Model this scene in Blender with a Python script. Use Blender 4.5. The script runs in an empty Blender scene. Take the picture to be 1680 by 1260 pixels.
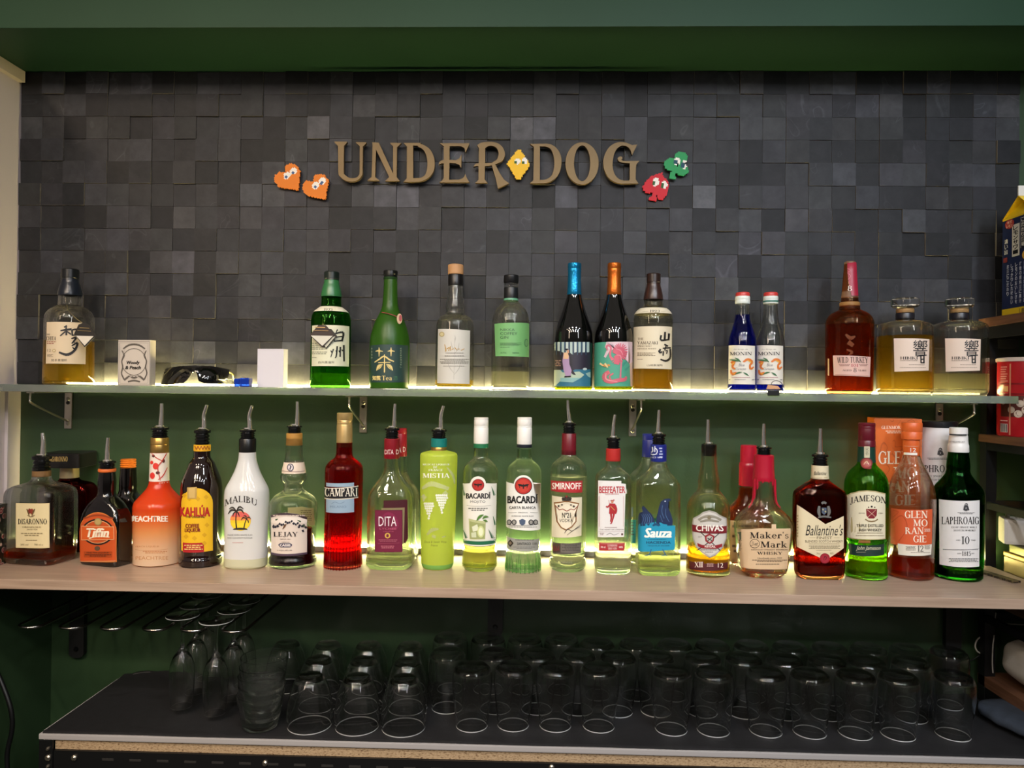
import bpy, bmesh, math, random
from mathutils import Vector, Matrix
random.seed(7)
SC = bpy.context.scene
COL = SC.collection
PI = math.pi

# ------------------------------------------------------------------ camera
F = 1200.0                                    # focal length in pixels of the 1680 x 1260 frame
YAW, PIT, ROL = 0.029, 0.0062, 0.01183
CAM = Vector((0.0, -1.6066, 1.5))
FWD = Vector((-math.sin(YAW)*math.cos(PIT), math.cos(YAW)*math.cos(PIT), math.sin(PIT)))
_r = Vector((math.cos(YAW), math.sin(YAW), 0)); _u = _r.cross(FWD)
RGT = math.cos(ROL)*_r + math.sin(ROL)*_u
UP = -math.sin(ROL)*_r + math.cos(ROL)*_u
cd = bpy.data.cameras.new('camera'); cam = bpy.data.objects.new('camera', cd); COL.objects.link(cam)
cd.sensor_width = 36.0; cd.lens = F*36.0/1680.0; cd.clip_start = 0.05
m = Matrix((RGT, UP, -FWD)).transposed().to_4x4(); m.translation = CAM
cam.matrix_world = m
SC.camera = cam

# ------------------------------------------------------------------ render look, world, room lamps and added fill
vs = SC.view_settings
SC.display_settings.display_device = 'sRGB'
vs.view_transform = 'Standard'; vs.look = 'None'; vs.gamma = 1.0; vs.use_curve_mapping = False
vs.exposure = 0.0
cy = SC.cycles
cy.max_bounces = 26; cy.transmission_bounces = 26; cy.transparent_max_bounces = 32
cy.diffuse_bounces = 3; cy.glossy_bounces = 6
cy.caustics_reflective = False; cy.caustics_refractive = True; cy.blur_glossy = 0.6
cy.sample_clamp_indirect = 4.0
cy.use_denoising = True

wd = bpy.data.worlds.new('world'); SC.world = wd; wd.use_nodes = True      # the dim bar room around: pale ceiling, darker floor
_N, _L = wd.node_tree.nodes, wd.node_tree.links
bg = _N['Background']; _tc = _N.new('ShaderNodeTexCoord'); _sx = _N.new('ShaderNodeSeparateXYZ'); _mr = _N.new('ShaderNodeMapRange'); _cr = _N.new('ShaderNodeValToRGB')
_mr.inputs['From Min'].default_value = -1; _mr.inputs['From Max'].default_value = 1
_L.new(_tc.outputs['Generated'], _sx.inputs[0]); _L.new(_sx.outputs[2], _mr.inputs['Value']); _L.new(_mr.outputs[0], _cr.inputs[0]); _L.new(_cr.outputs[0], bg.inputs[0])
_e = _cr.color_ramp.elements; _e[0].position = .36; _e[0].color = (.03, .026, .022, 1); _e[1].position = .8; _e[1].color = (.30, .27, .235, 1)
_q = _e.new(.5); _q.color = (.09, .08, .07, 1)
bg.inputs[1].default_value = 0.9

def area(loc, aim, w, size, col, shape='DISK', size_y=None, spread=PI):
    l = bpy.data.lights.new('downlight_or_fill', 'AREA'); l.energy = w; l.shape = shape; l.size = size; l.color = col; l.spread = spread
    if size_y: l.size_y = size_y
    o = bpy.data.objects.new('downlight_or_fill', l); COL.objects.link(o); o.location = loc
    o.rotation_euler = (Vector(aim)-Vector(loc)).to_track_quat('-Z', 'Y').to_euler()
    return o
for j, y in enumerate((-1.5, -2.2, -2.95)):   # rows of small downlights over the bar in front of the shelves
    for i, x in enumerate((-1.5, -0.85, -0.2, 0.45, 1.1)):
        c = ((1.0, .78, .57), (1.0, .85, .69), (1.0, .93, .86), (.90, .93, 1.0), (.80, .89, 1.0))[i]
        area((x, y, 2.62), (x*.85, -.05, 1.05), 1.75, .14, c, spread=1.5)
area((-1.4, -2.5, 2.40), (-.35, 0, 1.2), 7.5, .16, (1.0, .80, .60), 'RECTANGLE', .9)      # two added fill panels for frontal light, no lamp seen there
area((1.2, -2.5, 2.40), (.3, 0, 1.2), 6.5, .16, (.93, .94, .97), 'RECTANGLE', .9)  # second added fill panel
# ------------------------------------------------------------------ pixel <-> place
def ray(px, py):
    return (FWD + RGT*((px-840.0)/F) + UP*((630.0-py)/F))
def W(px, py, Y):
    d = ray(px, py); return CAM + d*((Y-CAM.y)/d.y)
def WZ(px, py, z):
    d = ray(px, py); return CAM + d*((z-CAM.z)/d.z)
def depth(P):
    return (Vector(P)-CAM).dot(FWD)

# ------------------------------------------------------------------ materials
MATS = {}
def lin(c):
    c = c/255.0
    return c/12.92 if c <= .04045 else ((c+.055)/1.055)**2.4
def hexc(h):
    h = h.lstrip('#'); return tuple(lin(int(h[i:i+2], 16)) for i in (0, 2, 4))+(1,)
def newmat(name):
    mt = bpy.data.materials.new(name); mt.use_nodes = True
    return mt, mt.node_tree.nodes, mt.node_tree.links
def pm(h, rough=.5, metal=0.0, coat=0.0, spec=.5, trans=0.0):
    key = ('p', h, rough, metal, coat, spec, trans)
    if key in MATS: return MATS[key]
    mt, N, L = newmat('paint_'+h.strip('#'))
    b = N['Principled BSDF']
    b.inputs['Base Color'].default_value = hexc(h); b.inputs['Roughness'].default_value = rough
    b.inputs['Metallic'].default_value = metal; b.inputs['Coat Weight'].default_value = coat; b.inputs['Coat Roughness'].default_value = .05
    b.inputs['Specular IOR Level'].default_value = spec
    b.inputs['Transmission Weight'].default_value = trans
    MATS[key] = mt; return mt
def gm(rgb, ior=1.5, rough=0.0, thin=.24):
    """glass: part of the light goes straight through the thin wall, the rest is refracted and mirrored"""
    key = ('g', rgb, ior, rough, thin)
    if key in MATS: return MATS[key]
    mt, N, L = newmat('glass')
    N.remove(N['Principled BSDF'])
    g = N.new('ShaderNodeBsdfGlass'); g.inputs['Color'].default_value = tuple(rgb)+(1,); g.inputs['IOR'].default_value = ior; g.inputs['Roughness'].default_value = rough
    t = N.new('ShaderNodeBsdfTransparent'); t.inputs['Color'].default_value = tuple(rgb)+(1,); mx = N.new('ShaderNodeMixShader'); mx.inputs[0].default_value = thin
    L.new(g.outputs[0], mx.inputs[1]); L.new(t.outputs[0], mx.inputs[2]); L.new(mx.outputs[0], N['Material Output'].inputs[0])
    MATS[key] = mt; return mt
def frosted(rgb, mixd=.5, rough=.25):
    key = ('f', rgb, mixd, rough)
    if key in MATS: return MATS[key]
    mt, N, L = newmat('frosted_glass')
    b = N['Principled BSDF']; b.inputs['Base Color'].default_value = tuple(rgb)+(1,); b.inputs['Roughness'].default_value = rough
    t = N.new('ShaderNodeBsdfTranslucent'); t.inputs['Color'].default_value = tuple(rgb)+(1,)
    mx = N.new('ShaderNodeMixShader'); mx.inputs[0].default_value = mixd
    L.new(b.outputs[0], mx.inputs[1]); L.new(t.outputs[0], mx.inputs[2]); L.new(mx.outputs[0], N['Material Output'].inputs[0])
    MATS[key] = mt; return mt
def noise_paint(name, stops, scale, rough=.5, bump=0.0, stretch=(1, 1, 1), detail=4, bscale=None, spec=.5, noise_rough=.55):
    if name in MATS: return MATS[name]
    mt, N, L = newmat(name); b = N['Principled BSDF']
    tc = N.new('ShaderNodeTexCoord'); mp = N.new('ShaderNodeMapping'); mp.inputs['Scale'].default_value = stretch
    nz = N.new('ShaderNodeTexNoise'); nz.inputs['Scale'].default_value = scale; nz.inputs['Detail'].default_value = detail; nz.inputs['Roughness'].default_value = noise_rough
    cr = N.new('ShaderNodeValToRGB')
    cr.color_ramp.elements[0].position = stops[0][0]; cr.color_ramp.elements[0].color = hexc(stops[0][1])
    cr.color_ramp.elements[1].position = stops[-1][0]; cr.color_ramp.elements[1].color = hexc(stops[-1][1])
    for p, h in stops[1:-1]:
        e = cr.color_ramp.elements.new(p); e.color = hexc(h)
    L.new(tc.outputs['Object'], mp.inputs[0]); L.new(mp.outputs[0], nz.inputs[0]); L.new(nz.outputs[0], cr.inputs[0]); L.new(cr.outputs[0], b.inputs['Base Color'])
    b.inputs['Roughness'].default_value = rough; b.inputs['Specular IOR Level'].default_value = spec
    if bump:
        n2 = N.new('ShaderNodeTexNoise'); n2.inputs['Scale'].default_value = bscale or scale*4; n2.inputs['Detail'].default_value = 3
        bp = N.new('ShaderNodeBump'); bp.inputs['Strength'].default_value = bump; bp.inputs['Distance'].default_value = .002
        L.new(tc.outputs['Object'], n2.inputs[0]); L.new(n2.outputs[0], bp.inputs['Height']); L.new(bp.outputs[0], b.inputs['Normal'])
    MATS[name] = mt; return mt
def emit(rgb, s):
    mt, N, L = newmat('led_light'); N.remove(N['Principled BSDF'])
    e = N.new('ShaderNodeEmission'); e.inputs[0].default_value = tuple(rgb)+(1,); e.inputs[1].default_value = s
    L.new(e.outputs[0], N['Material Output'].inputs[0]); return mt

CHROME = pm('#f0ece6', .16, .95); STEEL = pm('#b9b2a6', .3, 1.0); BLACKP = pm('#0b0b0c', .25); BLACKM = pm('#141414', .55)
GOLD = pm('#b08d4c', .32, .8); CLEAR = gm((.985, .992, .98))

# ------------------------------------------------------------------ mesh helpers
def link(name, bm, mats, parent=None, smooth=None, loc=None):
    me = bpy.data.meshes.new(name)
    bmesh.ops.remove_doubles(bm, verts=bm.verts, dist=1e-7)
    bm.to_mesh(me); bm.free()
    for q in (mats if isinstance(mats, (list, tuple)) else [mats]): me.materials.append(q)
    if smooth is not None:
        for p in me.polygons: p.use_smooth = True
        me.set_sharp_from_angle(angle=math.radians(smooth))
    o = bpy.data.objects.new(name, me); COL.objects.link(o)
    if parent is not None: o.parent = parent
    if loc is not None: o.location = loc
    return o
def tag(o, label, cat, group=None):
    o['label'] = label; o['category'] = cat
    if group: o['group'] = group
    return o
def struct(o):
    o['kind'] = 'structure'; return o
def empty(name, loc, rz=0.0):
    o = bpy.data.objects.new(name, None); COL.objects.link(o); o.location = loc; o.rotation_euler = (0, 0, rz); o.empty_display_size = .02
    return o
def box(bm, a, b, mi=0, bev=0.0):
    x0, y0, z0 = a; x1, y1, z1 = b
    t = bmesh.new(); bmesh.ops.create_cube(t, size=1)
    for v in t.verts: v.co = Vector((x0+(v.co.x+.5)*(x1-x0), y0+(v.co.y+.5)*(y1-y0), z0+(v.co.z+.5)*(z1-z0)))
    if bev: bmesh.ops.bevel(t, geom=t.edges[:], offset=bev, segments=2, profile=.7, affect='EDGES')
    for f in t.faces: f.material_index = mi
    join(bm, t)
def join(bm, t, M=None):
    vm = {}
    for v in t.verts: vm[v] = bm.verts.new(M @ v.co if M is not None else v.co)
    for f in t.faces:
        try:
            g = bm.faces.new([vm[v] for v in f.verts]); g.material_index = f.material_index; g.smooth = f.smooth
        except ValueError: pass
    t.free()
def boxm(name, a, b, mat, parent=None, bev=0.0, loc=None):
    bm = bmesh.new(); box(bm, a, b, 0, bev); return link(name, bm, mat, parent, loc=loc)
def ring_pts(z, hx, hy, n, seg, cx=0.0, cyy=0.0):
    out = []
    for i in range(seg):
        t = 2*PI*(i+.5)/seg; c, s = math.cos(t), math.sin(t)
        out.append(Vector((cx+hx*math.copysign(abs(c)**(2/n), c), cyy+hy*math.copysign(abs(s)**(2/n), s), z)))
    return out
def loft(bm, rings, seg=40, cap0=True, cap1=True, flip=False, mi=0, mi_cap1=None):
    vr = [[bm.verts.new(p) for p in ring_pts(*r[:4], seg, *(r[4:6] if len(r) > 4 else ()))] for r in rings]
    fs = []
    for a, b in zip(vr, vr[1:]):
        for i in range(seg):
            j = (i+1) % seg; q = [a[i], a[j], b[j], b[i]]
            f = bm.faces.new(q[::-1] if flip else q); f.material_index = mi
    if cap0:
        f = bm.faces.new(vr[0] if flip else vr[0][::-1]); f.material_index = mi
    if cap1:
        f = bm.faces.new(vr[-1][::-1] if flip else vr[-1]); f.material_index = mi if mi_cap1 is None else mi_cap1
def lathe(bm, prof, seg=36, mi=0, c=(0, 0)):
    """closed profile of (radius, z): solid of revolution"""
    vr = []
    for r, z in prof:
        if r <= 1e-6: vr.append([bm.verts.new((c[0], c[1], z))])
        else: vr.append([bm.verts.new((c[0]+r*math.cos(2*PI*i/seg), c[1]+r*math.sin(2*PI*i/seg), z)) for i in range(seg)])
    for a, b in zip(vr, vr[1:]+vr[:1]):
        if len(a) == 1 and len(b) == 1: continue
        for i in range(seg):
            j = (i+1) % seg
            if len(a) == 1: f = [a[0], b[j], b[i]]
            elif len(b) == 1: f = [a[i], a[j], b[0]]
            else: f = [a[i], a[j], b[j], b[i]]
            bm.faces.new(f).material_index = mi
def tube(bm, pts, rad, seg=10, mi=0, cap=True):
    pts = [Vector(p) for p in pts]; rs = rad if isinstance(rad, (list, tuple)) else [rad]*len(pts)
    prev = None; up = Vector((0.123, 0.31, .94)).normalized()
    for k, p in enumerate(pts):
        t = (pts[min(k+1, len(pts)-1)]-pts[max(k-1, 0)]).normalized()
        a = t.cross(up)
        if a.length < 1e-3: a = t.cross(Vector((1, 0, 0)))
        a.normalize(); b = t.cross(a)
        ring = [bm.verts.new(p+(a*math.cos(2*PI*i/seg)+b*math.sin(2*PI*i/seg))*rs[k]) for i in range(seg)]
        if prev:
            for i in range(seg):
                j = (i+1) % seg; bm.faces.new([prev[i], prev[j], ring[j], ring[i]][::-1]).material_index = mi
        elif cap: bm.faces.new(ring).material_index = mi
        prev = ring
    if cap: bm.faces.new(prev[::-1]).material_index = mi
def smooth_path(pts, k=6):
    pts = [Vector(p) for p in pts]; out = []
    P = [2*pts[0]-pts[1]]+pts+[2*pts[-1]-pts[-2]]
    for i in range(1, len(P)-2):
        for j in range(k):
            t = j/k; a, b, c, d = P[i-1], P[i], P[i+1], P[i+2]
            out.append(.5*((2*b)+(c-a)*t+(2*a-5*b+4*c-d)*t*t+(3*b-a-3*c+d)*t**3))
    out.append(pts[-1]); return out
def pchip(xs, ys, k=4):
    n = len(xs)
    if n < 3: return list(zip(xs, ys))
    h = [xs[i+1]-xs[i] for i in range(n-1)]; d = [(ys[i+1]-ys[i])/h[i] for i in range(n-1)]
    mm = [d[0]]
    for i in range(1, n-1):
        if d[i-1]*d[i] <= 0: mm.append(0.0)
        else:
            w1, w2 = 2*h[i]+h[i-1], h[i]+2*h[i-1]; mm.append((w1+w2)/(w1/d[i-1]+w2/d[i]))
    mm.append(d[-1]); out = []
    for i in range(n-1):
        kk = max(1, min(k, int(h[i]/.0012)))
        for j in range(kk):
            t = j/kk; t2, t3 = t*t, t**3
            out.append((xs[i]+t*h[i], (2*t3-3*t2+1)*ys[i]+(t3-2*t2+t)*h[i]*mm[i]+(-2*t3+3*t2)*ys[i+1]+(t3-t2)*h[i]*mm[i+1]))
    out.append((xs[-1], ys[-1])); return out

# ------------------------------------------------------------------ lettering
FONTCACHE = {}
def sans(s, off=0.0, shear=0.0):
    key = (s, off, shear)
    if key in FONTCACHE: return FONTCACHE[key]
    cu = bpy.data.curves.new('lettering', 'FONT'); cu.body = s; cu.size = 1; cu.offset = off; cu.shear = shear; cu.resolution_u = 2; cu.dimensions = '2D'; cu.fill_mode = 'FRONT'
    ob = bpy.data.objects.new('lettering', cu)
    me = bpy.data.meshes.new_from_object(ob)
    polys = [[(me.vertices[i].co.x, me.vertices[i].co.y) for i in p.vertices] for p in me.polygons]
    bpy.data.objects.remove(ob); bpy.data.meshes.remove(me); bpy.data.curves.remove(cu)
    FONTCACHE[key] = polys; return polys
TH, TN = .17, .065
def _ln(x0, y0, x1, y1, w):
    if abs(y1-y0) < 1e-6: return [(x0, y0-w/2), (x1, y0-w/2), (x1, y0+w/2), (x0, y0+w/2)]
    L = math.hypot(x1-x0, y1-y0); k = w/2*L/abs(y1-y0)
    return [(x0-k, y0), (x0+k, y0), (x1+k, y1), (x1-k, y1)]
def _arc(cx, cyy, rx, ry, a0, a1, w=TH):
    out = []; n = max(4, int(abs(a1-a0)/18))
    for i in range(n):
        q = []
        for a in (a0+(a1-a0)*i/n, a0+(a1-a0)*(i+1)/n):
            c, s = math.cos(math.radians(a)), math.sin(math.radians(a)); q.append((c, s))
        (c0, s0), (c1, s1) = q
        out.append([(cx+rx*c0, cyy+ry*s0), (cx+rx*c1, cyy+ry*s1), (cx+(rx-w)*c1, cyy+(ry-TN)*s1), (cx+(rx-w)*c0, cyy+(ry-TN)*s0)])
    return out
def _sf(x, y, l=.3):
    d = TN if y < .5 else -TN
    return [(x-l/2, y), (x+l/2, y), (x+l/2, y+d), (x-l/2, y+d)]
def _st(x, y0=0, y1=1, w=TH): return [_ln(x, y0, x, y1, w), _sf(x, y0), _sf(x, y1)]
def _glyphs():
    G = {}
    G['A'] = (.86, [_ln(.1, 0, .43, 1, TN*1.2), _ln(.43, 1, .74, 0, TH), _ln(.2, .33, .64, .33, TN), _sf(.1, 0, .24), _sf(.74, 0, .3)])
    G['B'] = (.72, _st(.16)+_arc(.2, .755, .34, .245, -90, 90)+_arc(.2, .27, .42, .27, -90, 90))
    G['C'] = (.8, _arc(.45, .5, .42, .52, 50, 310)+[[(.68, .68), (.76, .68), (.76, 1), (.68, .9)], [(.68, .32), (.76, .3), (.72, .05), (.66, .1)]])
    G['D'] = (.85, _st(.16)+_arc(.2, .5, .57, .5, -90, 90))
    G['E'] = (.7, _st(.16)+[_ln(.2, .967, .6, .967, TN), _ln(.2, .033, .62, .033, TN), _ln(.2, .52, .48, .52, TN), [(.54, 1), (.6, 1), (.6, .76)], [(.54, 0), (.62, 0), (.62, .26)], [(.44, .52), (.48, .64), (.48, .4)]])
    G['F'] = (.66, _st(.16)+[_ln(.2, .967, .6, .967, TN), _ln(.2, .5, .48, .5, TN), [(.54, 1), (.6, 1), (.6, .76)], [(.44, .5), (.48, .62), (.48, .38)]])
    G['G'] = (.86, _arc(.45, .5, .42, .52, 50, 320)+[_ln(.7, 0.05, .7, .42, TH), _sf(.7, .42, .3), [(.68, .68), (.76, .68), (.76, 1), (.68, .9)]])
    G['H'] = (.9, _st(.17)+_st(.72)+[_ln(.17, .52, .72, .52, TN)])
    G['I'] = (.36, _st(.18)); G['J'] = (.5, [_ln(.32, .1, .32, 1, TH), _sf(.32, 1)]+_arc(.2, .08, .205, .2, 180, 360, .1))
    G['K'] = (.84, _st(.17)+[_ln(.24, .42, .68, 1, TN), _ln(.36, .58, .7, 0, TH), _sf(.68, 1, .24), _sf(.72, 0, .28)])
    G['L'] = (.68, _st(.16)+[_ln(.2, .033, .62, .033, TN), [(.54, 0), (.62, 0), (.62, .3)]])
    G['M'] = (1.04, [_ln(.14, 0, .16, 1, TN), _ln(.18, 1, .5, .05, TH), _ln(.5, .05, .84, 1, TN), _ln(.86, 0, .86, 1, TH), _sf(.14, 0, .26), _sf(.88, 0), _sf(.12, 1, .2), _sf(.9, 1, .24)])
    G['N'] = (.92, [_ln(.15, 0, .15, 1, TN), _ln(.17, 1, .74, 0, TH), _ln(.76, 0, .76, 1, TN), _sf(.15, 0, .26), _sf(.12, 1, .24), _sf(.76, 1, .26)])
    G['O'] = (.9, _arc(.45, .5, .42, .52, 0, 360)); G['Q'] = (.9, _arc(.45, .5, .42, .52, 0, 360)+[_ln(.5, .1, .8, -.2, TH)])
    G['P'] = (.7, _st(.16)+_arc(.2, .73, .42, .27, -90, 90))
    G['R'] = (.84, _st(.16)+_arc(.2, .74, .4, .26, -90, 90)+[_ln(.42, .48, .72, 0, TH), _sf(.74, 0, .22)])
    G['S'] = (.64, _arc(.32, .75, .26, .27, 20, 270, .13)+_arc(.32, .26, .28, .28, -160, 90, .14)+[[(.5, .72), (.57, .72), (.57, 1), (.5, .92)], [(.05, .3), (.12, .3), (.12, .08), (.05, 0)]])
    G['T'] = (.76, [_ln(.38, 0, .38, 1, TH), _sf(.38, 0), _ln(.05, .967, .71, .967, TN), [(.05, 1), (.11, 1), (.05, .72)], [(.65, 1), (.71, 1), (.71, .72)]])
    G['U'] = (.88, [_ln(.17, .3, .17, 1, TH), _ln(.72, .3, .72, 1, TN), _sf(.17, 1), _sf(.72, 1, .24)]+_arc(.42, .32, .335, .34, 180, 360, .13))
    G['V'] = (.84, [_ln(.12, 1, .42, 0, TH), _ln(.42, 0, .72, 1, TN), _sf(.12, 1), _sf(.72, 1, .24)])
    G['W'] = (1.2, [_ln(.12, 1, .38, 0, TH), _ln(.38, 0, .6, 1, TN), _ln(.58, 1, .82, 0, TH), _ln(.82, 0, 1.06, 1, TN), _sf(.12, 1), _sf(.6, 1), _sf(1.06, 1, .24)])
    G['X'] = (.84, [_ln(.14, 1, .68, 0, TH), _ln(.14, 0, .68, 1, TN), _sf(.14, 1), _sf(.7, 0), _sf(.14, 0, .24), _sf(.68, 1, .24)])
    G['Y'] = (.82, [_ln(.12, 1, .41, .42, TH), _ln(.41, .42, .7, 1, TN), _ln(.41, 0, .41, .45, TH), _sf(.41, 0), _sf(.12, 1), _sf(.7, 1, .24)])
    G['Z'] = (.74, [_ln(.1, 0, .6, 1, TH), _ln(.06, .967, .64, .967, TN), _ln(.06, .033, .68, .033, TN), [(.06, 1), (.12, 1), (.06, .75)], [(.62, 0), (.68, 0), (.68, .26)]])
    G['0'] = (.62, _arc(.31, .5, .28, .51, 0, 360, .13)); G['1'] = (.42, _st(.22, w=.15)+[[(.06, .84), (.22, 1), (.22, .9)]])
    G['2'] = (.62, _arc(.3, .74, .26, .27, -30, 190, .13)+[_ln(.1, .04, .5, .62, .1), _ln(.06, .05, .58, .05, .1)])
    G['5'] = (.6, _arc(.28, .32, .28, .33, -150, 110, .13)+[_ln(.14, .55, .14, 1, TN), _ln(.12, .95, .5, .95, .09)])
    G['3'] = (.6, _arc(.27, .75, .25, .25, -90, 160, .12)+_arc(.27, .27, .29, .28, -150, 90, .13))
    G['4'] = (.64, [_ln(.44, 0, .44, 1, .13), _ln(.04, .3, .6, .3, .08), _ln(.06, .3, .42, 1, TN)])
    G['6'] = (.62, _arc(.31, .3, .28, .31, 0, 360, .13)+[_ln(.09, .4, .42, 1, .1)])
    G['9'] = (.62, _arc(.31, .7, .28, .31, 0, 360, .13)+[_ln(.2, 0, .53, .6, .1)])
    G['7'] = (.6, [_ln(.05, .95, .58, .95, .1), _ln(.24, 0, .54, .93, .13)])
    G['8'] = (.62, _arc(.31, .76, .22, .25, 0, 360, .1)+_arc(.31, .27, .27, .28, 0, 360, .12))
    G['a'] = (.62, _arc(.28, .2, .22, .22, 0, 360, .12)+[_ln(.45, 0, .45, .5, .14), _sf(.5, 0, .2)]+_arc(.28, .48, .23, .22, 0, 160, .1))
    G['e'] = (.6, _arc(.3, .33, .27, .35, 0, 320, .14)+[_ln(.08, .36, .54, .36, TN)])
    G['k'] = (.7, [_ln(.17, 0, .17, 1.05, .15), _sf(.17, 0), _sf(.12, 1.05, .2), _ln(.24, .3, .5, .66, TN), _ln(.3, .4, .54, 0, .15), _sf(.56, 0, .26), _sf(.5, .66, .22)])
    G['r'] = (.52, [_ln(.17, 0, .17, .66, .15), _sf(.17, 0)]+_arc(.34, .42, .17, .26, 30, 180, .08)+_arc(.42, .56, .08, .08, 0, 360, .08))
    G['s'] = (.5, _arc(.25, .5, .18, .18, 20, 270, .09)+_arc(.25, .18, .2, .19, -160, 90, .1))
    G["'"] = (.24, [[(.06, 1.05), (.18, 1.05), (.12, .72)]]); G['.'] = (.24, [[(.05, 0), (.18, 0), (.18, .13), (.05, .13)]])
    G['-'] = (.4, [_ln(.05, .42, .35, .42, TN*1.4)]); G[' '] = (.36, []); G['&'] = G['8']
    return G
SG = _glyphs()
def serif(s, sp=.02):
    out = []; x = 0
    for ch in s:
        w, st = SG.get(ch) or SG.get(ch.upper()) or SG['-']
        for p in st: out.append([(px+x, py) for px, py in p])
        x += w+sp
    return out
# art items: (polygons in pixels, colour or material, layer)
def R(x0, y0, x1, y1, c, l=0): return ([[(x0, y0), (x1, y0), (x1, y1), (x0, y1)]], c, l)
def P(pts, c, l=0): return ([list(pts)], c, l)
def E(cx, cyy, rx, ry, c, l=0, n=24, a0=0, a1=360):
    return ([[(cx+rx*math.cos(math.radians(a0+(a1-a0)*i/n)), cyy+ry*math.sin(math.radians(a0+(a1-a0)*i/n))) for i in range(n if a1-a0 == 360 else n+1)]], c, l)
def RING(cx, cyy, rx, ry, w, c, l=0, n=28, a0=0, a1=360):
    ps = []
    for i in range(n):
        q = [math.radians(a0+(a1-a0)*(i+k)/n) for k in (0, 1)]
        ps.append([(cx+rx*math.cos(q[0]), cyy+ry*math.sin(q[0])), (cx+rx*math.cos(q[1]), cyy+ry*math.sin(q[1])), (cx+(rx-w)*math.cos(q[1]), cyy+(ry-w)*math.sin(q[1])), (cx+(rx-w)*math.cos(q[0]), cyy+(ry-w)*math.sin(q[0]))])
    return (ps, c, l)
def ARCH(x0, y0, x1, y1, rise, c, l=0, n=14):
    cx = (x0+x1)/2; rx = (x1-x0)/2
    return ([[(cx-rx*math.cos(PI*i/n), y0+rise-rise*math.sin(PI*i/n)) for i in range(n+1)]+[(x1, y1), (x0, y1)]], c, l)
def LINE(pts, w, c, l=1):
    ps = []
    ws = w if isinstance(w, (list, tuple)) else [w]*len(pts)
    for i in range(len(pts)-1):
        (x0, y0), (x1, y1) = pts[i], pts[i+1]; d = math.hypot(x1-x0, y1-y0) or 1; nx, ny = -(y1-y0)/d/2, (x1-x0)/d/2
        ps.append([(x0-nx*ws[i], y0-ny*ws[i]), (x1-nx*ws[i+1], y1-ny*ws[i+1]), (x1+nx*ws[i+1], y1+ny*ws[i+1]), (x0+nx*ws[i], y0+ny*ws[i])])
    return (ps, c, l)
def BR(strokes, c, l=1):
    """brush strokes: each a list of (x, y, width)"""
    ps = []
    for s in strokes:
        pts = smooth_path([(a, b, w) for a, b, w in s], 4) if len(s) > 2 else [Vector(q) for q in s]
        ps += LINE([(p.x, p.y) for p in pts], [max(.4, p.z) for p in pts], c, l)[0]
    return (ps, c, l)
class PL(list): k = 0
def TX(s, x0, y0, x1, y1, c, font='sans', l=1, bow=0.0, shear=0.0):
    """text fitted to the box x0..x1, y0 (top) .. y1 (baseline); bow lifts its middle"""
    if font == 'serif': ps = serif(s)
    else:
        ps = [PL(q) for q in sans(s, 0.0, shear)]; n0 = len(ps)
        for dx, dy in {'bold': ((.022, .008), (-.022, -.008), (-.022, .008), (.022, -.008)), 'heavy': ((.045, .016), (-.045, -.016), (-.045, .016), (.045, -.016), (.022, 0), (-.022, 0))}.get(font, ()): ps = ps+[[(x+dx, y+dy) for x, y in q] for q in sans(s, 0.0, shear)]
    if not ps: return ([], c, l)
    xs = [p[0] for q in ps for p in q]; ys = [p[1] for q in ps for p in q]
    a, b, lo, hi = min(xs), max(xs), min(ys), max(ys)
    def mp(p):
        x = x0+(p[0]-a)/(b-a)*(x1-x0); t = (x-(x0+x1)/2)/((x1-x0)/2)
        return (x, y1-(p[1]-lo)/(hi-lo)*(y1-y0)-bow*(1-t*t))
    out = []
    for i, q in enumerate(ps):
        w = PL(mp(p) for p in q); w.k = i//n0 if font != 'serif' else i % 9; out.append(w)
    return (out, c, l)
def MI(x0, y0, x1, y1, rows, c, l=1, center=True, seed=1):
    """rows of print too small to read"""
    rr = random.Random(seed+int(x0*7+y0)); ps = []; h = (y1-y0)/rows
    for k in range(rows):
        w = (x1-x0)*(1 if k % 2 == 0 else rr.uniform(.6, .95)); a = (x0+x1)/2-w/2 if center else x0
        e = a+w; y = y0+k*h; x = a
        while x < e:
            q = min(e, x+rr.uniform(1.2, 3.2)*h*.6); ps.append([(x, y), (q, y), (q, y+h*.5), (x, y+h*.5)]); x = q+h*.3
    return (ps, c, l)
# ------------------------------------------------------------------ levels of the place
Z_SHELF, Z_COUNTER, Z_MAT = 1.4966, 1.1385, 0.8555
Y_SHELF, Y_COUNTER, Y_MAT = -0.148, -0.287, -0.277

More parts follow.
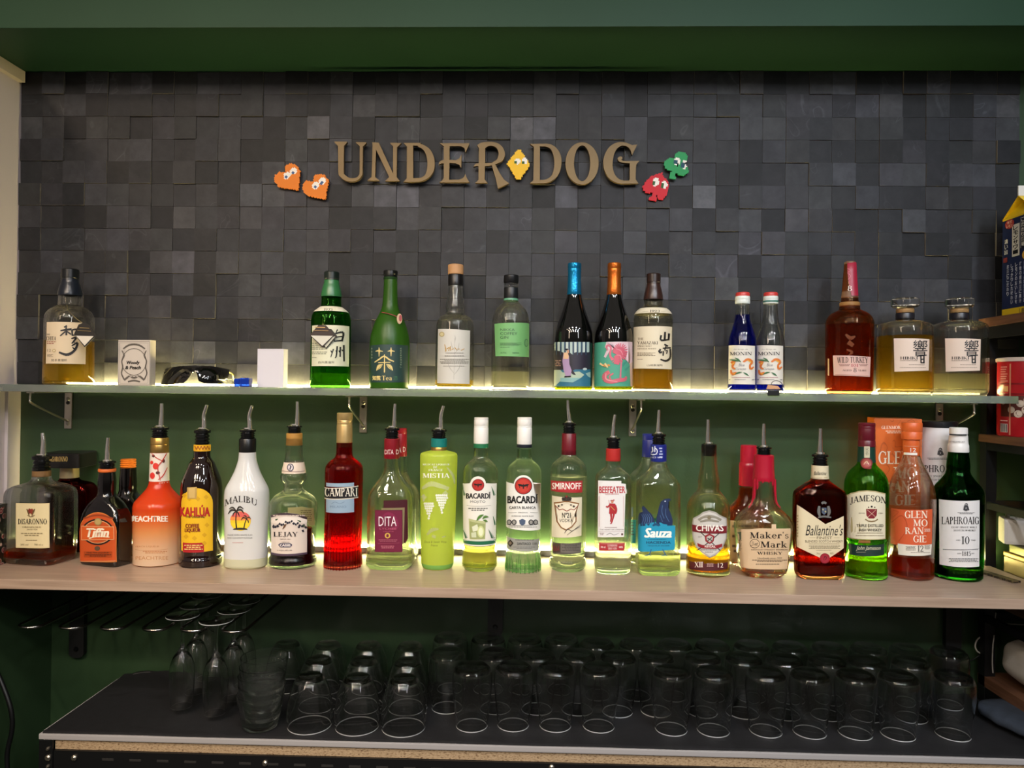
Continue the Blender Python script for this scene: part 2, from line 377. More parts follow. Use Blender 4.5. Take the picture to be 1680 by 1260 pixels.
def surf(rgb):
    key = ('s', rgb)
    if key in MATS: return MATS[key]
    mt, N, L = newmat('drink_surface'); N.remove(N['Principled BSDF'])
    g = N.new('ShaderNodeBsdfTransparent'); g.inputs['Color'].default_value = tuple(c**.5 for c in rgb)+(1,)
    t = N.new('ShaderNodeBsdfGlossy'); t.inputs['Roughness'].default_value = .02
    mx = N.new('ShaderNodeMixShader'); mx.inputs[0].default_value = .07
    L.new(g.outputs[0], mx.inputs[1]); L.new(t.outputs[0], mx.inputs[2]); L.new(mx.outputs[0], N['Material Output'].inputs[0])
    MATS[key] = mt; return mt
def lm(rgb):
    """the drink seen through its glass: clear, plus a translucent share added for a lit glow"""
    key = ('l', rgb)
    if key in MATS: return MATS[key]
    mt, N, L = newmat('drink'); N.remove(N['Principled BSDF'])
    g = N.new('ShaderNodeBsdfGlass'); g.inputs['Color'].default_value = tuple(rgb)+(1,); g.inputs['IOR'].default_value = .89; g.inputs['Roughness'].default_value = 0
    t = N.new('ShaderNodeBsdfTranslucent'); t.inputs['Color'].default_value = tuple(rgb)+(1,)  # added to imitate the lit glow; the drink itself is clear
    mx = N.new('ShaderNodeMixShader'); mx.inputs[0].default_value = .11
    s_ = N.new('ShaderNodeBsdfTransparent'); s_.inputs['Color'].default_value = tuple(rgb)+(1,); m2 = N.new('ShaderNodeMixShader'); m2.inputs[0].default_value = .28
    L.new(g.outputs[0], m2.inputs[1]); L.new(s_.outputs[0], m2.inputs[2]); L.new(m2.outputs[0], mx.inputs[1]); L.new(t.outputs[0], mx.inputs[2]); L.new(mx.outputs[0], N['Material Output'].inputs[0])
    MATS[key] = mt; return mt
# ------------------------------------------------------------------ bottles
class Bot:
    def __init__(s, name, label, tr, cx, by, plane, prof, dr=1.0, n=2.0, rot=0.0, Yc=None, group=None, cat='bottle', k=4, dx=None):
        s.tr = tr; s.plane = plane; s.n = n; s.rot = math.radians(rot)
        px, py = s.px(cx, by); hw0 = max(h for _, h in prof)/tr[2]
        if Yc is None and plane == Z_SHELF: Yc = -.084
        if Yc is None:
            p0 = WZ(px, py, plane); Yc = p0.y
            for _ in range(3):
                hy = hw0*depth(Vector((p0.x, Yc, plane)))/F*dr
                Yc = p0.y+hy*.94
        s.Yc = Yc; s.o = W(px, py, Yc); s.o.z = plane+.0004; s.sc = depth(s.o)/F; s.cxp = px
        zs, hs = [0.0], [prof[0][1]/tr[2]*s.sc]
        for y, h in prof[1:]:
            z = W(px, y/tr[2]+tr[1], Yc).z-plane; h = h/tr[2]*s.sc
            if z > zs[-1]+.0004: zs.append(z); hs.append(h)
        if zs[1] > .006: zs.insert(1, .003); hs.insert(1, hs[0]+(hs[1]-hs[0])*.15 if abs(hs[1]-hs[0]) > .002 else hs[0]); hs[0] *= .94
        hm = max(hs); hn = hs[-1]
        s.rings = []
        for z, h in pchip(zs, hs, k):
            if dr == 1.0 and n == 2.0: s.rings.append((z, h, h, 2.0)); continue
            t = min(1.0, max(0.0, (h-hn)/max(1e-6, (hm*.86-hn)))); t = t*t*(3-2*t)
            s.rings.append((z, h, h*(1+(dr-1)*t), 2.0+(n-2.0)*t))
        s.hymax = max(r[2] for r in s.rings)
        s.root = empty(name, s.o, s.rot); tag(s.root, label, cat, group)
    def px(s, x, y): return x/s.tr[2]+s.tr[0], y/s.tr[2]+s.tr[1]
    def zy(s, y): return W(s.cxp, y/s.tr[2]+s.tr[1], s.Yc).z-s.plane
    def m(s, w): return w/s.tr[2]*s.sc
    def at(s, z):
        r = s.rings
        if z <= r[0][0]: return r[0][1:4]
        for a, b in zip(r, r[1:]):
            if z <= b[0]:
                t = (z-a[0])/(b[0]-a[0]); return tuple(a[i]+(b[i]-a[i])*t for i in (1, 2, 3))
        return r[-1][1:4]
    def between(s, z0, z1, grow=0.0, dz=.004):
        zs = [z0]+[r[0] for r in s.rings if z0+.0008 < r[0] < z1-.0008]+[z1]
        return [(z,)+(s.at(z)[0]+grow, s.at(z)[1]+grow, s.at(z)[2]) for z in zs]
    def glass(s, mat, liquid=None, fill=None, t=.0028, base=.007, name='glass_body', liqname='liquid', seg=44, rough_liq=0.0):
        bm = bmesh.new(); loft(bm, s.rings, seg)
        zt = s.rings[-1][0]-.0015; zf = base if fill is None else max(base+.003, s.zy(fill))
        inner = s.between(zf, zt, -t) if zf < zt-.004 else None
        if inner: loft(bm, inner, seg, flip=True)
        ob = link(name, bm, mat, s.root, 38)
        if liquid is not None:
            bl = bmesh.new(); rr = s.between(base, min(zf, zt), -t)
            rr = [(rr[0][0], rr[0][1]*.9, rr[0][2]*.9, rr[0][3])]+[(z+.0015*(i == 0), a, b, c) for i, (z, a, b, c) in enumerate(rr)]
            if isinstance(liquid, tuple):
                ms = [lm(liquid), surf(liquid)]; loft(bl, rr, seg, mi=0, mi_cap1=1)
            else:
                ms = [liquid]; loft(bl, rr, seg)
            link(liqname, bl, ms, s.root, 38)
        return ob
    def solid(s, mat, name='body', seg=44, y0=None, y1=None):
        bm = bmesh.new()
        loft(bm, s.rings if y0 is None else s.between(s.zy(y0), s.zy(y1)), seg); return link(name, bm, mat, s.root, 38)
    def band(s, name, y0, y1, mat, grow=.0005, parent=None, seg=44):
        bm = bmesh.new(); loft(bm, s.between(max(.001, s.zy(y1)), s.zy(y0), grow), seg, False, False); return link(name, bm, mat, parent or s.root, 38)
    def cap(s, name, pts, mat, parent=None, n=2.0, dr=1.0, cx=None, seg=36, ridges=0, label=None):
        """pts from top to bottom: (y, half width)"""
        bm = bmesh.new(); rr = [(s.zy(y), s.m(h), s.m(h)*dr, n) for y, h in reversed(pts)]
        if ridges:
            z0, z1 = rr[0][0], rr[-1][0]; h = rr[0][1]; out = [rr[0]]
            for i in range(ridges):
                a = z0+(z1-z0)*(i+.15)/ridges; b = z0+(z1-z0)*(i+.5)/ridges; c = z0+(z1-z0)*(i+.85)/ridges
                out += [(a, h*.9, h*.9, n), (b, h, h, n), (c, h*.9, h*.9, n)]
            rr = out+[rr[-1]]
        loft(bm, rr, seg); o = link(name, bm, mat, parent or s.root, 35)
        if label: o['label'] = label
        return o
    def pourer(s, y0, y1, hw, ytop, x0, xmid=None, xtop=None, taper=(1.0, .62), sub=True):
        """ribbed black stopper y0..y1 with a chrome spout up to ytop; x in crop pixels along the spout"""
        bm = bmesh.new(); h = s.m(hw); z1, z0 = s.zy(y0), s.zy(y1); d = z1-z0
        rr = [(z0, h*.8, h*.8, 2)]
        for i in range(3):
            b = z0+d*(.06+.2*i); rr += [(b, h*.8, h*.8, 2), (b+d*.04, h*.93, h*.93, 2), (b+d*.12, h*.93, h*.93, 2), (b+d*.16, h*.8, h*.8, 2)]
        rr += [(z0+d*.7, h*.78, h*.78, 2), (z0+d*.74, h*1.06, h*1.06, 2), (z0+d*.9, h*1.06, h*1.06, 2), (z1, h*.7, h*.7, 2)]
        loft(bm, rr, 28); o = link('pourer', bm, BLACKP, s.root, 35); o['label'] = 'black ribbed pouring stopper'
        X = lambda x: (x/s.tr[2]+s.tr[0]-s.cxp)*s.sc
        zt = s.zy(ytop); xmid = x0 if xmid is None else xmid; xtop = xmid if xtop is None else xtop
        c, sn = math.cos(s.rot), math.sin(s.rot)
        bm = bmesh.new(); pts = smooth_path([(X(x0), 0, z1-.001), (X(x0)*.45+X(xmid)*.55, 0, z1+(zt-z1)*.3), (X(xmid), 0, z1+(zt-z1)*.6), (X(xtop), 0, zt)], 6)
        pts = [Vector((p.x*c, -p.x*sn, p.z)) for p in pts]
        nn = len(pts)-1; rb = s.m(hw)*.36
        loft(bm, [(z1-.0005, h*.62, h*.62, 2), (z1+.0025, h*.5, h*.5, 2)], 24, cap0=False)
        tube(bm, pts, [rb*(taper[0]+(taper[1]-taper[0])*i/nn) for i in range(nn+1)], 14)
        q = link('spout', bm, CHROME, o, 40); q['label'] = 'slim chrome pouring spout'
        return o
    def art(s, name, items, parent=None, label=None, hyf=.97, base=.00045, rough=.5, zwob=False, step=.0028):
        """printed shapes laid on the front of the body; items are in crop pixels"""
        groups = {}; order = []; mats = []
        for polys, c, l in items:
            key = (c if isinstance(c, str) else c.name, l)
            if key not in groups: groups[key] = []; order.append((key, c, l))
            groups[key] += polys
        zm = s.zy(sum(y for q in items[0][0][:1] for _, y in q)/max(1, len(items[0][0][0])))
        hy = s.at(zm)[1]*hyf; cs, sn = math.cos(s.rot), math.sin(s.rot)
        po = s.o+Vector((hy*sn, -hy*cs, 0)); pn = Vector((sn, -cs, 0))
        hxm = s.at(zm)[0]
        bm = bmesh.new()
        for key, c, l in order:
            t = bmesh.new(); lay = t.verts.layers.float.new('o')
            for qi, q in enumerate(groups[key]):
                v = []
                for x, y in q:
                    d = ray(*s.px(x, y)); w = CAM+d*((po-CAM).dot(pn)/d.dot(pn))-s.o
                    lx, ly, lz = w.x*cs+w.y*sn, -w.x*sn+w.y*cs, w.z
                    dx, dy = d.x*cs+d.y*sn, -d.x*sn+d.y*cs
                    hx, hyy, n = s.at(lz); t0 = 0.0; st = hyy/24/dy; hit = None       # walk along the line of sight to the curved surface
                    f = lambda t_: (abs((lx+dx*t_)/hx)**n+abs((ly+dy*t_)/hyy)**n)-1
                    a = -.3*hyy/dy
                    for k in range(40):
                        if f(a) <= 0: break
                        b_ = a+st
                        if f(b_) <= 0:
                            for _ in range(8):
                                c_ = (a+b_)/2
                                if f(c_) <= 0: b_ = c_
                                else: a = c_
                            hit = b_; break
                        a = b_
                    if hit is None: hit = 0.0
                    v.append((lx+dx*hit, lz+d.z*hit))
                A = sum(v[i][0]*v[(i+1) % len(v)][1]-v[(i+1) % len(v)][0]*v[i][1] for i in range(len(v)))
                if A < 0: v = v[::-1]
                vv = [t.verts.new((a, 0, b)) for a, b in v]
                for w_ in vv: w_[lay] = getattr(q, 'k', qi % 9)*1.3e-5
                try: t.faces.new(vv)
                except ValueError: pass
            bmesh.ops.triangulate(t, faces=[f for f in t.faces if len(f.verts) > 4])
            xs = [v.co.x for v in t.verts]; zz = [v.co.z for v in t.verts]
            if not xs: t.free(); continue
            us = [math.sin(math.radians(i*8)) for i in range(-11, 12)] if s.n < 3.2 else [sg*u for sg in (-1, 1) for u in (.3, .55, .72, .84, .92, .97)]
            cuts = [(u*hxm, 0) for u in us if min(xs) < u*hxm < max(xs)]
            hxs = [s.at(z)[0] for z in (min(zz), (min(zz)+max(zz))/2, max(zz))]
            if max(hxs)-min(hxs) > .0006:
                cuts += [(i*.004, 1) for i in range(int(min(zz)/.004)-1, int(max(zz)/.004)+2) if min(zz) < i*.004 < max(zz)]
            for v_, ax in cuts:
                bmesh.ops.bisect_plane(t, geom=t.verts[:]+t.edges[:]+t.faces[:], dist=1e-6, plane_co=(v_ if not ax else 0, 0, v_ if ax else 0), plane_no=(1, 0, 0) if not ax else (0, 0, 1))
            off = base+l*.00028
            for v in t.verts:
                hx, hyy, n = s.at(v.co.z); x = max(-.992*hx, min(.992*hx, v.co.x)); u = abs(x)/hx
                yy = hyy*max(0.0, 1-u**n)**(1/n)
                gx = math.copysign(u**(n-1)/hx, x); gy = -((yy/hyy)**(n-1))/hyy; g = math.hypot(gx, gy) or 1
                v.co = Vector((x+gx/g*(off+v[lay]), -yy+gy/g*(off+v[lay]), v.co.z))
            mt = pm(c, rough) if isinstance(c, str) else c
            if mt not in mats: mats.append(mt)
            for f in t.faces: f.material_index = mats.index(mt); f.smooth = True
            join(bm, t)
        o = link(name, bm, mats, parent or s.root)
        if label: o['label'] = label
        return o

def fit_plane_tag(s, name, pts_sets, y_off, label=None, parent=None):
    """a stiff paper tag hanging in front of the bottle; pts in crop pixels, y_off metres in front of the axis"""
    bm = bmesh.new(); mats = []
    for k, (pts, c, th) in enumerate(pts_sets):
        v = []
        for x, y in pts:
            w = W(*s.px(x, y), s.Yc-(s.hymax+y_off-.035 if y_off > .03 else y_off))-s.o; v.append(Vector((w.x, w.y-k*.0006, w.z)))
        A = sum(v[i].x*v[(i+1) % len(v)].z-v[(i+1) % len(v)].x*v[i].z for i in range(len(v)))
        if A < 0: v = v[::-1]
        a = [bm.verts.new(p) for p in v]; b = [bm.verts.new(p+Vector((0, th, 0))) for p in v]
        mt = pm(c, .5)
        if mt not in mats: mats.append(mt)
        fs = [bm.faces.new(a), bm.faces.new(b[::-1])]+[bm.faces.new([a[i], b[i], b[(i+1) % len(v)], a[(i+1) % len(v)]]) for i in range(len(v))]
        for f in fs: f.material_index = mats.index(mt)
    o = link(name, bm, mats, parent or s.root)
    o.rotation_euler = (0, 0, -s.rot)
    if label: o['label'] = label
    return o

# ------------------------------------------------------------------ the setting
GREEN = noise_paint('green_wall_paint', [(.3, '#2d4229'), (.7, '#354b30')], 6, .36, .12, bscale=160, spec=.5)
GREENC = noise_paint('green_soffit_paint', [(.3, '#1f3c29'), (.7, '#23422d')], 3, .5, .05, bscale=90, spec=.22)
WHITEW = pm('#d3c8cc', .55)
XL, XR = -1.15687, 1.04313
def tile_wall():
    mt, N, L = newmat('slate_tile'); b = N['Principled BSDF']
    tc = N.new('ShaderNodeTexCoord'); at = N.new('ShaderNodeAttribute'); at.attribute_name = 'tone'
    off = N.new('ShaderNodeVectorMath'); off.operation = 'ADD'; scl = N.new('ShaderNodeVectorMath'); scl.operation = 'SCALE'; scl.inputs['Scale'].default_value = 37.0
    L.new(at.outputs['Color'], scl.inputs[0]); L.new(tc.outputs['Object'], off.inputs[0]); L.new(scl.outputs[0], off.inputs[1])
    n1 = N.new('ShaderNodeTexNoise'); n1.inputs['Scale'].default_value = 34; n1.inputs['Detail'].default_value = 6; n1.inputs['Roughness'].default_value = .62; n1.inputs['Distortion'].default_value = .25
    L.new(off.outputs[0], n1.inputs['Vector'])
    cr = N.new('ShaderNodeValToRGB'); e = cr.color_ramp.elements
    e[0].position = .30; e[0].color = (.62, .62, .62, 1); e[1].position = .72; e[1].color = (1.22, 1.2, 1.18, 1)
    L.new(n1.outputs[0], cr.inputs[0])
    # a few pale mineral streaks
    wv = N.new('ShaderNodeTexNoise'); wv.inputs['Scale'].default_value = 6; wv.inputs['Detail'].default_value = 2; wv.inputs['Distortion'].default_value = 2.0
    L.new(off.outputs[0], wv.inputs['Vector'])
    st = N.new('ShaderNodeMapRange'); st.inputs['From Min'].default_value = .0; st.inputs['From Max'].default_value = .012; st.inputs['To Min'].default_value = 1.6; st.inputs['To Max'].default_value = 1.0
    ab = N.new('ShaderNodeMath'); ab.operation = 'SUBTRACT'; ab.inputs[1].default_value = .66; ab2 = N.new('ShaderNodeMath'); ab2.operation = 'ABSOLUTE'
    L.new(wv.outputs[0], ab.inputs[0]); L.new(ab.outputs[0], ab2.inputs[0]); L.new(ab2.outputs[0], st.inputs['Value'])
    mx = N.new('ShaderNodeMix'); mx.data_type = 'RGBA'; mx.blend_type = 'MULTIPLY'; mx.inputs[0].default_value = 1.0
    L.new(at.outputs['Color'], mx.inputs[6]); L.new(cr.outputs[0], mx.inputs[7])
    mx2 = N.new('ShaderNodeMix'); mx2.data_type = 'RGBA'; mx2.blend_type = 'MULTIPLY'; mx2.inputs[0].default_value = 1.0
    L.new(mx.outputs[2], mx2.inputs[6]); L.new(st.outputs[0], mx2.inputs[7])
    L.new(mx2.outputs[2], b.inputs['Base Color']); b.inputs['Roughness'].default_value = .58; b.inputs['Specular IOR Level'].default_value = .28
    bp = N.new('ShaderNodeBump'); bp.inputs['Strength'].default_value = .35; bp.inputs['Distance'].default_value = .0015
    n3 = N.new('ShaderNodeTexNoise'); n3.inputs['Scale'].default_value = 60; n3.inputs['Detail'].default_value = 6; n3.inputs['Distortion'].default_value = .3
    L.new(off.outputs[0], n3.inputs['Vector']); L.new(n3.outputs[0], bp.inputs['Height']); L.new(bp.outputs[0], b.inputs['Normal'])
    bm = bmesh.new(); lay = bm.loops.layers.float_color.new('tone'); rr = random.Random(21)
    g = .00035
    for r in range(14):
        for c in range(44):
            d = rr.choice((.0, .0, .0025, .0025, .005)); ta = rr.uniform(-.0006, .0006); tb = rr.uniform(-.0006, .0006)
            x0, x1 = XL+c*.05+g, XL+(c+1)*.05-g; z1, z0 = 2.1975-r*.05-g, 2.1975-(r+1)*.05+g
            y = -d
            v = [bm.verts.new(p) for p in ((x0, y+ta+tb, z0), (x1, y-ta+tb, z0), (x1, y-ta-tb, z1), (x0, y+ta-tb, z1))]
            w = [bm.verts.new((p.co.x, .006, p.co.z)) for p in v]
            t = rr.gauss(.029, .010)
            if rr.random() < .12: t *= 1.7
            if rr.random() < .12: t *= .6
            t = max(.013, t)
            col = (t*rr.uniform(.93, 1.0), t*.98, t*rr.uniform(1.04, 1.18), 1)
            sawn = (.17, .155, .14, 1)                  # pale sawn edges of each tile
            for k, f in enumerate([bm.faces.new(v)]+[bm.faces.new([v[i], w[i], w[(i+1) % 4], v[(i+1) % 4]]) for i in range(4)]):
                for lp in f.loops: lp[lay] = sawn if k else col
    o = link('wall_upper', bm, mt); return struct(o)
tile_wall()
struct(boxm('wall_back', (-1.30, .006, 0), (1.46, .10, 2.75), GREEN))
struct(boxm('wall_left', (-1.30, -.9, 1.135), (XL-.0015, .006, 2.188), WHITEW))
struct(boxm('trim_1', (XL-.03, -.9, 2.172), (XL+.012, -.0055, 2.1965), pm('#d4c6b8', .5)))
struct(boxm('trim_2', (XL-.0015, -.034, 1.16), (XL+.006, .006, 1.49), pm('#d0c5c6', .5), bev=.0015))
struct(boxm('wall_pier', (-1.30, -.9, 0), (-1.072, .006, 1.1205), GREEN))
struct(boxm('wall_right', (1.44, -1.2, 0), (1.5, .006, 2.75), GREEN))
struct(boxm('ceiling', (-1.9, -.201, 2.1977), (1.9, .05, 2.75), GREENC, bev=.0015))
struct(boxm('floor', (-1.3, -1.2, -.03), (1.5, .1, 0), noise_paint('floor_tile_grey', [(.3, '#2a2826'), (.7, '#3a3734')], 5, .5)))

# the wooden counter
OAK = noise_paint('pale_wood_laminate', [(.25, '#98806d'), (.5, '#aa917d'), (.75, '#b8a08c')], 5, .3, 0, (1.2, 26, 26), detail=6, spec=.5)
o = boxm('counter', (-1.16, Y_COUNTER, Z_COUNTER-.018), (.966, .005, Z_COUNTER), OAK, bev=.0012); tag(o, 'long pale wood counter carrying the row of spirit bottles', 'counter')
# brackets below the counter
def cbracket(px, label, ybot=1078):
    p = W(px, 1000, 0.0); zb = W(px, ybot, 0.0).z; w = .0165
    r = empty('counter_bracket', (p.x, 0, 0)); tag(r, label, 'bracket', 'black brackets under the counter')
    bm = bmesh.new(); pp = [(w, Z_COUNTER-.0185), (-w, Z_COUNTER-.0185)]+[(-w*math.cos(PI*k_/10), zb+w*.6-w*.6*math.sin(PI*k_/10)) for k_ in range(11)]
    fr = [bm.verts.new((x_, -.007, z_)) for x_, z_ in pp]; bk = [bm.verts.new((x_, .0055, z_)) for x_, z_ in pp]; bm.faces.new(fr); bm.faces.new(bk[::-1])
    for k_ in range(len(pp)): bm.faces.new([fr[k_], bk[k_], bk[(k_+1) % len(pp)], fr[(k_+1) % len(pp)]])
    bmesh.ops.recalc_face_normals(bm, faces=bm.faces)
    link('wall_plate', bm, BLACKM, r)
    bm = bmesh.new(); box(bm, (-w, -.25, Z_COUNTER-.0245), (w, -.0075, Z_COUNTER-.0185)); link('arm', bm, BLACKM, r)
    bm = bmesh.new(); lathe(bm, [(0, -.003), (.004, -.003), (.0055, 0), (0, 0)], 14); q = link('bolt', bm, pm('#2a2a2a', .35, .8), r, 40, (0, -.0075, zb+.02)); q.rotation_euler = (-PI/2, 0, 0)
cbracket(129, 'black bracket under the counter, behind the empty hanging rails on the left')
cbracket(813, 'black bracket under the counter, above the middle of the upturned tumblers', 1042)
cbracket(1562, 'black bracket under the counter, at the right behind the last tumblers', 1120)

# glass shelf and its brackets
def acrylic():
    mt, N, L = newmat('shelf_glass'); N.remove(N['Principled BSDF'])
    g = N.new('ShaderNodeBsdfGlass'); g.inputs['Color'].default_value = (.96, .985, .965, 1); g.inputs['IOR'].default_value = 1.47; g.inputs['Roughness'].default_value = .03
    d = N.new('ShaderNodeBsdfDiffuse'); d.inputs['Color'].default_value = (.36, .39, .35, 1)
    mx = N.new('ShaderNodeMixShader'); mx.inputs[0].default_value = .38
    L.new(g.outputs[0], mx.inputs[1]); L.new(d.outputs[0], mx.inputs[2]); L.new(mx.outputs[0], N['Material Output'].inputs[0]); return mt
ACR = acrylic()
o = boxm('glass_shelf', (-1.30, Y_SHELF, Z_SHELF-.0146), (W(1609, 523, -.02).x-.003, -.0065, Z_SHELF), ACR, bev=.0006); tag(o, 'long thick clear glass shelf in front of the slate tiles', 'shelf')
def sbracket(px0, px1, dirx, label):
    a, b = W(px0, 645, .006), W(px1, 645, .006); hw = abs(b.x-a.x)/2; x = (a.x+b.x)/2
    zt = Z_SHELF-.0152; zb = zt-.083
    r = empty('shelf_bracket', (x, .006, zb)); tag(r, label, 'bracket', 'steel brackets under the glass shelf')
    t = bmesh.new(); box(t, (-hw, -.0045, 0), (hw, 0, zt-zb), 0, .0012); link('wall_plate', t, STEEL, r)
    for zz, nm in ((.012, 'screw'), (.066, 'screw')):
        bm = bmesh.new(); lathe(bm, [(0, -.0022), (.003, -.0022), (.0048, 0), (0, 0)], 16, 0); q = link(nm, bm, pm('#8d8a82', .3, .9), r, 40, (0, -.0045, zz)); q.rotation_euler = (-PI/2, 0, 0)
    bm = bmesh.new(); lathe(bm, [(0, -.0006), (.0042, -.0006), (.0042, 0), (0, 0)], 16, 0); q = link('screw_hole', bm, pm('#17150f', .6), r, 40, (0, -.0047, .058)); q.rotation_euler = (-PI/2, 0, 0)
    bm = bmesh.new(); box(bm, (-hw, -.128, zt-zb-.003), (hw, -.0046, zt-zb), 0, .0006); link('arm', bm, STEEL, r)
    bm = bmesh.new(); tube(bm, smooth_path([(0, -.127, zt-zb-.002), (0, -.128, zt-zb-.016), (0, -.118, zt-zb-.026), (0, -.02, .022), (0, -.006, .018), (0, -.004, .016)], 4), .0023, 10); link('brace', bm, STEEL, r, 50)
sbracket(108, 120, -1, 'steel shelf bracket at the far left, above the two square bottles')
sbracket(591, 603, -1, 'steel shelf bracket above and right of the dark red bottle')
sbracket(1032, 1044, 1, 'steel shelf bracket above the blue-capped bottles')
sbracket(1534, 1546, 1, 'steel shelf bracket above the white tube at the right')

# light strips
LEDM = emit((1.0, .84, .36), 85.0); ALU = pm('#c9c6c0', .35, .7)
r = empty('light_strip', (0, 0, Z_SHELF)); tag(r, 'glowing light strip along the back of the glass shelf', 'light strip', 'light strips behind the bottles')
boxm('housing', (-1.035, -.0170, .0002), (.955, -.0058, .0014), ALU, r)
boxm('diffuser', (-1.033, -.0165, .0014), (.953, -.0075, .0056), LEDM, r)
for x, h_ in ((-1.0365, .018), (.953, .0075)): boxm('end_baffle', (x, -.0172, .0002), (x+.003, -.0058, h_), pm('#c4c0b4', .5), r)  # added to block light spill; the tall left one hides behind a bottle
LEDM2 = emit((1.0, .88, .38), 80.0)
r = empty('light_strip', (0, 0, Z_COUNTER)); tag(r, 'glowing light strip in a pale channel along the back of the counter', 'light strip', 'light strips behind the bottles')
boxm('housing', (-1.02, -.0150, .0002), (.99, .0055, .0105), pm('#d9d4c6', .4), r)
boxm('diffuser', (-1.02, -.0118, .0105), (.99, .0020, .0135), LEDM2, r)
# ------------------------------------------------------------------ the wall sign
BRONZE = noise_paint('brushed_bronze', [(.3, '#6a583d'), (.7, '#7b6747')], 8, .55, 0, (1, 1, 60), spec=.3)
MATS['brushed_bronze'].node_tree.nodes['Principled BSDF'].inputs['Metallic'].default_value = .35
SX = 1680/260.0
def sign_letter(ch, label, loops, ox, oy=220, yf=-.021, th=.008):
    cu = bpy.data.curves.new('letter', 'CURVE'); cu.dimensions = '2D'; cu.fill_mode = 'BOTH'; cu.extrude = th/2; cu.bevel_depth = .0004
    allp = [[W(x/SX+ox, y/SX+oy, yf) for x, y in lp] for lp in loops]
    c = sum(allp[0], Vector())/len(allp[0])
    for lp in allp:
        sp = cu.splines.new('POLY'); sp.points.add(len(lp)-1); sp.use_cyclic_u = True
        for k, p in enumerate(lp): sp.points[k].co = (p.x-c.x, p.z-c.z, 0, 1)
    ob = bpy.data.objects.new('x', cu); me = bpy.data.meshes.new_from_object(ob); bpy.data.objects.remove(ob); bpy.data.curves.remove(cu)
    me.name = 'sign_letter'; me.materials.clear(); me.materials.append(BRONZE)
    o = bpy.data.objects.new('sign_letter', me); COL.objects.link(o)
    o.rotation_euler = (PI/2, 0, 0); o.location = (c.x, yf+th/2, c.z); tag(o, label, 'sign letter', 'bronze letters of the wall sign')
    bm = bmesh.new()                                   # stand-offs that hold the letter to the wall
    fs = sorted([p for p in me.polygons if p.normal.z > .9], key=lambda p: -p.area); a = fs[0].center.copy(); b = max(fs[1:6], key=lambda p: (p.center-a).length).center.copy()
    bm.free()
    for q in (a, b):
        t = bmesh.new(); lathe(t, [(0, -.026), (.0018, -.026), (.0018, -.001), (0, -.001)], 10); link('stand_off', t, STEEL, o, 40, (q.x, q.y, 0))
def ell(cx, cyy, rx, ry, n=40, tilt=0): 
    return [(cx+rx*math.cos(2*PI*i/n)+tilt*math.sin(2*PI*i/n), cyy+ry*math.sin(2*PI*i/n)) for i in range(n)]
def rnd(pts, k=2):
    """softens a polygon's curved runs: points given as (x, y, 1) are curve points"""
    n = len(pts); out = []
    for i in range(n):
        p = pts[i]; q = pts[(i+1) % n]
        out.append(p[:2])
        if len(p) > 2 and len(q) > 2:
            a = pts[i-1]; d = pts[(i+2) % n]
            for j in range(1, 4):
                t = j/4
                out.append(tuple(.5*((2*p[k])+(q[k]-a[k])*t+(2*a[k]-5*p[k]+4*q[k]-d[k])*t*t+(3*p[k]-a[k]-3*q[k]+d[k])*t**3) for k in (0, 1)))
    return out
sign_letter('U', 'bronze letter U that begins the wall sign', [rnd([(705, 80), (835, 82), (832, 92), (802, 125), (800, 395, 1), (812, 430, 1), (840, 455, 1), (870, 467, 1), (905, 469, 1), (940, 460, 1), (962, 436, 1), (970, 400, 1), (972, 128), (930, 92), (932, 85), (1038, 88), (1036, 100), (1003, 130), (1000, 400, 1), (990, 440, 1), (965, 475, 1), (925, 497, 1), (880, 503, 1), (830, 495, 1), (790, 475, 1), (760, 445, 1), (745, 400, 1), (742, 125), (706, 90)])], 440)
sign_letter('N', 'bronze letter N, second letter of the wall sign', [[(1105, 88), (1172, 92), (1325, 425), (1325, 130), (1295, 98), (1297, 93), (1408, 96), (1365, 140), (1360, 455), (1392, 495), (1243, 497), (1275, 465), (1285, 455), (1140, 155), (1132, 455), (1175, 492), (1055, 490), (1098, 455), (1108, 120)]], 440)
k = 1550.8
sign_letter('D', 'bronze letter D between N and E on the wall sign', [rnd([(1437, 95), (1605, 95, 1), (60+k, 102, 1), (120+k, 127, 1), (170+k, 172, 1), (200+k, 230, 1), (213+k, 290, 1), (213+k, 340, 1), (200+k, 395, 1), (170+k, 442, 1), (120+k, 480, 1), (60+k, 502, 1), (1550, 507, 1), (1437, 505), (1470, 470), (1472, 130)]), rnd([(1535, 120), (1590, 122, 1), (40+k, 132, 1), (85+k, 157, 1), (118+k, 205, 1), (135+k, 270, 1), (138+k, 330, 1), (130+k, 390, 1), (110+k, 437, 1), (70+k, 462, 1), (20+k, 468, 1), (1535, 468)])], 440)
sign_letter('E', 'bronze letter E in the middle of the wall sign', [[(272, 98), (580, 98), (578, 112), (555, 160), (543, 192), (530, 150), (505, 132), (480, 128), (370, 128), (370, 275), (440, 278), (475, 260), (497, 222), (495, 355), (475, 325), (440, 310), (370, 305), (365, 485), (470, 485), (510, 470), (530, 450), (538, 425), (560, 480), (580, 510), (268, 512), (300, 485), (312, 465), (312, 310), (285, 310), (258, 322), (262, 300), (285, 280), (312, 275), (312, 130)]], 680)
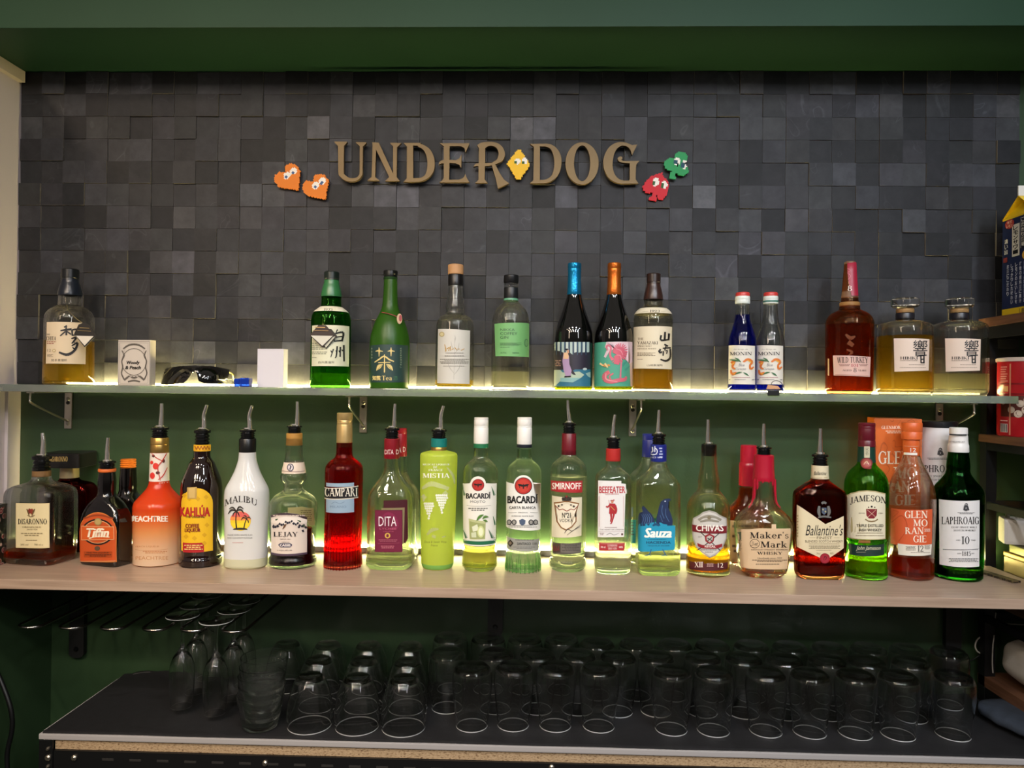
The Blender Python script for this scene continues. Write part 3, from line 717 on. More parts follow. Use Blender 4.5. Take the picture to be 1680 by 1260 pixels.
sign_letter('R', 'bronze letter R with a long kicked leg, left of the yellow diamond', [rnd([(665, 118), (700, 95, 1), (760, 85, 1), (820, 84, 1), (880, 98, 1), (925, 130, 1), (950, 172, 1), (958, 215, 1), (945, 260, 1), (915, 295, 1), (855, 320), (900, 410), (945, 480), (1000, 522), (885, 575), (865, 480), (820, 330), (745, 340), (742, 480), (770, 515), (648, 517), (680, 485), (680, 340), (660, 335), (628, 345), (640, 320), (660, 312), (682, 312), (685, 150)]), rnd([(748, 150), (775, 130, 1), (820, 124, 1), (865, 142, 1), (890, 185, 1), (890, 230, 1), (870, 275, 1), (820, 305), (748, 310)])], 680)
sign_letter('D', 'bronze letter D just right of the yellow diamond', [rnd([(1228, 105), (1400, 103, 1), (1470, 122, 1), (1520, 167, 1), (1550, 230, 1), (1558, 300, 1), (1545, 380, 1), (1515, 443, 1), (1465, 490, 1), (1400, 516, 1), (1330, 520, 1), (1228, 520), (1262, 490), (1268, 135)]), rnd([(1328, 130), (1385, 130, 1), (1440, 155, 1), (1470, 210, 1), (1483, 290, 1), (1478, 370, 1), (1455, 438, 1), (1410, 475, 1), (1360, 488, 1), (1328, 487)])], 680)
sign_letter('O', 'bronze letter O of the wall sign, next to the last letter', [ell(355, 311, 175, 223), ell(356, 310, 87, 191)], 900)
sign_letter('G', 'bronze letter G with a curl, last of the wall sign', [rnd([(938, 112), (885, 220), (872, 175, 1), (845, 140, 1), (805, 122, 1), (765, 126, 1), (725, 155, 1), (695, 210, 1), (680, 280, 1), (678, 340, 1), (690, 400, 1), (715, 450, 1), (760, 485, 1), (800, 495), (850, 495), (862, 480), (862, 310), (790, 303, 1), (750, 290, 1), (733, 262, 1), (750, 240, 1), (778, 242, 1), (782, 262, 1), (772, 268, 1), (785, 284, 1), (820, 287), (960, 285), (930, 320), (925, 350), (922, 480), (950, 522), (790, 525, 1), (710, 510, 1), (650, 475, 1), (610, 420, 1), (585, 350, 1), (582, 280, 1), (600, 210, 1), (635, 150, 1), (690, 105, 1), (760, 85, 1), (830, 95, 1), (885, 118)])], 900)

# ------------------------------------------------------------------ fused-bead ornaments
def inside(p, poly):
    r = False; n = len(poly)
    for i in range(n):
        (x0, y0), (x1, y1) = poly[i], poly[(i+1) % n]
        if (y0 > p[1]) != (y1 > p[1]) and p[0] < (x1-x0)*(p[1]-y0)/(y1-y0)+x0: r = not r
    return r
def beads(label, polys, col, rot, ox, eyes, pup, yf=-.0125, pitch=13.5, grp='bead ornaments around the sign'):
    allp = [p for q in polys for p in q]; cx = sum(p[0] for p in allp)/len(allp); cyy = sum(p[1] for p in allp)/len(allp)
    c = W(cx/SX+ox, cyy/SX+220, yf); sc = depth(c)/F/SX; a = math.radians(rot); r = pitch/2*sc
    body, ey, pu = bmesh.new(), bmesh.new(), bmesh.new()
    for i in range(-22, 23):
        for j in range(-22, 23):
            x = cx+pitch*(i*math.cos(a)-j*math.sin(a)); y = cyy+pitch*(i*math.sin(a)+j*math.cos(a))
            if not any(inside((x, y), q) for q in polys): continue
            tgt = body
            if any(abs((x-e[0])*math.cos(a)+(y-e[1])*math.sin(a))/e[2]+abs(-(x-e[0])*math.sin(a)+(y-e[1])*math.cos(a))/e[3] < 1.35 and abs((x-e[0])*math.cos(a)+(y-e[1])*math.sin(a)) < e[2] and abs(-(x-e[0])*math.sin(a)+(y-e[1])*math.cos(a)) < e[3] for e in eyes): tgt = ey
            if any(abs((x-e[0])*math.cos(a)+(y-e[1])*math.sin(a)) < e[2] and abs(-(x-e[0])*math.sin(a)+(y-e[1])*math.cos(a)) < e[3] for e in pup): tgt = pu
            t = bmesh.new(); p = Vector(((x-cx)*sc, 0, -(y-cyy)*sc)); h = r*1.03            # each bead, ironed flat into its neighbours
            F_ = [t.verts.new(p+Vector((h*(u*math.cos(a)-w_*math.sin(a)), 0, -h*(u*math.sin(a)+w_*math.cos(a))))) for u, w_ in ((-1, -1), (-1, 1), (1, 1), (1, -1))]
            K_ = [t.verts.new(v.co+Vector((0, .0042, 0))) for v in F_]
            t.faces.new(F_); t.faces.new(K_[::-1])
            for q in range(4): t.faces.new([F_[q], K_[q], K_[(q+1) % 4], F_[(q+1) % 4]])
            bmesh.ops.recalc_face_normals(t, faces=t.faces)
            join(tgt, t)
    o = link('bead_ornament', body, pm(col, .6, spec=.3), None, None, c); tag(o, label, 'ornament', grp)
    if ey.verts: link('eye_whites', ey, pm('#ece6dc', .6, spec=.3), o)
    else: ey.free()
    if pu.verts: link('pupils', pu, pm(beads.pc, .6, spec=.3), o)
    else: pu.free()
beads.pc = '#3c5a86'
beads('orange bead heart with eyes, upper of the two left of the sign', [[(215, 312), (292, 318), (342, 390), (322, 592), (108, 562), (62, 490), (72, 435), (112, 402), (180, 402), (178, 350)]], '#dc7a20', 40, 440, [(266, 390, 34, 40), (202, 440, 34, 40)], [(262, 406, 17, 17), (194, 454, 17, 17)])
beads('orange bead heart with eyes, lower and nearer the letter U', [[(518, 422), (592, 428), (642, 490), (607, 694), (403, 648), (360, 580), (368, 520), (408, 492), (476, 508), (482, 450)]], '#dc7a20', 38, 440, [(573, 498, 34, 40), (503, 545, 34, 40)], [(568, 515, 17, 17), (497, 561, 17, 17)])
beads.pc = '#2f5a2a'
beads('yellow bead diamond with eyes inside the wall sign', [[(1090, 163), (1120, 163), (1228, 320), (1120, 482), (1090, 482), (980, 312)]], '#ecbb2a', 2, 680, [(1092, 288, 28, 34), (1168, 288, 28, 34)], [(1074, 299, 17, 17), (1152, 299, 17, 17)])
beads('red bead spade with eyes right of the letter G', [[(1200, 410), (1222, 455), (1262, 500), (1277, 570), (1258, 640), (1215, 692), (1165, 682), (1148, 645), (1140, 708), (1055, 694), (1098, 655), (1102, 622), (1050, 624), (1005, 595), (997, 560), (1030, 500), (1090, 445), (1150, 422)]], '#c41f2c', 12, 900, [(1136, 508, 34, 44), (1222, 538, 34, 44)], [(1119, 516, 17, 22), (1204, 546, 17, 22)], )
beads.pc = '#1f4a5c'
beads('green bead club with eyes above the red spade', [ell(1402, 252, 70, 68, 20), ell(1297, 322, 70, 68, 20), ell(1418, 378, 66, 62, 20), [(1300, 400), (1345, 330), (1380, 390), (1335, 425), (1355, 480), (1275, 460)]], '#2a9355', 10, 900, [(1362, 290, 34, 44), (1440, 322, 34, 44)], [(1343, 298, 17, 22), (1422, 330, 17, 22)])
# ------------------------------------------------------------------ bottles on the counter
A_, B_, C_, D_, E_, F_, G_ = (0, 640, 3.706), (280, 640, 3.706), (520, 640, 3.706), (740, 640, 3.706), (960, 640, 3.706), (1180, 640, 3.706), (1380, 640, 3.5)
U1, U2, U3, U4 = (0, 400, 4.0), (400, 400, 4.0), (780, 400, 4.0), (1160, 400, 3.231)
GC, GS = 'bottles standing on the counter', 'bottles standing on the glass shelf'
ZC, ZS = Z_COUNTER, Z_SHELF
CR, INK, RED = '#e2d3b2', '#17130f', '#b3202a'
DARKG = pm('#070505', .06, 0, .6); DKBROWN = pm('#150605', .05, 0, .6)
YBACK = -.062

# square amaretto bottle with pourer
b = Bot('liqueur_bottle', 'nearly empty clear square bottle with cream label and pourer, leftmost on the counter', A_, 244, 1070, ZC, [(1070, 160), (1060, 168), (1000, 174), (800, 177), (640, 175), (605, 166), (580, 132), (565, 85), (550, 60), (535, 52), (490, 50), (470, 50)], dr=.74, n=5.5, rot=-9, group=GC)
b.glass(CLEAR, (.90, .34, .10), 960, t=.0045, base=.012)
b.cap('neck_band', [(490, 50.5), (525, 51)], pm('#7a5a34', .5))
b.pourer(395, 492, 50, 262, 253, 254, 248)
b.art('front_label', [R(97, 686, 302, 958, '#d8c594'), R(101, 690, 298, 954, '#e0d0a2', 1),
  E(182, 735, 9, 16, '#7c2d22', 2), BR([[(165, 722, 6), (172, 738, 9), (180, 765, 4)], [(214, 722, 6), (206, 738, 9), (196, 765, 4)], [(168, 760, 3), (190, 770, 5), (214, 760, 3)]], '#6a5230', 2), E(196, 738, 10, 18, '#8c3a28', 2),
  TX('DISARONNO', 112, 782, 285, 815, INK, 'serif', 2), TX('ORIGINALE', 138, 828, 252, 837, '#6a5a3a', 'serif', 2), TX('SINCE 1525', 165, 843, 230, 851, '#6a5a3a', 'sans', 2),
  MI(130, 868, 262, 892, 2, '#8a7a58', 2), MI(160, 910, 230, 918, 1, '#8a7a58', 2), TX('28% vol', 126, 934, 174, 945, '#6a5a3a', 'sans', 2), TX('700 ml e', 210, 934, 262, 945, '#6a5a3a', 'sans', 2)])
# the same kind, full, square black stopper, behind
b = Bot('liqueur_bottle', 'full dark square bottle with black block stopper, behind the leftmost bottle', A_, 415, 1010, ZC, [(1040, 140), (1020, 146), (640, 146), (600, 140), (570, 120), (552, 64), (535, 52), (465, 50)], dr=.6, n=5.5, rot=6, Yc=-.042, group=GC)
b.glass(gm((.55, .12, .1)), pm('#2a0606', .1), 560)
b.cap('neck_band', [(470, 51), (532, 53)], pm('#a99772', .4, .4))
o = b.cap('stopper', [(376, 108), (380, 112), (462, 112), (465, 108)], pm('#12100f', .35), n=14, seg=64)
b.rings.append((b.zy(466)+.0002, b.m(112), b.m(112), 14)); b.rings.append((b.zy(375), b.m(112), b.m(112), 14)); b.n = 14
b.art('lettering', [TX('DISARONNO', 300, 404, 412, 434, '#c9a862', 'serif', 1)], parent=o)

# tiffin: flat black bottle, orange label
b = Bot('liqueur_bottle', 'flat black bottle with arched orange label and pourer, third on the counter', A_, 643, 1073, ZC, [(1073, 142), (1060, 147), (860, 147), (800, 146), (760, 138), (720, 120), (690, 96), (660, 68), (640, 54), (615, 49), (590, 50), (560, 51), (500, 45)], dr=.5, n=6, rot=-15, group=GC)
b.solid(DARKG, 'glass_body')
b.cap('neck_ring', [(478, 48), (481, 49.5), (494, 49.5), (497, 48)], pm('#d96b2c', .5), label='orange plastic neck ring')
b.pourer(430, 480, 46, 290, 643, 644, 647)
OR = '#c9591f'
b.art('front_label', [ARCH(482, 742, 710, 1044, 120, '#c8742e'), ARCH(486, 747, 706, 1039, 117, '#c04e1c', 1),
  LINE([(510+i*9, 786-22*math.sin(PI*i/20)-4) for i in range(0, 21)], 10, '#8c3a14', 2), RING(597, 862, 98, 80, 9, '#1a1210', 2), RING(597, 862, 88, 70, 4, '#d8a070', 2),
  E(599, 800, 23, 23, '#9a8250', 3), E(599, 800, 17, 17, '#b59a60', 4),
  P([(498, 824), (694, 828), (696, 908), (498, 912)], '#e0a878', 3), P([(501, 828), (691, 832), (693, 904), (501, 908)], '#cf5a20', 4),
  TX('Tiffin', 530, 838, 668, 893, '#f3e6cc', 'heavy', 5, shear=.25), BR([[(545, 900, 8), (600, 890, 4), (670, 893, 6)]], '#e8d2ae', 5),
  E(594, 962, 17, 14, '#5a4632', 2), R(512, 980, 683, 1016, '#a2400f', 2), TX('FINE TEA LIQUEUR', 530, 983, 665, 994, '#1d0f08', 'sans', 3), MI(520, 998, 678, 1014, 2, '#1d0f08', 3), LINE([(492, 752+288), (704, 1036)], 2, '#e8b080', 2)])
b2 = Bot('liqueur_bottle', 'flat black bottle with bright orange cap, behind the orange-labelled bottle', A_, 772, 1020, ZC, [(1050, 128), (1030, 132), (840, 132), (780, 130), (720, 118), (680, 98), (650, 72), (625, 54), (600, 49), (580, 50), (500, 46), (470, 45)], dr=.5, n=6, rot=-14, Yc=YBACK, group=GC)
b2.solid(DARKG, 'glass_body'); b2.cap('cap', [(420, 42), (424, 46), (468, 47), (472, 46)], pm('#e07a1e', .4), ridges=4, label='bright orange screw cap')
b2.art('front_label', [R(640, 880, 845, 1010, '#8a9a4a'), R(645, 885, 842, 1005, '#3a4a18', 1), TX('Tiffin', 740, 905, 815, 985, '#d8e8a0', 'heavy', 2, shear=.2)])

# peach liqueur: gradient-sprayed bottle
def peach_mat(z0, z1, z2):
    mt, N, L = newmat('peach_spray_coat'); bs = N['Principled BSDF']; tc = N.new('ShaderNodeTexCoord'); sp = N.new('ShaderNodeSeparateXYZ'); mr = N.new('ShaderNodeMapRange'); cr = N.new('ShaderNodeValToRGB')
    mr.inputs['From Min'].default_value = z0; mr.inputs['From Max'].default_value = z2
    L.new(tc.outputs['Object'], sp.inputs[0]); L.new(sp.outputs[2], mr.inputs['Value']); L.new(mr.outputs[0], cr.inputs[0])
    e = cr.color_ramp.elements; e[0].position = 0; e[0].color = hexc('#efd6b8'); e[1].position = 1; e[1].color = hexc('#e2421c')
    for p, h in ((.2, '#f0cfa8'), (.42, '#f0a868'), (.56, '#ee7a3c'), (.68, '#e65422'), (.9, '#e2451e')):
        q = e.new(p); q.color = hexc(h)
    bs.inputs['Roughness'].default_value = .18; L.new(cr.outputs[0], bs.inputs['Base Color'])
    t = N.new('ShaderNodeBsdfTranslucent'); L.new(cr.outputs[0], t.inputs['Color']); mx = N.new('ShaderNodeMixShader'); mx.inputs[0].default_value = .38
    L.new(bs.outputs[0], mx.inputs[1]); L.new(t.outputs[0], mx.inputs[2]); L.new(mx.outputs[0], N['Material Output'].inputs[0]); return mt
b = Bot('liqueur_bottle', 'round bottle fading from orange-red to cream with white neck print', A_, 960, 1081, ZC, [(1081, 125), (1066, 137), (1040, 138), (900, 140), (760, 143), (710, 144), (685, 139), (655, 118), (620, 88), (590, 66), (560, 57), (540, 55), (380, 52)], group=GC)
b.solid(peach_mat(0, 0, b.zy(560)), 'glass_body')
b.band('neck_sleeve', 381, 551, pm('#e9ddd0', .3))
b.art('neck_print', [BR([[(1012, 384, 5), (985, 430, 6), (960, 470, 6), (968, 520, 5), (975, 550, 4)], [(925, 385, 3), (950, 410, 5), (985, 430, 5)], [(1015, 470, 4), (990, 520, 6), (962, 545, 4)]], '#c23a2a', 1), E(948, 462, 17, 20, '#d8342a', 1), E(929, 520, 14, 20, '#d8342a', 1), E(925, 440, 9, 11, '#d8342a', 1), E(993, 430, 8, 12, '#5a2a24', 1), E(960, 503, 12, 10, '#5a2a24', 1), E(935, 400, 8, 9, '#5a2a24', 1)], base=.0009)
b.cap('neck_band', [(290, 50), (293, 52), (330, 52), (332, 50.5), (336, 52), (378, 52.5), (382, 51)], GOLD)
b.pourer(222, 292, 48, 82, 968, 970, 970)
b.art('lettering', [TX('PEACHTREE', 800, 765, 1020, 800, '#f7ead8', 'heavy', 0), MI(920, 575, 975, 584, 1, '#f0b8a0', 0), TX('PEACH LIQUEUR', 826, 946, 968, 957, '#c98a5a', 'sans', 0), LINE([(822, 968), (1020, 966)], 1.5, '#c98a5a', 0), MI(870, 978, 1015, 996, 2, '#c98a5a', 0), TX('PEACHTREE', 826, 1010, 1022, 1031, '#c9915f', 'sans', 0)])

# coffee liqueur
b = Bot('liqueur_bottle', 'dark bottle with yellow arched label and yellow neck stripe', B_, 181, 1086, ZC, [(1086, 106), (1075, 120), (1050, 122), (1015, 122), (1000, 114), (985, 113), (965, 116), (700, 120), (600, 119), (550, 113), (510, 100), (470, 84), (440, 72), (425, 60), (405, 49), (330, 46)], group=GC, cat='bottle')
b.solid(DKBROWN, 'glass_body')
b.cap('neck_band', [(331, 46), (333, 48.5), (369, 48.5), (372, 46)], pm('#e0a820', .4), cx=None)
b.art('neck_print', [LINE([(150+9*i, 362 if i % 2 else 340) for i in range(11)], 4, '#8a3a1a', 0)], base=.0012)
b.art('front_label', [ARCH(66, 596, 256, 975, 90, '#e2b41c'), R(76, 926, 202, 984, '#a81c22', 1)] +
  [P([(x, y), (x+15, y-15), (x+30, y), (x+15, y+15)], '#cf9e16', 1) for x, y in ((70, 640), (150, 660), (200, 650), (80, 890), (130, 900), (190, 880), (205, 820), (190, 930), (100, 660))] +
  [P([(102, 591), (160, 589), (158, 660), (104, 660)], '#b59452', 2), P([(112, 595), (150, 594), (148, 655), (114, 655)], '#c9aa66', 3),
  TX('KAHLÚA', 62, 697, 238, 768, '#b01e20', 'heavy', 3), TX('THE ORIGINAL', 92, 762, 208, 776, '#5a1a10', 'bold', 3), TX('COFFEE', 92, 812, 174, 838, '#7c1a14', 'heavy', 3), TX('LIQUEUR', 88, 840, 181, 866, '#7c1a14', 'heavy', 3), MI(86, 940, 194, 975, 3, '#e8c87a', 3)])
b.pourer(235, 333, 45, 92, 192, 190, 207)

# coconut liqueur
b = Bot('liqueur_bottle', 'opaque white bottle with palm tree and sunset print', B_, 457, 1096, ZC, [(1096, 112), (1085, 124), (1060, 126), (1000, 127), (900, 126), (800, 127), (720, 130), (650, 131), (610, 128), (580, 117), (550, 101), (520, 86), (490, 73), (450, 60), (415, 52), (378, 50), (300, 47)], dr=.8, n=2.3, group=GC)
WM = frosted((.80, .80, .80), .3, .12)
b.solid(WM, 'glass_body', y0=1010, y1=378)
o = b.solid(frosted((.86, .86, .62), .45, .08), 'clear_base', y0=1096, y1=1010.5); o['label'] = 'uncoated yellowish foot of the bottle'
b.cap('neck_band', [(296, 48), (300, 50), (374, 50), (379, 49)], pm('#121212', .3))
b.pourer(236, 300, 45, 96, 470, 466, 482)
yy = [632, 640, 654, 672, 695]
b.art('front_print', [TX('MALIBU', 330, 668, 525, 708, '#3a3634', 'serif', 0, bow=26),
  E(425, 796, 62, 59, '#e8c62c', 0, 30), E(425, 790, 62, 53, '#e8904a', 1, 24, 180, 360), E(425, 770, 54, 30, '#d8605a', 2, 20, 180, 360), P([(366, 806), (484, 806), (470, 836), (380, 836)], '#ecd02c', 1),
  E(424, 848, 44, 12, '#2a2a26', 2, 20, 180, 360), BR([[(402, 838, 9), (398, 790, 6), (402, 738, 6)], [(402, 736, 4), (372, 728, 11), (352, 752, 3)], [(402, 734, 4), (378, 712, 10), (358, 722, 3)], [(402, 734, 4), (420, 708, 10), (444, 722, 3)], [(402, 734, 4), (428, 726, 11), (448, 752, 3)], [(402, 736, 4), (412, 748, 8), (420, 770, 2)], [(402, 736, 4), (385, 748, 8), (380, 768, 2)]], '#2a2320', 3),
  BR([[(446, 840, 7), (452, 810, 5), (460, 784, 5)], [(460, 782, 3), (442, 774, 8), (430, 790, 2)], [(460, 782, 3), (458, 766, 8), (444, 762, 2)], [(460, 782, 3), (476, 772, 8), (488, 784, 2)], [(460, 782, 3), (470, 792, 6), (474, 808, 2)]], '#2a2320', 3),
  TX('MADE WITH WHITE RUM', 348, 877, 495, 886, '#5a5654', 'sans', 0), TX('AND COCONUT FLAVOUR', 345, 894, 497, 903, '#5a5654', 'sans', 0), MI(376, 926, 440, 932, 1, '#b8605a', 0)])

# cassis
b = Bot('liqueur_bottle', 'pear-shaped clear bottle holding dark cassis, with gold neck band and pourer', B_, 741, 1096, ZC, [(1096, 128), (1085, 140), (1050, 142), (1015, 140), (1000, 132), (985, 131), (950, 133), (850, 138), (760, 143), (700, 142), (680, 138), (655, 124), (635, 102), (620, 78), (605, 62), (590, 57), (565, 62), (545, 76), (530, 79), (515, 77), (505, 70), (490, 69), (436, 58), (400, 53), (335, 50), (265, 46)], group=GC)
b.glass(CLEAR, pm('#140408', .12), 848, t=.0035, base=.006)
b.cap('neck_band', [(262, 45), (265, 47.5), (332, 48), (336, 46)], pm('#b0803c', .45))
b.band('neck_label', 437, 503, pm('#dcc9b6', .5), .0004)
b.art('neck_emblem', [LINE([(680, 489), (818, 489)], 3, '#7a5a5a', 1), E(729, 470, 20, 24, '#2c2a44', 1), E(729, 470, 14, 18, '#cfc4c4', 2), BR([[(726, 484, 6), (732, 462, 9), (724, 456, 4)]], '#2c2a44', 3)], base=.0007)
b.art('front_label', [P([(612, 800), (612, 770), (640, 752), (700, 744), (770, 752), (828, 776), (828, 990), (612, 994)], '#d9ccc0'), P([(612, 793), (625, 783), (700, 768), (800, 775), (828, 788), (828, 805), (612, 805)], '#e6dbd0', 1), LINE([(612, 768), (650, 757), (700, 752), (770, 759), (828, 780)], 14, '#3a2a30', 1), MI(625, 759, 815, 771, 1, '#c9b8ac', 2),
  BR([[(660+12*i, 790+8*((i*7) % 3)+abs(i-5)*4, 14), (668+12*i, 796+6*((i*5) % 3)+abs(i-5)*4, 12)] for i in range(-3, 14)], '#1f2030', 2), BR([[(625+i*25, 828-i % 2*9, 14), (632+i*25, 838-i % 2*6, 10)] for i in (0, 1, 6, 7)]+[[(800, 850, 14), (806, 862, 10)]], '#20222f', 2), BR([[(640, 790, 10), (655, 782, 3)], [(790, 800, 10), (770, 790, 3)], [(815, 830, 9), (800, 820, 3)]], '#3f5a3c', 3),
  BR([[(682, 845, 3), (694, 828, 10), (704, 812, 5)]], '#6a4a2c', 3), TX('LEJAY', 628, 862, 772, 893, '#211a20', 'serif', 3), TX('DEPUIS 1841', 668, 902, 728, 909, '#4a4040', 'sans', 3), TX('CRÈME DE', 675, 920, 722, 927, '#4a4040', 'sans', 3), P([(656, 940), (668, 930), (728, 930), (740, 940), (728, 955), (668, 955)], '#2c2c4c', 3), TX('CASSIS', 666, 935, 730, 950, '#e8e0dc', 'heavy', 4), TX('LIQUEUR', 650, 970, 740, 978, '#3a3034', 'sans', 3), R(612, 984, 828, 996, '#4a3a4c', 2)])
b.art('back_label', [P([(712, 715), (800, 708), (872, 716), (884, 820), (840, 826), (828, 780), (712, 750)], '#c9bc7c', 0), MI(790, 730, 860, 800, 6, '#8f8250', 1)], base=-.0006)
b.pourer(214, 264, 43, 70, 757, 758, 757)

# bitter red aperitif
b = Bot('liqueur_bottle', 'tall dark red aperitif bottle with gold cap and ribbed foot', C_, 157, 1098, ZC, [(1098, 102), (1088, 115), (1060, 116), (985, 113), (960, 111), (700, 112), (500, 114), (470, 111), (450, 102), (435, 88), (420, 68), (405, 54), (385, 49), (310, 47)], group=GC)
b.glass(gm((.93, .5, .46)), (.72, .04, .05), 352)
b.cap('cap', [(139, 44), (142, 47), (180, 47), (183, 45), (190, 47), (194, 45), (202, 47), (208, 45), (214, 47), (318, 47.5), (320, 46)], pm('#b99c66', .35, .5), label='pale gold long cap')
bm = bmesh.new()
for i in range(18):
    a = PI*(i+.5)/18+PI
    rr = b.at(b.zy(900))[0]
    tube(bm, [(rr*math.cos(a), rr*math.sin(a), b.zy(1078)), (rr*math.cos(a), rr*math.sin(a), b.zy(775))], [.0012, .0004], 6)
link('rib', bm, gm((.85, .12, .1)), b.root, 60)['label'] = 'raised red glass ribs on the lower body'
b.art('front_label', [R(57, 562, 225, 584, '#8fa6b8'), R(57, 654, 225, 741, '#8ea5b9'), P([(48, 590), (250, 580), (250, 654), (48, 658)], '#d8d0c0', 1), P([(48, 595), (250, 586), (250, 648), (48, 652)], '#101014', 2), TX('CAMPARI', 52, 593, 243, 646, '#e8e2d2', 'serif', 3), TX('MILANO', 80, 702, 178, 716, '#6a8298', 'sans', 1), BR([[(88, 692, 2), (110, 680, 3), (140, 690, 2), (168, 678, 3)]], '#6a8298', 1)])

# lychee liqueur, two
b = Bot('liqueur_bottle', 'clear bottle with crimson square label, crimson neck sleeve and pourer', C_, 446, 1100, ZC, [(1100, 128), (1085, 142), (1040, 143), (1000, 139), (985, 138), (700, 138), (650, 136), (620, 128), (590, 112), (560, 90), (530, 68), (505, 55), (480, 49), (415, 46), (300, 45)], dr=.78, n=3.4, group=GC)
b.glass(CLEAR, (.96, .97, .86), 985, t=.0045, base=.012)
b.cap('neck_band', [(295, 44), (298, 46.5), (412, 47.5), (416, 46)], pm('#7e1420', .35)); b.pourer(226, 298, 42, 84, 458, 460, 462)
b.rings2 = b.rings
b.art('neck_print', [TX('DITA', 414, 362, 465, 390, '#e8d8d0', 'sans', 0), TX('DI', 480, 362, 502, 390, '#e8d8d0', 'sans', 0)], base=.0007)
b.art('back_label', [P([(405, 672), (552, 665), (556, 900), (540, 930), (405, 930)], '#5a1626', 0), P([(392, 718), (534, 714), (528, 935), (392, 935)], '#b8a878', 1)], base=-.0012)
b.art('front_label', [R(352, 728, 520, 984, '#5c0f2c'), R(356, 732, 516, 980, '#6a1234', 1), BR([[(400, 770, 8), (430, 750, 18), (470, 770, 20), (485, 830, 22), (440, 850, 10)]], '#7f1c44', 2), TX('DITA', 376, 768, 484, 826, '#e8d8dc', 'light', 3), TX('LYCHEE', 382, 836, 484, 848, '#b85a72', 'sans', 3), TX('LIQUEUR', 404, 856, 468, 863, '#b85a72', 'sans', 3), E(430, 884, 17, 17, '#c9a24a', 3), E(430, 884, 8, 10, '#6a1234', 4), LINE([(370, 932), (502, 928)], 2, '#9a4a5c', 3), MI(376, 908, 490, 924, 2, '#a85a6a', 3), MI(390, 946, 470, 966, 2, '#b86a76', 3)])
b = Bot('liqueur_bottle', 'unopened clear bottle with crimson cap sleeve, half hidden behind the crimson-labelled one', C_, 494, 1060, ZC, [(1060, 118), (1040, 124), (700, 122), (650, 120), (610, 110), (570, 86), (530, 60), (505, 48), (470, 44), (400, 42), (300, 41)], dr=.78, n=3.4, Yc=YBACK, group=GC)
b.glass(CLEAR, (.95, .96, .84), 500)
b.cap('neck_band', [(232, 40), (235, 42.5), (262, 42.5), (265, 41), (270, 42.5), (398, 44), (402, 43)], pm('#8a1622', .3), label='crimson capsule')
b.art('neck_print', [TX('A', 498, 350, 512, 380, '#e8d8d0', 'sans', 0), TX('D', 522, 345, 536, 375, '#e8d8d0', 'sans', 0)], base=.0009)

# muscat liqueur
b = Bot('liqueur_bottle', 'straight frosted yellow-green bottle with white grape print and teal neck band', C_, 732, 1103, ZC, [(1103, 90), (1092, 97), (1040, 98), (900, 103), (700, 108), (500, 112), (400, 113), (388, 110), (380, 98), (375, 78), (370, 58), (366, 48), (345, 46), (300, 45)], group=GC)
b.solid(frosted((.70, .80, .13), .62, .3), 'glass_body')
o = b.band('base_glass', 1045, 1101, frosted((.36, .68, .22), .6, .2), .0003); o['label'] = 'greener thick glass base'
b.cap('neck_band', [(294, 45), (297, 49), (344, 49.5), (346, 48)], pm('#14706a', .35), label='teal neck band'); b.cap('neck_ring', [(347, 47), (349, 48), (368, 48), (372, 48)], GOLD, label='gold neck ring')
b.pourer(236, 298, 44, 96, 742, 743, 757)
WP = '#c9cdb0'
gr = []
for gx, gy, rows, col in ((680, 690, 7, '#dfe2cc'), (757, 640, 8, '#e8ead8'), (650, 640, 3, '#b9c088')):
    for j in range(rows):
        n = max(1, rows-j-1) if j > 1 else rows-2
        for i in range(n): gr.append(E(gx+(i-(n-1)/2)*12+3*(j % 2), gy+j*15, 6.6, 7.4, col, 0, 10))
b.art('front_print', [TX('MUSCAT LIQUEUR', 645, 447, 807, 459, '#eef0dc', 'serif', 1), TX('DE', 708, 463, 733, 475, '#eef0dc', 'serif', 1), TX('FRANCE', 680, 480, 764, 492, '#eef0dc', 'serif', 1), TX('MISTIA', 645, 505, 806, 534, '#f2f2e2', 'serif', 1)] + gr +
  [BR([[(640, 600, 14), (690, 570, 30), (740, 580, 28), (800, 600, 22)], [(770, 620, 30), (790, 640, 26)], [(640, 640, 20), (660, 660, 26)], [(790, 470, 8), (826, 520, 16), (836, 570, 8)]], '#b7c07c', 0), BR([[(670, 880, 12), (700, 850, 24), (740, 845, 10)], [(700, 885, 16), (722, 895, 20)], [(760, 895, 10), (782, 888, 6)]], '#a9b26a', 0), TX('Doux & Sweet Wine', 652, 915, 786, 930, '#8f9a3a', 'light', 0, shear=.3), TX('France', 693, 937, 734, 950, '#8f9a3a', 'light', 0, shear=.3)])

# mojito rum and white rum
def rum(tr, cx, by, label, glassm, liq, fill):
    o = lambda d: d
    b = Bot('rum_bottle', label, tr, cx, by, ZC, [(by, 96), (by-10, 106), (by-50, 107), (by-115, 105), (by-160, 101), (by-180, 101), (by-215, 104), (by-400, 106), (by-580, 107), (by-620, 106), (by-645, 98), (by-665, 82), (by-680, 64), (by-695, 50), (by-710, 45), (by-760, 43)], group=GC)
    b.glass(glassm, liq, fill, t=.003)
    return b
BAT = lambda x, y, k, c, l: BR([[(x-26*k, y-8*k, 3), (x-14*k, y-4*k, 10*k), (x, y, 9*k), (x+14*k, y-4*k, 10*k), (x+26*k, y-8*k, 3)], [(x-22*k, y-6*k, 4), (x-16*k, y+10*k, 3)], [(x+22*k, y-6*k, 4), (x+16*k, y+10*k, 3)], [(x, y-10*k, 5), (x, y+14*k, 6*k)]], c, l)
b = rum(C_, 988, 1110, 'clear bottle of yellow mojito liqueur with white cap and green stripe', CLEAR, (.96, .93, .45), 935)
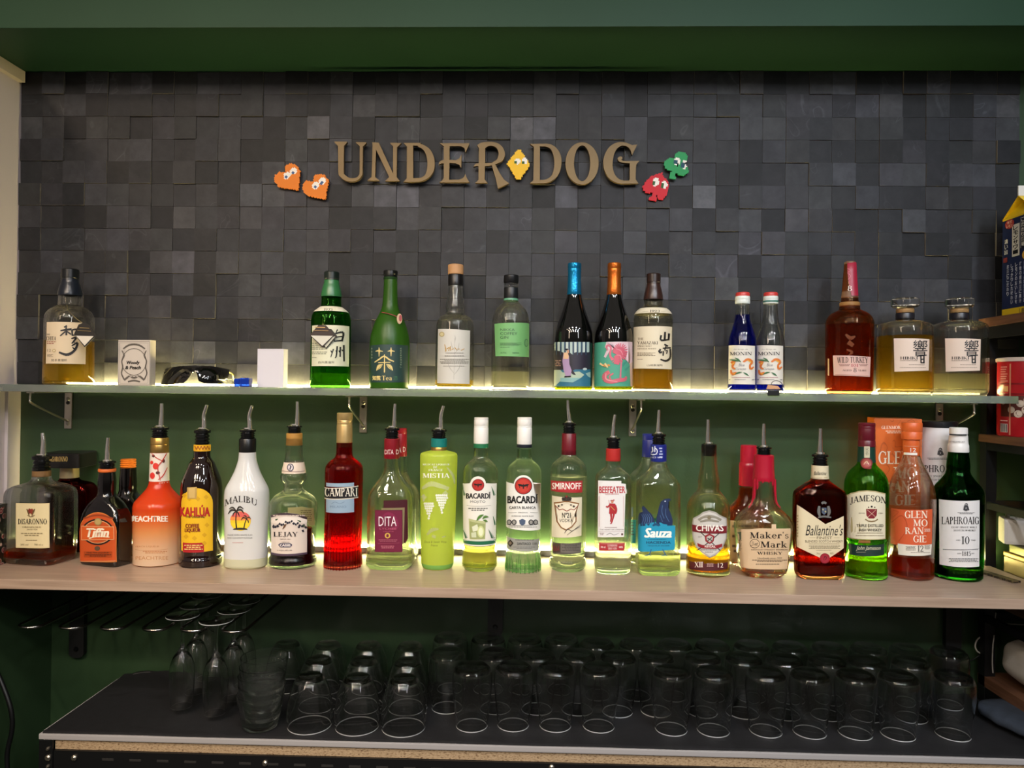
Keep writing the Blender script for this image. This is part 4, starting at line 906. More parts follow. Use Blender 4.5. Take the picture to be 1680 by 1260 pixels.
b.cap('cap', [(168, 42), (172, 44), (178, 42.5), (184, 44), (215, 44), (218, 42.5), (222, 44), (226, 42.5), (230, 44.5), (322, 45), (325, 44.5)], pm('#e2dcd4', .4), label='long white screw cap'); b.cap('neck_band', [(325, 45), (350, 45.5), (352, 44)], pm('#1e6a44', .4), label='green stripe under the cap')
b.art('front_label', [P([(888, 566), (930, 566), (934, 560)]+[(980-47*math.cos(PI*i/12), 568-44*math.sin(PI*i/12)) for i in range(13)]+[(1030, 566), (1092, 566), (1086, 935), (892, 935)], '#e6e2d6'), R(890, 905, 1088, 926, '#1f6a48', 1), MI(898, 911, 1080, 919, 1, '#d8e0d0', 2),
  E(980, 577, 37, 37, '#8a1c1c', 1), E(980, 577, 31, 31, '#b32a24', 2), BAT(980, 577, .95, '#1a1210', 3), TX('BACARDÍ', 908, 618, 1054, 660, '#1c1a18', 'heavy', 1), TX('MOJITO', 934, 671, 1024, 690, '#4a4a46', 'sans', 1), LINE([(912, 701), (1056, 701)], 1.5, '#6a6a62', 1), MI(922, 716, 1036, 738, 2, '#5a5a52', 1),
  P([(924, 780), (1026, 798), (1022, 906), (930, 906)], '#b9bd8a', 2), P([(930, 796), (1020, 812), (1018, 902), (934, 902)], '#9aa268', 3), E(996, 860, 20, 36, '#c9d08e', 4), E(996, 860, 13, 26, '#e2e6c0', 5), P([(944, 830), (975, 815), (985, 850), (950, 860)], '#d8dcc0', 4), P([(940, 866), (968, 862), (970, 895), (942, 895)], '#c9cfae', 4),
  BR([[(972, 792, 4), (990, 768, 16), (1012, 756, 4)], [(1005, 782, 4), (1022, 768, 14), (1040, 770, 3)], [(1010, 790, 4), (1024, 792, 12), (1034, 800, 3)]], '#4f7a2c', 6)] +
  [BR([[(x, y, 3), (x+dx*k, y-30+8*k, 2)] for k in range(-3, 4)], '#3c6a48', 2) for x, y, dx in ((906, 900, 5), (1060, 900, 6), (1072, 640, 4), (896, 640, 4), (1078, 820, 3))])
b = rum(D_, 437, 1116, 'clear white rum bottle with red disc label and green-tinted ribbed foot', gm((.93, .985, .93)), (.93, .985, .92), 420)
b.cap('cap', [(167, 42), (171, 45), (177, 43.5), (183, 45), (215, 45), (218, 43.5), (222, 45), (226, 43.5), (230, 45.5), (326, 46), (329, 45)], pm('#e6e2da', .4), label='long white screw cap')
b.cap('neck_band', [(329, 46), (346, 46.5), (349, 45.5)], pm('#1b1f2a', .4), label='dark stripe under the cap')
bm = bmesh.new()
for i in range(26):
    a = 2*PI*i/26; rr = b.at(b.zy(1050))[0]
    tube(bm, [(rr*math.cos(a), rr*math.sin(a), b.zy(1108)), (b.at(b.zy(1060))[0]*math.cos(a), b.at(b.zy(1060))[0]*math.sin(a), b.zy(1060)), (b.at(b.zy(990))[0]*math.cos(a), b.at(b.zy(990))[0]*math.sin(a), b.zy(1005))], [.0010, .0014, .0003], 6)
link('rib', bm, gm((.62, .9, .62)), b.root, 60)['label'] = 'green-tinted raised ribs round the foot'
b.art('front_label', [P([(328, 566), (385, 570)]+[(440-58*math.cos(PI*i/12), 575-58*math.sin(PI*i/12)) for i in range(13)]+[(495, 570), (545, 566), (542, 845), (330, 845)], '#e8e6de'), E(440, 582, 52, 52, '#2a1a18', 1), E(440, 582, 48, 48, '#b42a24', 2), E(440, 582, 38, 38, '#c23a2c', 3), BAT(440, 582, 1.25, '#1a1210', 4),
  TX('BACARDÍ', 345, 632, 525, 688, '#181614', 'heavy', 2), TX('CARTA BLANCA', 356, 706, 514, 722, '#3c3a36', 'bold', 2), LINE([(350, 744), (400, 743)], 1.5, '#5a5a56', 2), LINE([(480, 743), (525, 744)], 1.5, '#5a5a56', 2), TX('ORIGINAL', 408, 740, 468, 748, '#5a5a56', 'sans', 2), TX('SUPERIOR WHITE RUM', 370, 762, 498, 770, '#3a3834', 'sans', 2)] +
  [E(x, 803, 15, 17, '#3a3a3c', 2) for x in (356, 385, 485, 512)]+[E(x, 803, 9, 11, '#9a9890', 3) for x in (356, 385, 485, 512)]+[P([(415, 790), (434, 782), (452, 790), (450, 812), (434, 824), (418, 812)], '#4a5a72', 3), LINE([(340, 815), (434, 822), (530, 813)], 3, '#5a5a5a', 2), MI(350, 830, 520, 838, 1, '#6a6a64', 2)])
b.art('lower_label', [P([(334, 900), (536, 902), (530, 972), (336, 976)], '#9a9a92'), P([(362, 907), (382, 930), (362, 954), (342, 930)], '#2a2420', 1), P([(362, 918), (373, 930), (362, 942), (351, 930)], '#8a7a6a', 2), TX('SANTIAGO', 402, 925, 484, 942, '#3a3a38', 'bold', 1), MI(392, 908, 504, 918, 1, '#5a5a58', 1), MI(380, 952, 510, 970, 2, '#6a6a66', 1), TX('CUBA', 492, 926, 522, 940, '#4a4a48', 'sans', 1)], label='silver strip label')

# vodka
b = Bot('vodka_bottle', 'clear vodka bottle with red banner label, shield and dark red neck', D_, 708, 1113, ZC, [(1113, 100), (1103, 111), (1060, 112), (1030, 110), (1010, 102), (990, 101), (975, 108), (700, 112), (520, 112), (480, 110), (455, 102), (435, 86), (415, 62), (402, 48), (392, 45), (270, 43)], group=GC)
b.glass(CLEAR, (.97, .975, .9), 522)
b.cap('neck_band', [(264, 42), (267, 43.5), (388, 44.5), (393, 43.5)], pm('#6a1420', .35), label='dark red neck sleeve'); b.pourer(196, 267, 39, 62, 711, 700, 697)
b.art('front_label', [P([(615, 640), (795, 650), (792, 885), (612, 890)], '#ddd2b6'), P([(608, 547), (798, 549), (796, 622), (610, 610)], '#a3242c', 1), P([(613, 552), (793, 554), (791, 616), (615, 605)], '#b02a2e', 2), TX('SMIRNOFF', 617, 563, 788, 603, '#f0e8dc', 'bold', 3),
  BR([[(676, 655, 14), (690, 662, 18), (703, 650, 16), (718, 662, 18), (730, 654, 14)], [(676, 668, 10), (730, 668, 10)]], '#2c221c', 2), E(703, 646, 6, 7, '#8a2a24', 3), P([(626, 682), (690, 674), (716, 674), (778, 686), (762, 735), (762, 800), (735, 835), (700, 855), (668, 838), (642, 800), (640, 730)], '#8a6038', 1), P([(633, 690), (690, 682), (716, 682), (770, 693), (755, 738), (755, 797), (730, 828), (700, 846), (673, 832), (650, 797), (648, 732)], '#e4dac2', 2), BR([[(650, 712, 16), (690, 690, 10), (716, 690, 10), (752, 712, 16)]], '#d8cbb0', 3), LINE([(636, 700), (660, 728), (680, 722), (704, 736), (728, 722), (748, 728), (770, 702)], 5, '#8c4a3a', 3), E(656, 704, 6, 6, '#3a3028', 4), E(745, 706, 6, 6, '#3a3028', 4), E(676, 697, 5, 5, '#3a3028', 4), E(728, 698, 5, 5, '#3a3028', 4),
  TX('Nº21', 676, 744, 726, 776, '#24201c', 'bold', 3), TX('VODKA', 660, 782, 740, 802, '#24201c', 'sans', 3), BR([[(690, 868, 2), (710, 845, 4), (735, 856, 2), (760, 838, 3), (785, 818, 2)], [(705, 880, 2), (745, 850, 3), (782, 830, 2)]], '#3a3230', 3)])
b.art('lower_label', [P([(616, 922), (792, 924), (788, 990), (620, 990)], '#5a544c'), R(620, 930, 664, 984, '#4a3c34', 1), TX('1864', 622, 946, 660, 978, '#8a3030', 'serif', 2), R(668, 928, 786, 986, '#6c665e', 1), MI(676, 934, 780, 982, 5, '#4c463e', 2)], label='dark silver strip label')

# gin with the yeoman
b = Bot('gin_bottle', 'square clear gin bottle with white label, red yeoman and red neck', D_, 978, 1126, ZC, [(1126, 98), (1116, 107), (1060, 107), (600, 107), (540, 106), (520, 101), (500, 84), (480, 62), (468, 50), (455, 46), (360, 43)], dr=.86, n=4.5, group=GC)
b.glass(CLEAR, (.97, .975, .9), 905, t=.0038, base=.01)
b.cap('neck_band', [(355, 42), (358, 44.5), (427, 45), (431, 44)], pm('#b02a26', .4), label='red neck sleeve'); b.pourer(286, 358, 40, 150, 974, 978, 986)
b.art('front_label', [P([(895, 548), (1035, 552), (1035, 568), (1062, 570), (1062, 600), (1068, 604), (1068, 628), (1060, 632), (1052, 892), (893, 892)], '#e0dcd8'), TX('BEEFEATER', 902, 585, 1058, 626, '#b3202c', 'bold', 1), TX('LONDON', 940, 627, 1018, 636, '#b3202c', 'sans', 1), RING(974, 0, 0, 0, 0, '#b3202c', 1) if 0 else R(900, 645, 904, 830, '#c9a8a4', 1), R(1046, 645, 1049, 830, '#c9a8a4', 1),
  E(980, 678, 8, 9, '#c98a6a', 2), P([(966, 672), (994, 672), (990, 662), (985, 668), (972, 668)], '#a3202a', 3), P([(964, 688), (998, 690), (1002, 720), (1004, 752), (960, 752), (962, 720)], '#a8262c', 2), BR([[(966, 696, 10), (950, 712, 9), (944, 704, 7)], [(998, 698, 10), (1006, 725, 9), (1002, 748, 7)], [(972, 752, 13), (974, 775, 10), (970, 800, 7)], [(990, 752, 13), (984, 780, 9), (976, 806, 7), (968, 812, 6)], [(958, 668, 2), (964, 700, 2.5)]], '#a8262c', 2), LINE([(970, 705), (994, 730)], 3, '#d8b060', 3),
  MI(935, 833, 1008, 838, 1, '#6a3a38', 1), TX('THE HEART OF LONDON', 905, 844, 1050, 852, '#4a3030', 'sans', 1), LINE([(898, 860), (1052, 860)], 1.5, '#8a6a66', 1), BR([[(945, 880, 2), (968, 870, 3), (990, 880, 2), (1020, 870, 2)]], '#3a2a2a', 1), R(1034, 870, 1046, 882, '#5a3a3a', 1), MI(905, 868, 932, 884, 2, '#7a5a58', 1)])
b.art('lower_label', [P([(900, 925), (1056, 927), (1054, 976), (900, 976)], '#a82a30'), TX('LONDON', 952, 938, 1010, 951, '#ecdcd4', 'serif', 1), TX('DRY GIN', 956, 956, 1008, 969, '#ecdcd4', 'serif', 1), MI(906, 932, 1050, 936, 1, '#e0b8b0', 1), TX('70 cl', 910, 948, 938, 960, '#ecdcd4', 'bold', 1), TX('40%', 1020, 948, 1044, 960, '#ecdcd4', 'bold', 1)], label='red strip label')

# tequila pair
def tequila(cx, by, hw, label, Yc, top, neck, body_y, pour):
    k = hw/127
    b = Bot('tequila_bottle', label, E_, cx, by, ZC, [(by, 118*k), (by-12, 127*k), (by-60, 128*k), (by-400, 127*k), (body_y+15, 126*k), (body_y-10, 121*k), (body_y-40, 98*k), (body_y-70, 72*k), (body_y-100, 56*k), (body_y-125, 50*k), (top+8, 46*k)], dr=.8, n=5, Yc=Yc, group=GC)
    return b
b = tequila(385, 1075, 122, 'clear tequila bottle with blue cap, mostly hidden behind the rooster bottle', YBACK, 400, 0, 540, False)
b.glass(CLEAR, (.95, .97, .8), 560); b.cap('cap', [(266, 42), (270, 45), (300, 45), (303, 43.5), (307, 45), (402, 46.5), (406, 46)], pm('#1c2470', .35), ridges=0, label='blue long cap')
b.art('front_label', [R(262, 770, 500, 912, '#2aa2a0'), R(282, 712, 292, 770, '#1c4a78'), MI(275, 800, 300, 890, 5, '#1a5a66', 1)])
b = tequila(439, 1134, 127, 'clear tequila bottle with blue rooster print and turquoise label', None, 430, 0, 570, True)
b.glass(CLEAR, (.96, .975, .74), 985, t=.0035, base=.011)
b.cap('neck_band', [(331, 45), (334, 47.5), (428, 48), (433, 47)], pm('#1c2878', .35), label='dark blue neck sleeve'); b.pourer(262, 334, 41, 122, 433, 436, 438)
b.art('neck_print', [RING(418, 372, 24, 24, 5, '#dfe2ee', 0, 20, -70, 200), BR([[(412, 345, 6), (414, 372, 7), (404, 378, 5)], [(426, 340, 5), (426, 376, 6)]], '#dfe2ee', 1), MI(392, 388, 440, 396, 1, '#dfe2ee', 0), MI(450, 350, 470, 420, 4, '#aab0d0', 0), TX('SINCE 1873', 395, 404, 466, 414, '#dfe2ee', 'sans', 0)], base=.0012)
b.art('front_print', [P([(524, 664), (508, 659), (482, 662), (460, 678), (449, 710), (440, 750), (430, 800), (438, 824), (530, 824), (533, 790), (522, 755), (509, 725), (501, 700), (502, 684), (512, 675)], '#16284c', 0), P([(316, 790), (320, 762), (334, 745), (352, 740), (344, 716), (354, 704), (366, 714), (382, 734), (406, 756), (420, 786), (424, 815), (316, 815)], '#16284c', 0), BR([[(470, 700, 3), (466, 740, 3), (480, 780, 3)], [(490, 720, 2), (490, 760, 3), (510, 800, 3)], [(455, 760, 2), (470, 800, 3)]], '#4a6a94', 1), BR([[(345+i*14, 815, 3), (356+i*12, 780, 3), (340+i*12, 752, 2)] for i in range(5)], '#4a6a94', 1), E(486, 676, 4, 4, '#c9d0dc', 1), BR([[(402, 968, 7), (388, 1000, 6), (360, 1006, 4)], [(388, 1000, 5), (404, 1010, 3)], [(470, 968, 7), (486, 1000, 6), (462, 1006, 4)], [(486, 1000, 5), (500, 1010, 3)]], '#2a5a84', 0)])
b.art('front_label', [P([(314, 815)]+[(314+i*17.5, 812) for i in range(4)]+[(384, 812), (400, 806), (430, 802), (460, 806), (476, 814), (548, 824), (544, 970), (314, 966)], '#1b8fb0'), BR([[(410, 824, 10), (430, 815, 16), (450, 824, 10)]], '#16486c', 1), TX('Sauza', 360, 838, 526, 897, '#f2f0e4', 'heavy', 1, shear=.22), MI(378, 906, 492, 912, 1, '#0f4a66', 1), TX('HACIENDA', 372, 918, 520, 934, '#0f3a58', 'bold', 1), TX('TEQUILA SILVER', 378, 942, 514, 951, '#0f4a66', 'sans', 1)])

# blended scotch with shield
b = Bot('whisky_bottle', 'rounded clear whisky bottle with silver shield label and clear bulbed neck', E_, 745, 1144, ZC, [(1144, 112), (1132, 127), (1100, 130), (1000, 128), (900, 128), (780, 129), (720, 128), (680, 118), (650, 100), (625, 80), (608, 66), (595, 63), (575, 64), (550, 64), (520, 59), (490, 54), (430, 48), (370, 45), (340, 46)], group=GC)
b.glass(gm((.98, .97, .9)), (.90, .60, .10), 940, t=.0035, base=.009)
b.pourer(324, 392, 42, 180, 736, 737, 737)
b.cap('stopper', [(340, 38), (400, 33)], BLACKP)
SH = lambda k: [(755+dx*k, 870+dy*k) for dx, dy in ((-98, -92), (-60, -112), (-40, -128), (0, -140), (40, -128), (60, -112), (104, -92), (108, -40), (104, 30), (80, 90), (50, 125), (5, 150), (-45, 120), (-80, 85), (-100, 30), (-106, -40))]
b.art('front_label', [P(SH(1.0), '#a8a298'), P(SH(.93), '#c9c4bb', 1), BR([[(690, 790, 16), (720, 772, 14), (752, 768, 20), (790, 772, 14), (825, 790, 16)], [(700, 800, 10), (752, 790, 14), (812, 800, 10)]], '#8f8878', 2), E(754, 775, 11, 12, '#7c7058', 3), P([(652, 816), (858, 824), (858, 868), (655, 858)], '#6a1820', 3), P([(657, 820), (853, 828), (853, 864), (659, 854)], '#7a1c24', 4), TX('CHIVAS', 677, 818, 838, 857, '#f0e8dc', 'bold', 5),
  LINE([(700, 860), (820, 975)], 5, '#2a2420', 3), LINE([(814, 868), (678, 975)], 5, '#2a2420', 3), P([(728, 885), (754, 870), (786, 886), (780, 918), (758, 935), (732, 918)], '#8c2028', 4), P([(738, 892), (756, 882), (776, 893), (772, 913), (757, 925), (741, 913)], '#b9b4aa', 5), BR([[(744, 898, 5), (770, 914, 5)], [(770, 894, 5), (744, 916, 5)]], '#2a2420', 6), P([(685, 928), (712, 940), (790, 942), (830, 932), (828, 950), (798, 962), (716, 960), (688, 948)], '#8c2028', 6), TX('REGAL', 728, 944, 792, 956, '#f0e8dc', 'bold', 7), TX('EST', 690, 888, 712, 896, '#6a645c', 'sans', 2), MI(704, 968, 800, 976, 1, '#6a645c', 3), MI(730, 982, 776, 990, 1, '#6a645c', 3), LINE([(712, 997), (758, 1018), (800, 1000)], 3, '#6a645c', 3)])
b.art('lower_label', [P([(632, 1036), (866, 1044), (864, 1082), (636, 1086)], '#4a1418'), R(640, 1044, 722, 1080, '#561a1e', 1), TX('XII', 666, 1044, 716, 1076, '#e8dccc', 'serif', 2), TX('12', 806, 1050, 838, 1078, '#e8dccc', 'sans', 2), MI(740, 1052, 780, 1076, 3, '#b8948c', 2)], label='maroon strip label')

# bourbon pair with red wax
WAX = pm('#a8142c', .3, 0, .3)
def bourbon(tr, cx, by, k, label, Yc, ys, liqfill):
    s_top, sh, bd = ys
    b = Bot('bourbon_bottle', label, tr, cx, by, ZC, [(by, 112*k), (by-10, 122*k), (by-50, 134*k), (by-150, 150*k), (by-290, 168*k), (bd, 171*k), (bd-35, 165*k), (bd-65, 148*k), (bd-95, 118*k), (bd-120, 92*k), (bd-145, 74*k), (bd-175, 66*k), (bd-230, 63*k), (bd-290, 61*k), (s_top, 54*k)], dr=.62, n=3.2, Yc=Yc, group=GC)
    return b
b = bourbon(F_, 172, 1085, .86, 'whiskey bottle sealed with plain red wax top, behind the wax-dripped bottle', YBACK, (400, 0, 800), 560)
b.glass(CLEAR, (.62, .2, .05), 590)
b.cap('wax_seal', [(335, 44), (340, 48), (428, 50), (440, 50.5), (444, 54), (462, 56), (480, 55), (580, 57)], WAX, label='red wax seal')
b.art('front_label', [R(60, 790, 240, 1040, '#d8b07a'), MI(80, 820, 230, 1000, 6, '#7a5a3a', 1)])
b = bourbon(F_, 265, 1150, 1.0, 'squat whiskey bottle with red wax dripping down its neck and pourer', None, (400, 0, 830), 0)
b.glass(CLEAR, (.88, .42, .14), 1088, t=.0035, base=.008)
b.pourer(343, 396, 42, 205, 261, 260, 261)
b.cap('wax_seal', [(393, 50), (398, 58), (480, 60), (525, 64), (548, 66), (551, 64.5)], WAX, label='red wax seal')
bm = bmesh.new()
for dx, y1, w in ((-62, 660, 9), (-52, 600, 7), (-25, 560, 6), (10, 556, 6), (40, 575, 7), (58, 640, 9), (64, 690, 9), (-70, 715, 7), (80, 712, 7)):
    ang = max(-1, min(1, dx/66)); pts = []
    for i in range(8):
        y = 540+(y1-540)*i/7; z = b.zy(y); hx, hy, n = b.at(z); u = max(-.985, min(.985, ang)); pts.append((u*hx*1.02, -hy*1.02*(1-abs(u)**n)**(1/n), z))
    tube(bm, pts, [b.m(w)*(1 if i < 6 else .8-.2*(i-6)) for i in range(8)], 8)
link('wax_drip', bm, WAX, b.root, 60)
b.art('front_label', [P([(95, 832), (250, 840), (432, 840), (434, 860), (412, 1086), (150, 1080), (128, 1075)], '#d2b48e'), R(318, 815, 345, 842, '#d2b48e'), TX("Maker's", 186, 862, 420, 902, '#1b120c', 'serif', 1), TX('Mark', 250, 918, 412, 958, '#1b120c', 'serif', 1), E(215, 933, 30, 28, '#1b120c', 1), E(215, 933, 27, 25, '#d2b48e', 2), TX('S', 198, 920, 210, 934, '#1b120c', 'serif', 3), TX('IV', 216, 932, 236, 946, '#1b120c', 'serif', 3), BR([[(192, 945, 3), (212, 938, 2), (236, 928, 3)]], '#1b120c', 3), TX('KENTUCKY STRAIGHT BOURBON', 195, 966, 412, 974, '#2a1c12', 'sans', 1), TX('WHISKY', 230, 982, 382, 1000, '#1b120c', 'serif', 1), TX('Handmade since 1953', 232, 1016, 380, 1026, '#2a1c12', 'sans', 1, shear=.25), MI(200, 1031, 412, 1047, 2, '#3a2a1c', 1), MI(222, 1056, 366, 1064, 1, '#3a2a1c', 1), R(98, 860, 136, 908, '#5a6048', 1), MI(100, 912, 138, 980, 8, '#5a4a38', 1)])

# scotch with chevron label
b = Bot('whisky_bottle', 'flat dark brown whisky bottle with cream chevron label and red seal', F_, 606, 1156, ZC, [(1156, 130), (1146, 137), (1100, 139), (1010, 142), (980, 146), (940, 149), (760, 151), (650, 150), (625, 145), (605, 128), (588, 104), (570, 80), (555, 62), (545, 53), (535, 50), (455, 47)], dr=.52, n=4.5, group=GC)
b.glass(gm((.74, .42, .30)), (.32, .055, .02), 560)
b.band('neck_label', 457, 537, pm('#d6c8a6', .5), .0005); b.art('neck_print', [TX('Ballantine', 578, 494, 648, 516, '#2a2620', 'light', 0, shear=.35), LINE([(560, 530), (655, 530)], 2, '#9a7a4a', 0)], base=.0012)
b.pourer(386, 460, 45, 234, 605, 606, 606)
b.art('front_label', [P([(458, 690), (645, 815), (756, 765), (756, 960), (700, 1000), (645, 1035), (470, 950), (458, 930)], '#d9c9a4'), MI(470, 760, 482, 900, 8, '#a8916a', 1), TX("Ballantine's", 524, 818, 752, 884, '#1b1712', 'sans', 1, shear=.35), TX('FINEST', 592, 890, 686, 906, '#6a5a42', 'sans', 1), LINE([(546, 898), (584, 898)], 1.5, '#8a7a5a', 1), LINE([(696, 898), (730, 898)], 1.5, '#8a7a5a', 1), TX('BLENDED SCOTCH WHISKY', 522, 912, 750, 926, '#5a4c38', 'sans', 1), MI(545, 933, 730, 939, 1, '#8a7a5a', 1), MI(545, 946, 735, 968, 3, '#6a5c44', 1), MI(590, 972, 680, 977, 1, '#6a5c44', 1), E(641, 1022, 31, 31, '#8c1a28', 2), E(641, 1022, 24, 24, '#a12434', 3), BR([[(632, 1034, 3), (640, 1008, 4), (650, 1020, 4), (638, 1034, 3)]], '#5c0e1a', 4), TX('70cl', 590, 988, 614, 1000, '#8a7a5a', 'sans', 1), TX('40%', 672, 986, 694, 998, '#8a7a5a', 'sans', 1)])
b.art('crest', [BR([[(608, 705, 14), (605, 740, 20), (612, 770, 10)], [(662, 705, 14), (668, 740, 20), (660, 770, 10)], [(622, 690, 12), (636, 682, 16), (650, 690, 12)], [(600, 774, 8), (636, 768, 12), (680, 774, 8)]], '#6a6862', 0), P([(622, 715), (652, 715), (652, 745), (637, 758), (622, 745)], '#4a5466', 1), E(630, 726, 5, 5, '#b0a878', 2), E(645, 738, 5, 5, '#b0a878', 2)])

# irish whiskey
b = Bot('whiskey_bottle', 'green glass whiskey bottle with cream label and dark red cap', F_, 889, 1163, ZC, [(1163, 108), (1152, 119), (1120, 122), (1060, 119), (1010, 115), (950, 114), (910, 117), (900, 123), (800, 125), (620, 125), (570, 123), (540, 117), (510, 105), (485, 86), (465, 66), (450, 54), (435, 50), (345, 47)], group=GC)
b.glass(gm((.42, .80, .30)), (.62, .66, .05), 980, t=.0035)
b.cap('cap', [(200, 45), (204, 48), (218, 48), (221, 46.5), (226, 48), (232, 46.5), (238, 48), (302, 48), (305, 46.5), (310, 49), (342, 50), (345, 48)], pm('#5e1420', .32), label='dark red screw cap')
b.band('neck_sleeve', 345, 438, pm('#14382c', .4), .0006)
b.art('neck_print', [P([(882, 342), (914, 342), (914, 410), (882, 410)], '#c9c0a0'), MI(890, 350, 908, 400, 6, '#7a7660', 1), E(895, 444, 34, 34, '#7a2a26', 1), E(895, 444, 27, 27, '#9a4238', 2), BR([[(880, 452, 3), (896, 432, 5), (908, 452, 3)], [(884, 440, 3), (908, 446, 3)]], '#d8b090', 3)], base=.0012)
b.art('front_label', [P([(775, 638), (800, 625), (850, 613), (900, 609), (950, 614), (1010, 628), (1010, 905), (960, 910), (890, 910), (820, 905), (778, 898)], '#b8a878'), P([(779, 644), (802, 632), (850, 620), (900, 616), (950, 621), (1006, 634), (1006, 900), (960, 905), (890, 905), (820, 900), (782, 893)], '#e0d6b8', 1), TX('JAMESON', 797, 655, 1014, 698, '#181410', 'serif', 2, bow=18), P([(893, 722), (958, 722), (956, 762), (940, 780), (910, 780), (895, 762)], '#7c1c24', 2), LINE([(900, 728), (950, 772)], 3, '#c9a08a', 3), LINE([(950, 728), (902, 772)], 3, '#c9a08a', 3), E(926, 708, 6, 6, '#2a2420', 3), E(908, 712, 4, 4, '#2a2420', 3), E(944, 712, 4, 4, '#2a2420', 3), LINE([(888, 784), (905, 795), (925, 798), (946, 795), (962, 784)], 7, '#8a7450', 3), TX('ESTD', 850, 745, 886, 752, '#4a4030', 'sans', 2), TX('1780', 965, 745, 992, 752, '#4a4030', 'sans', 2), TX('TRIPLE DISTILLED', 836, 815, 996, 832, '#2a241c', 'bold', 2), TX('IRISH WHISKEY', 850, 842, 986, 858, '#2a241c', 'bold', 2), MI(840, 866, 990, 874, 1, '#7a6c50', 2), MI(832, 882, 998, 890, 1, '#7a6c50', 2)])
b.art('lower_label', [P([(790, 932), (1002, 934), (1000, 1002), (794, 998)], '#18302a'), P([(848, 912), (918, 914), (918, 930), (848, 928)], '#9a6a3a', 0), TX('John Jameson', 832, 948, 980, 978, '#d8d0b0', 'light', 1, shear=.4), MI(835, 984, 890, 990, 1, '#a8a488', 1)], label='dark green strip label')

# orange whisky with box, islay with tube
b = Bot('whisky_bottle', 'teardrop clear whisky bottle with orange label and orange cap', G_, 398, 1100, ZC, [(1100, 106), (1090, 116), (1060, 118), (960, 119), (880, 122), (760, 125), (680, 127), (620, 126), (580, 121), (540, 112), (500, 98), (460, 80), (425, 62), (400, 52), (380, 46), (360, 44)], group=GC)
b.glass(gm((.985, .97, .94)), (.86, .36, .12), 945, t=.0032)
b.cap('cap', [(187, 52), (192, 55), (236, 55), (239, 53), (242, 55), (282, 54), (284, 44), (300, 45), (374, 45), (376, 44)], pm('#d4602a', .4), label='orange stopper and sleeve')
b.art('neck_print', [R(345, 360, 435, 374, '#e6ded0'), TX('12', 398, 332, 428, 355, '#f0e6d8', 'sans', 0), LINE([(345, 325), (440, 322)], 2, '#e6b090', 0)], base=.0012)
b.art('front_label', [P([(286, 676), (522, 682), (520, 882), (284, 880)], '#d25a30'), BR([[(290, 760, 4), (350, 720, 4), (380, 790, 4), (330, 870, 4)], [(480, 690, 3), (500, 780, 4), (470, 870, 3)], [(300, 690, 3), (330, 700, 3), (300, 730, 3)]], '#b8481f', 1), TX('GLEN', 366, 692, 494, 735, '#f3e2cc', 'serif', 2), TX('MO', 414, 742, 494, 782, '#f3e2cc', 'serif', 2), TX('RAN', 368, 788, 472, 826, '#f3e2cc', 'serif', 2), TX('GIE', 414, 834, 486, 874, '#f3e2cc', 'serif', 2), MI(476, 796, 510, 816, 3, '#f3d2bc', 2), P([(327, 880), (517, 884), (513, 944), (331, 944)], '#e4dccb', 3), TX('12', 438, 892, 470, 926, '#2a241e', 'serif', 4), MI(372, 896, 428, 922, 4, '#6a6258', 4), MI(476, 892, 506, 916, 4, '#6a6258', 4), MI(400, 930, 508, 938, 1, '#8a8070', 4)])
b = Bot('whisky_bottle', 'dark green whisky bottle with plain white label and white cap, last on the counter', G_, 667, 1106, ZC, [(1106, 112), (1096, 123), (1060, 126), (1010, 126), (1000, 129), (800, 130), (600, 130), (575, 126), (550, 114), (525, 94), (500, 76), (480, 64), (460, 59), (440, 60), (410, 58), (380, 54), (355, 51), (300, 48)], group=GC)
b.glass(gm((.16, .46, .17)), (.36, .34, .04), 1000, t=.0035)
b.cap('cap', [(216, 44), (219, 46.5), (252, 47), (254, 45), (260, 45), (262, 47.5), (300, 49.5), (310, 50.2), (316, 53), (352, 54), (356, 53)], pm('#e4dfd8', .38), label='white screw cap and collar')
b.art('cap_print', [R(606, 253, 714, 261, '#1a1a1a'), TX('ESTABLISHED 1815', 628, 292, 706, 299, '#3a3a3a', 'sans', 0)], base=.0030)
def laph(x, k=0): return []
b.art('front_label', [P([(562, 626), (794, 632), (792, 1012), (566, 1000)], '#dcd8d4'), BR([[(704, 690, 8), (716, 660, 16), (732, 690, 8)], [(708, 676, 8), (716, 692, 14), (726, 676, 8)], [(712, 656, 4), (718, 650, 6), (726, 658, 4)]], '#3a3a3c', 1), MI(668, 702, 766, 714, 2, '#5a5a5a', 1), TX('LAPHROAIG', 578, 727, 790, 770, '#171717', 'serif', 1), TX('ISLAY SINGLE MALT', 634, 782, 778, 792, '#3a3a3a', 'serif', 1), TX('SCOTCH WHISKY', 646, 800, 772, 810, '#3a3a3a', 'serif', 1), TX('10', 692, 840, 736, 884, '#1a1a1a', 'serif', 1), TX('AGED', 660, 858, 684, 865, '#3a3a3a', 'sans', 1), TX('YEARS', 744, 858, 770, 865, '#3a3a3a', 'sans', 1), LINE([(586, 912), (790, 908)], 1.4, '#6a6a6a', 1), MI(586, 914, 786, 919, 1, '#7a7a7a', 1), TX('1815', 694, 926, 744, 951, '#1a1a1a', 'serif', 1), TX('ESTD', 668, 935, 690, 941, '#3a3a3a', 'sans', 1), TX('EST', 748, 935, 764, 941, '#3a3a3a', 'sans', 1), MI(620, 966, 786, 990, 3, '#5a5a5a', 1)])
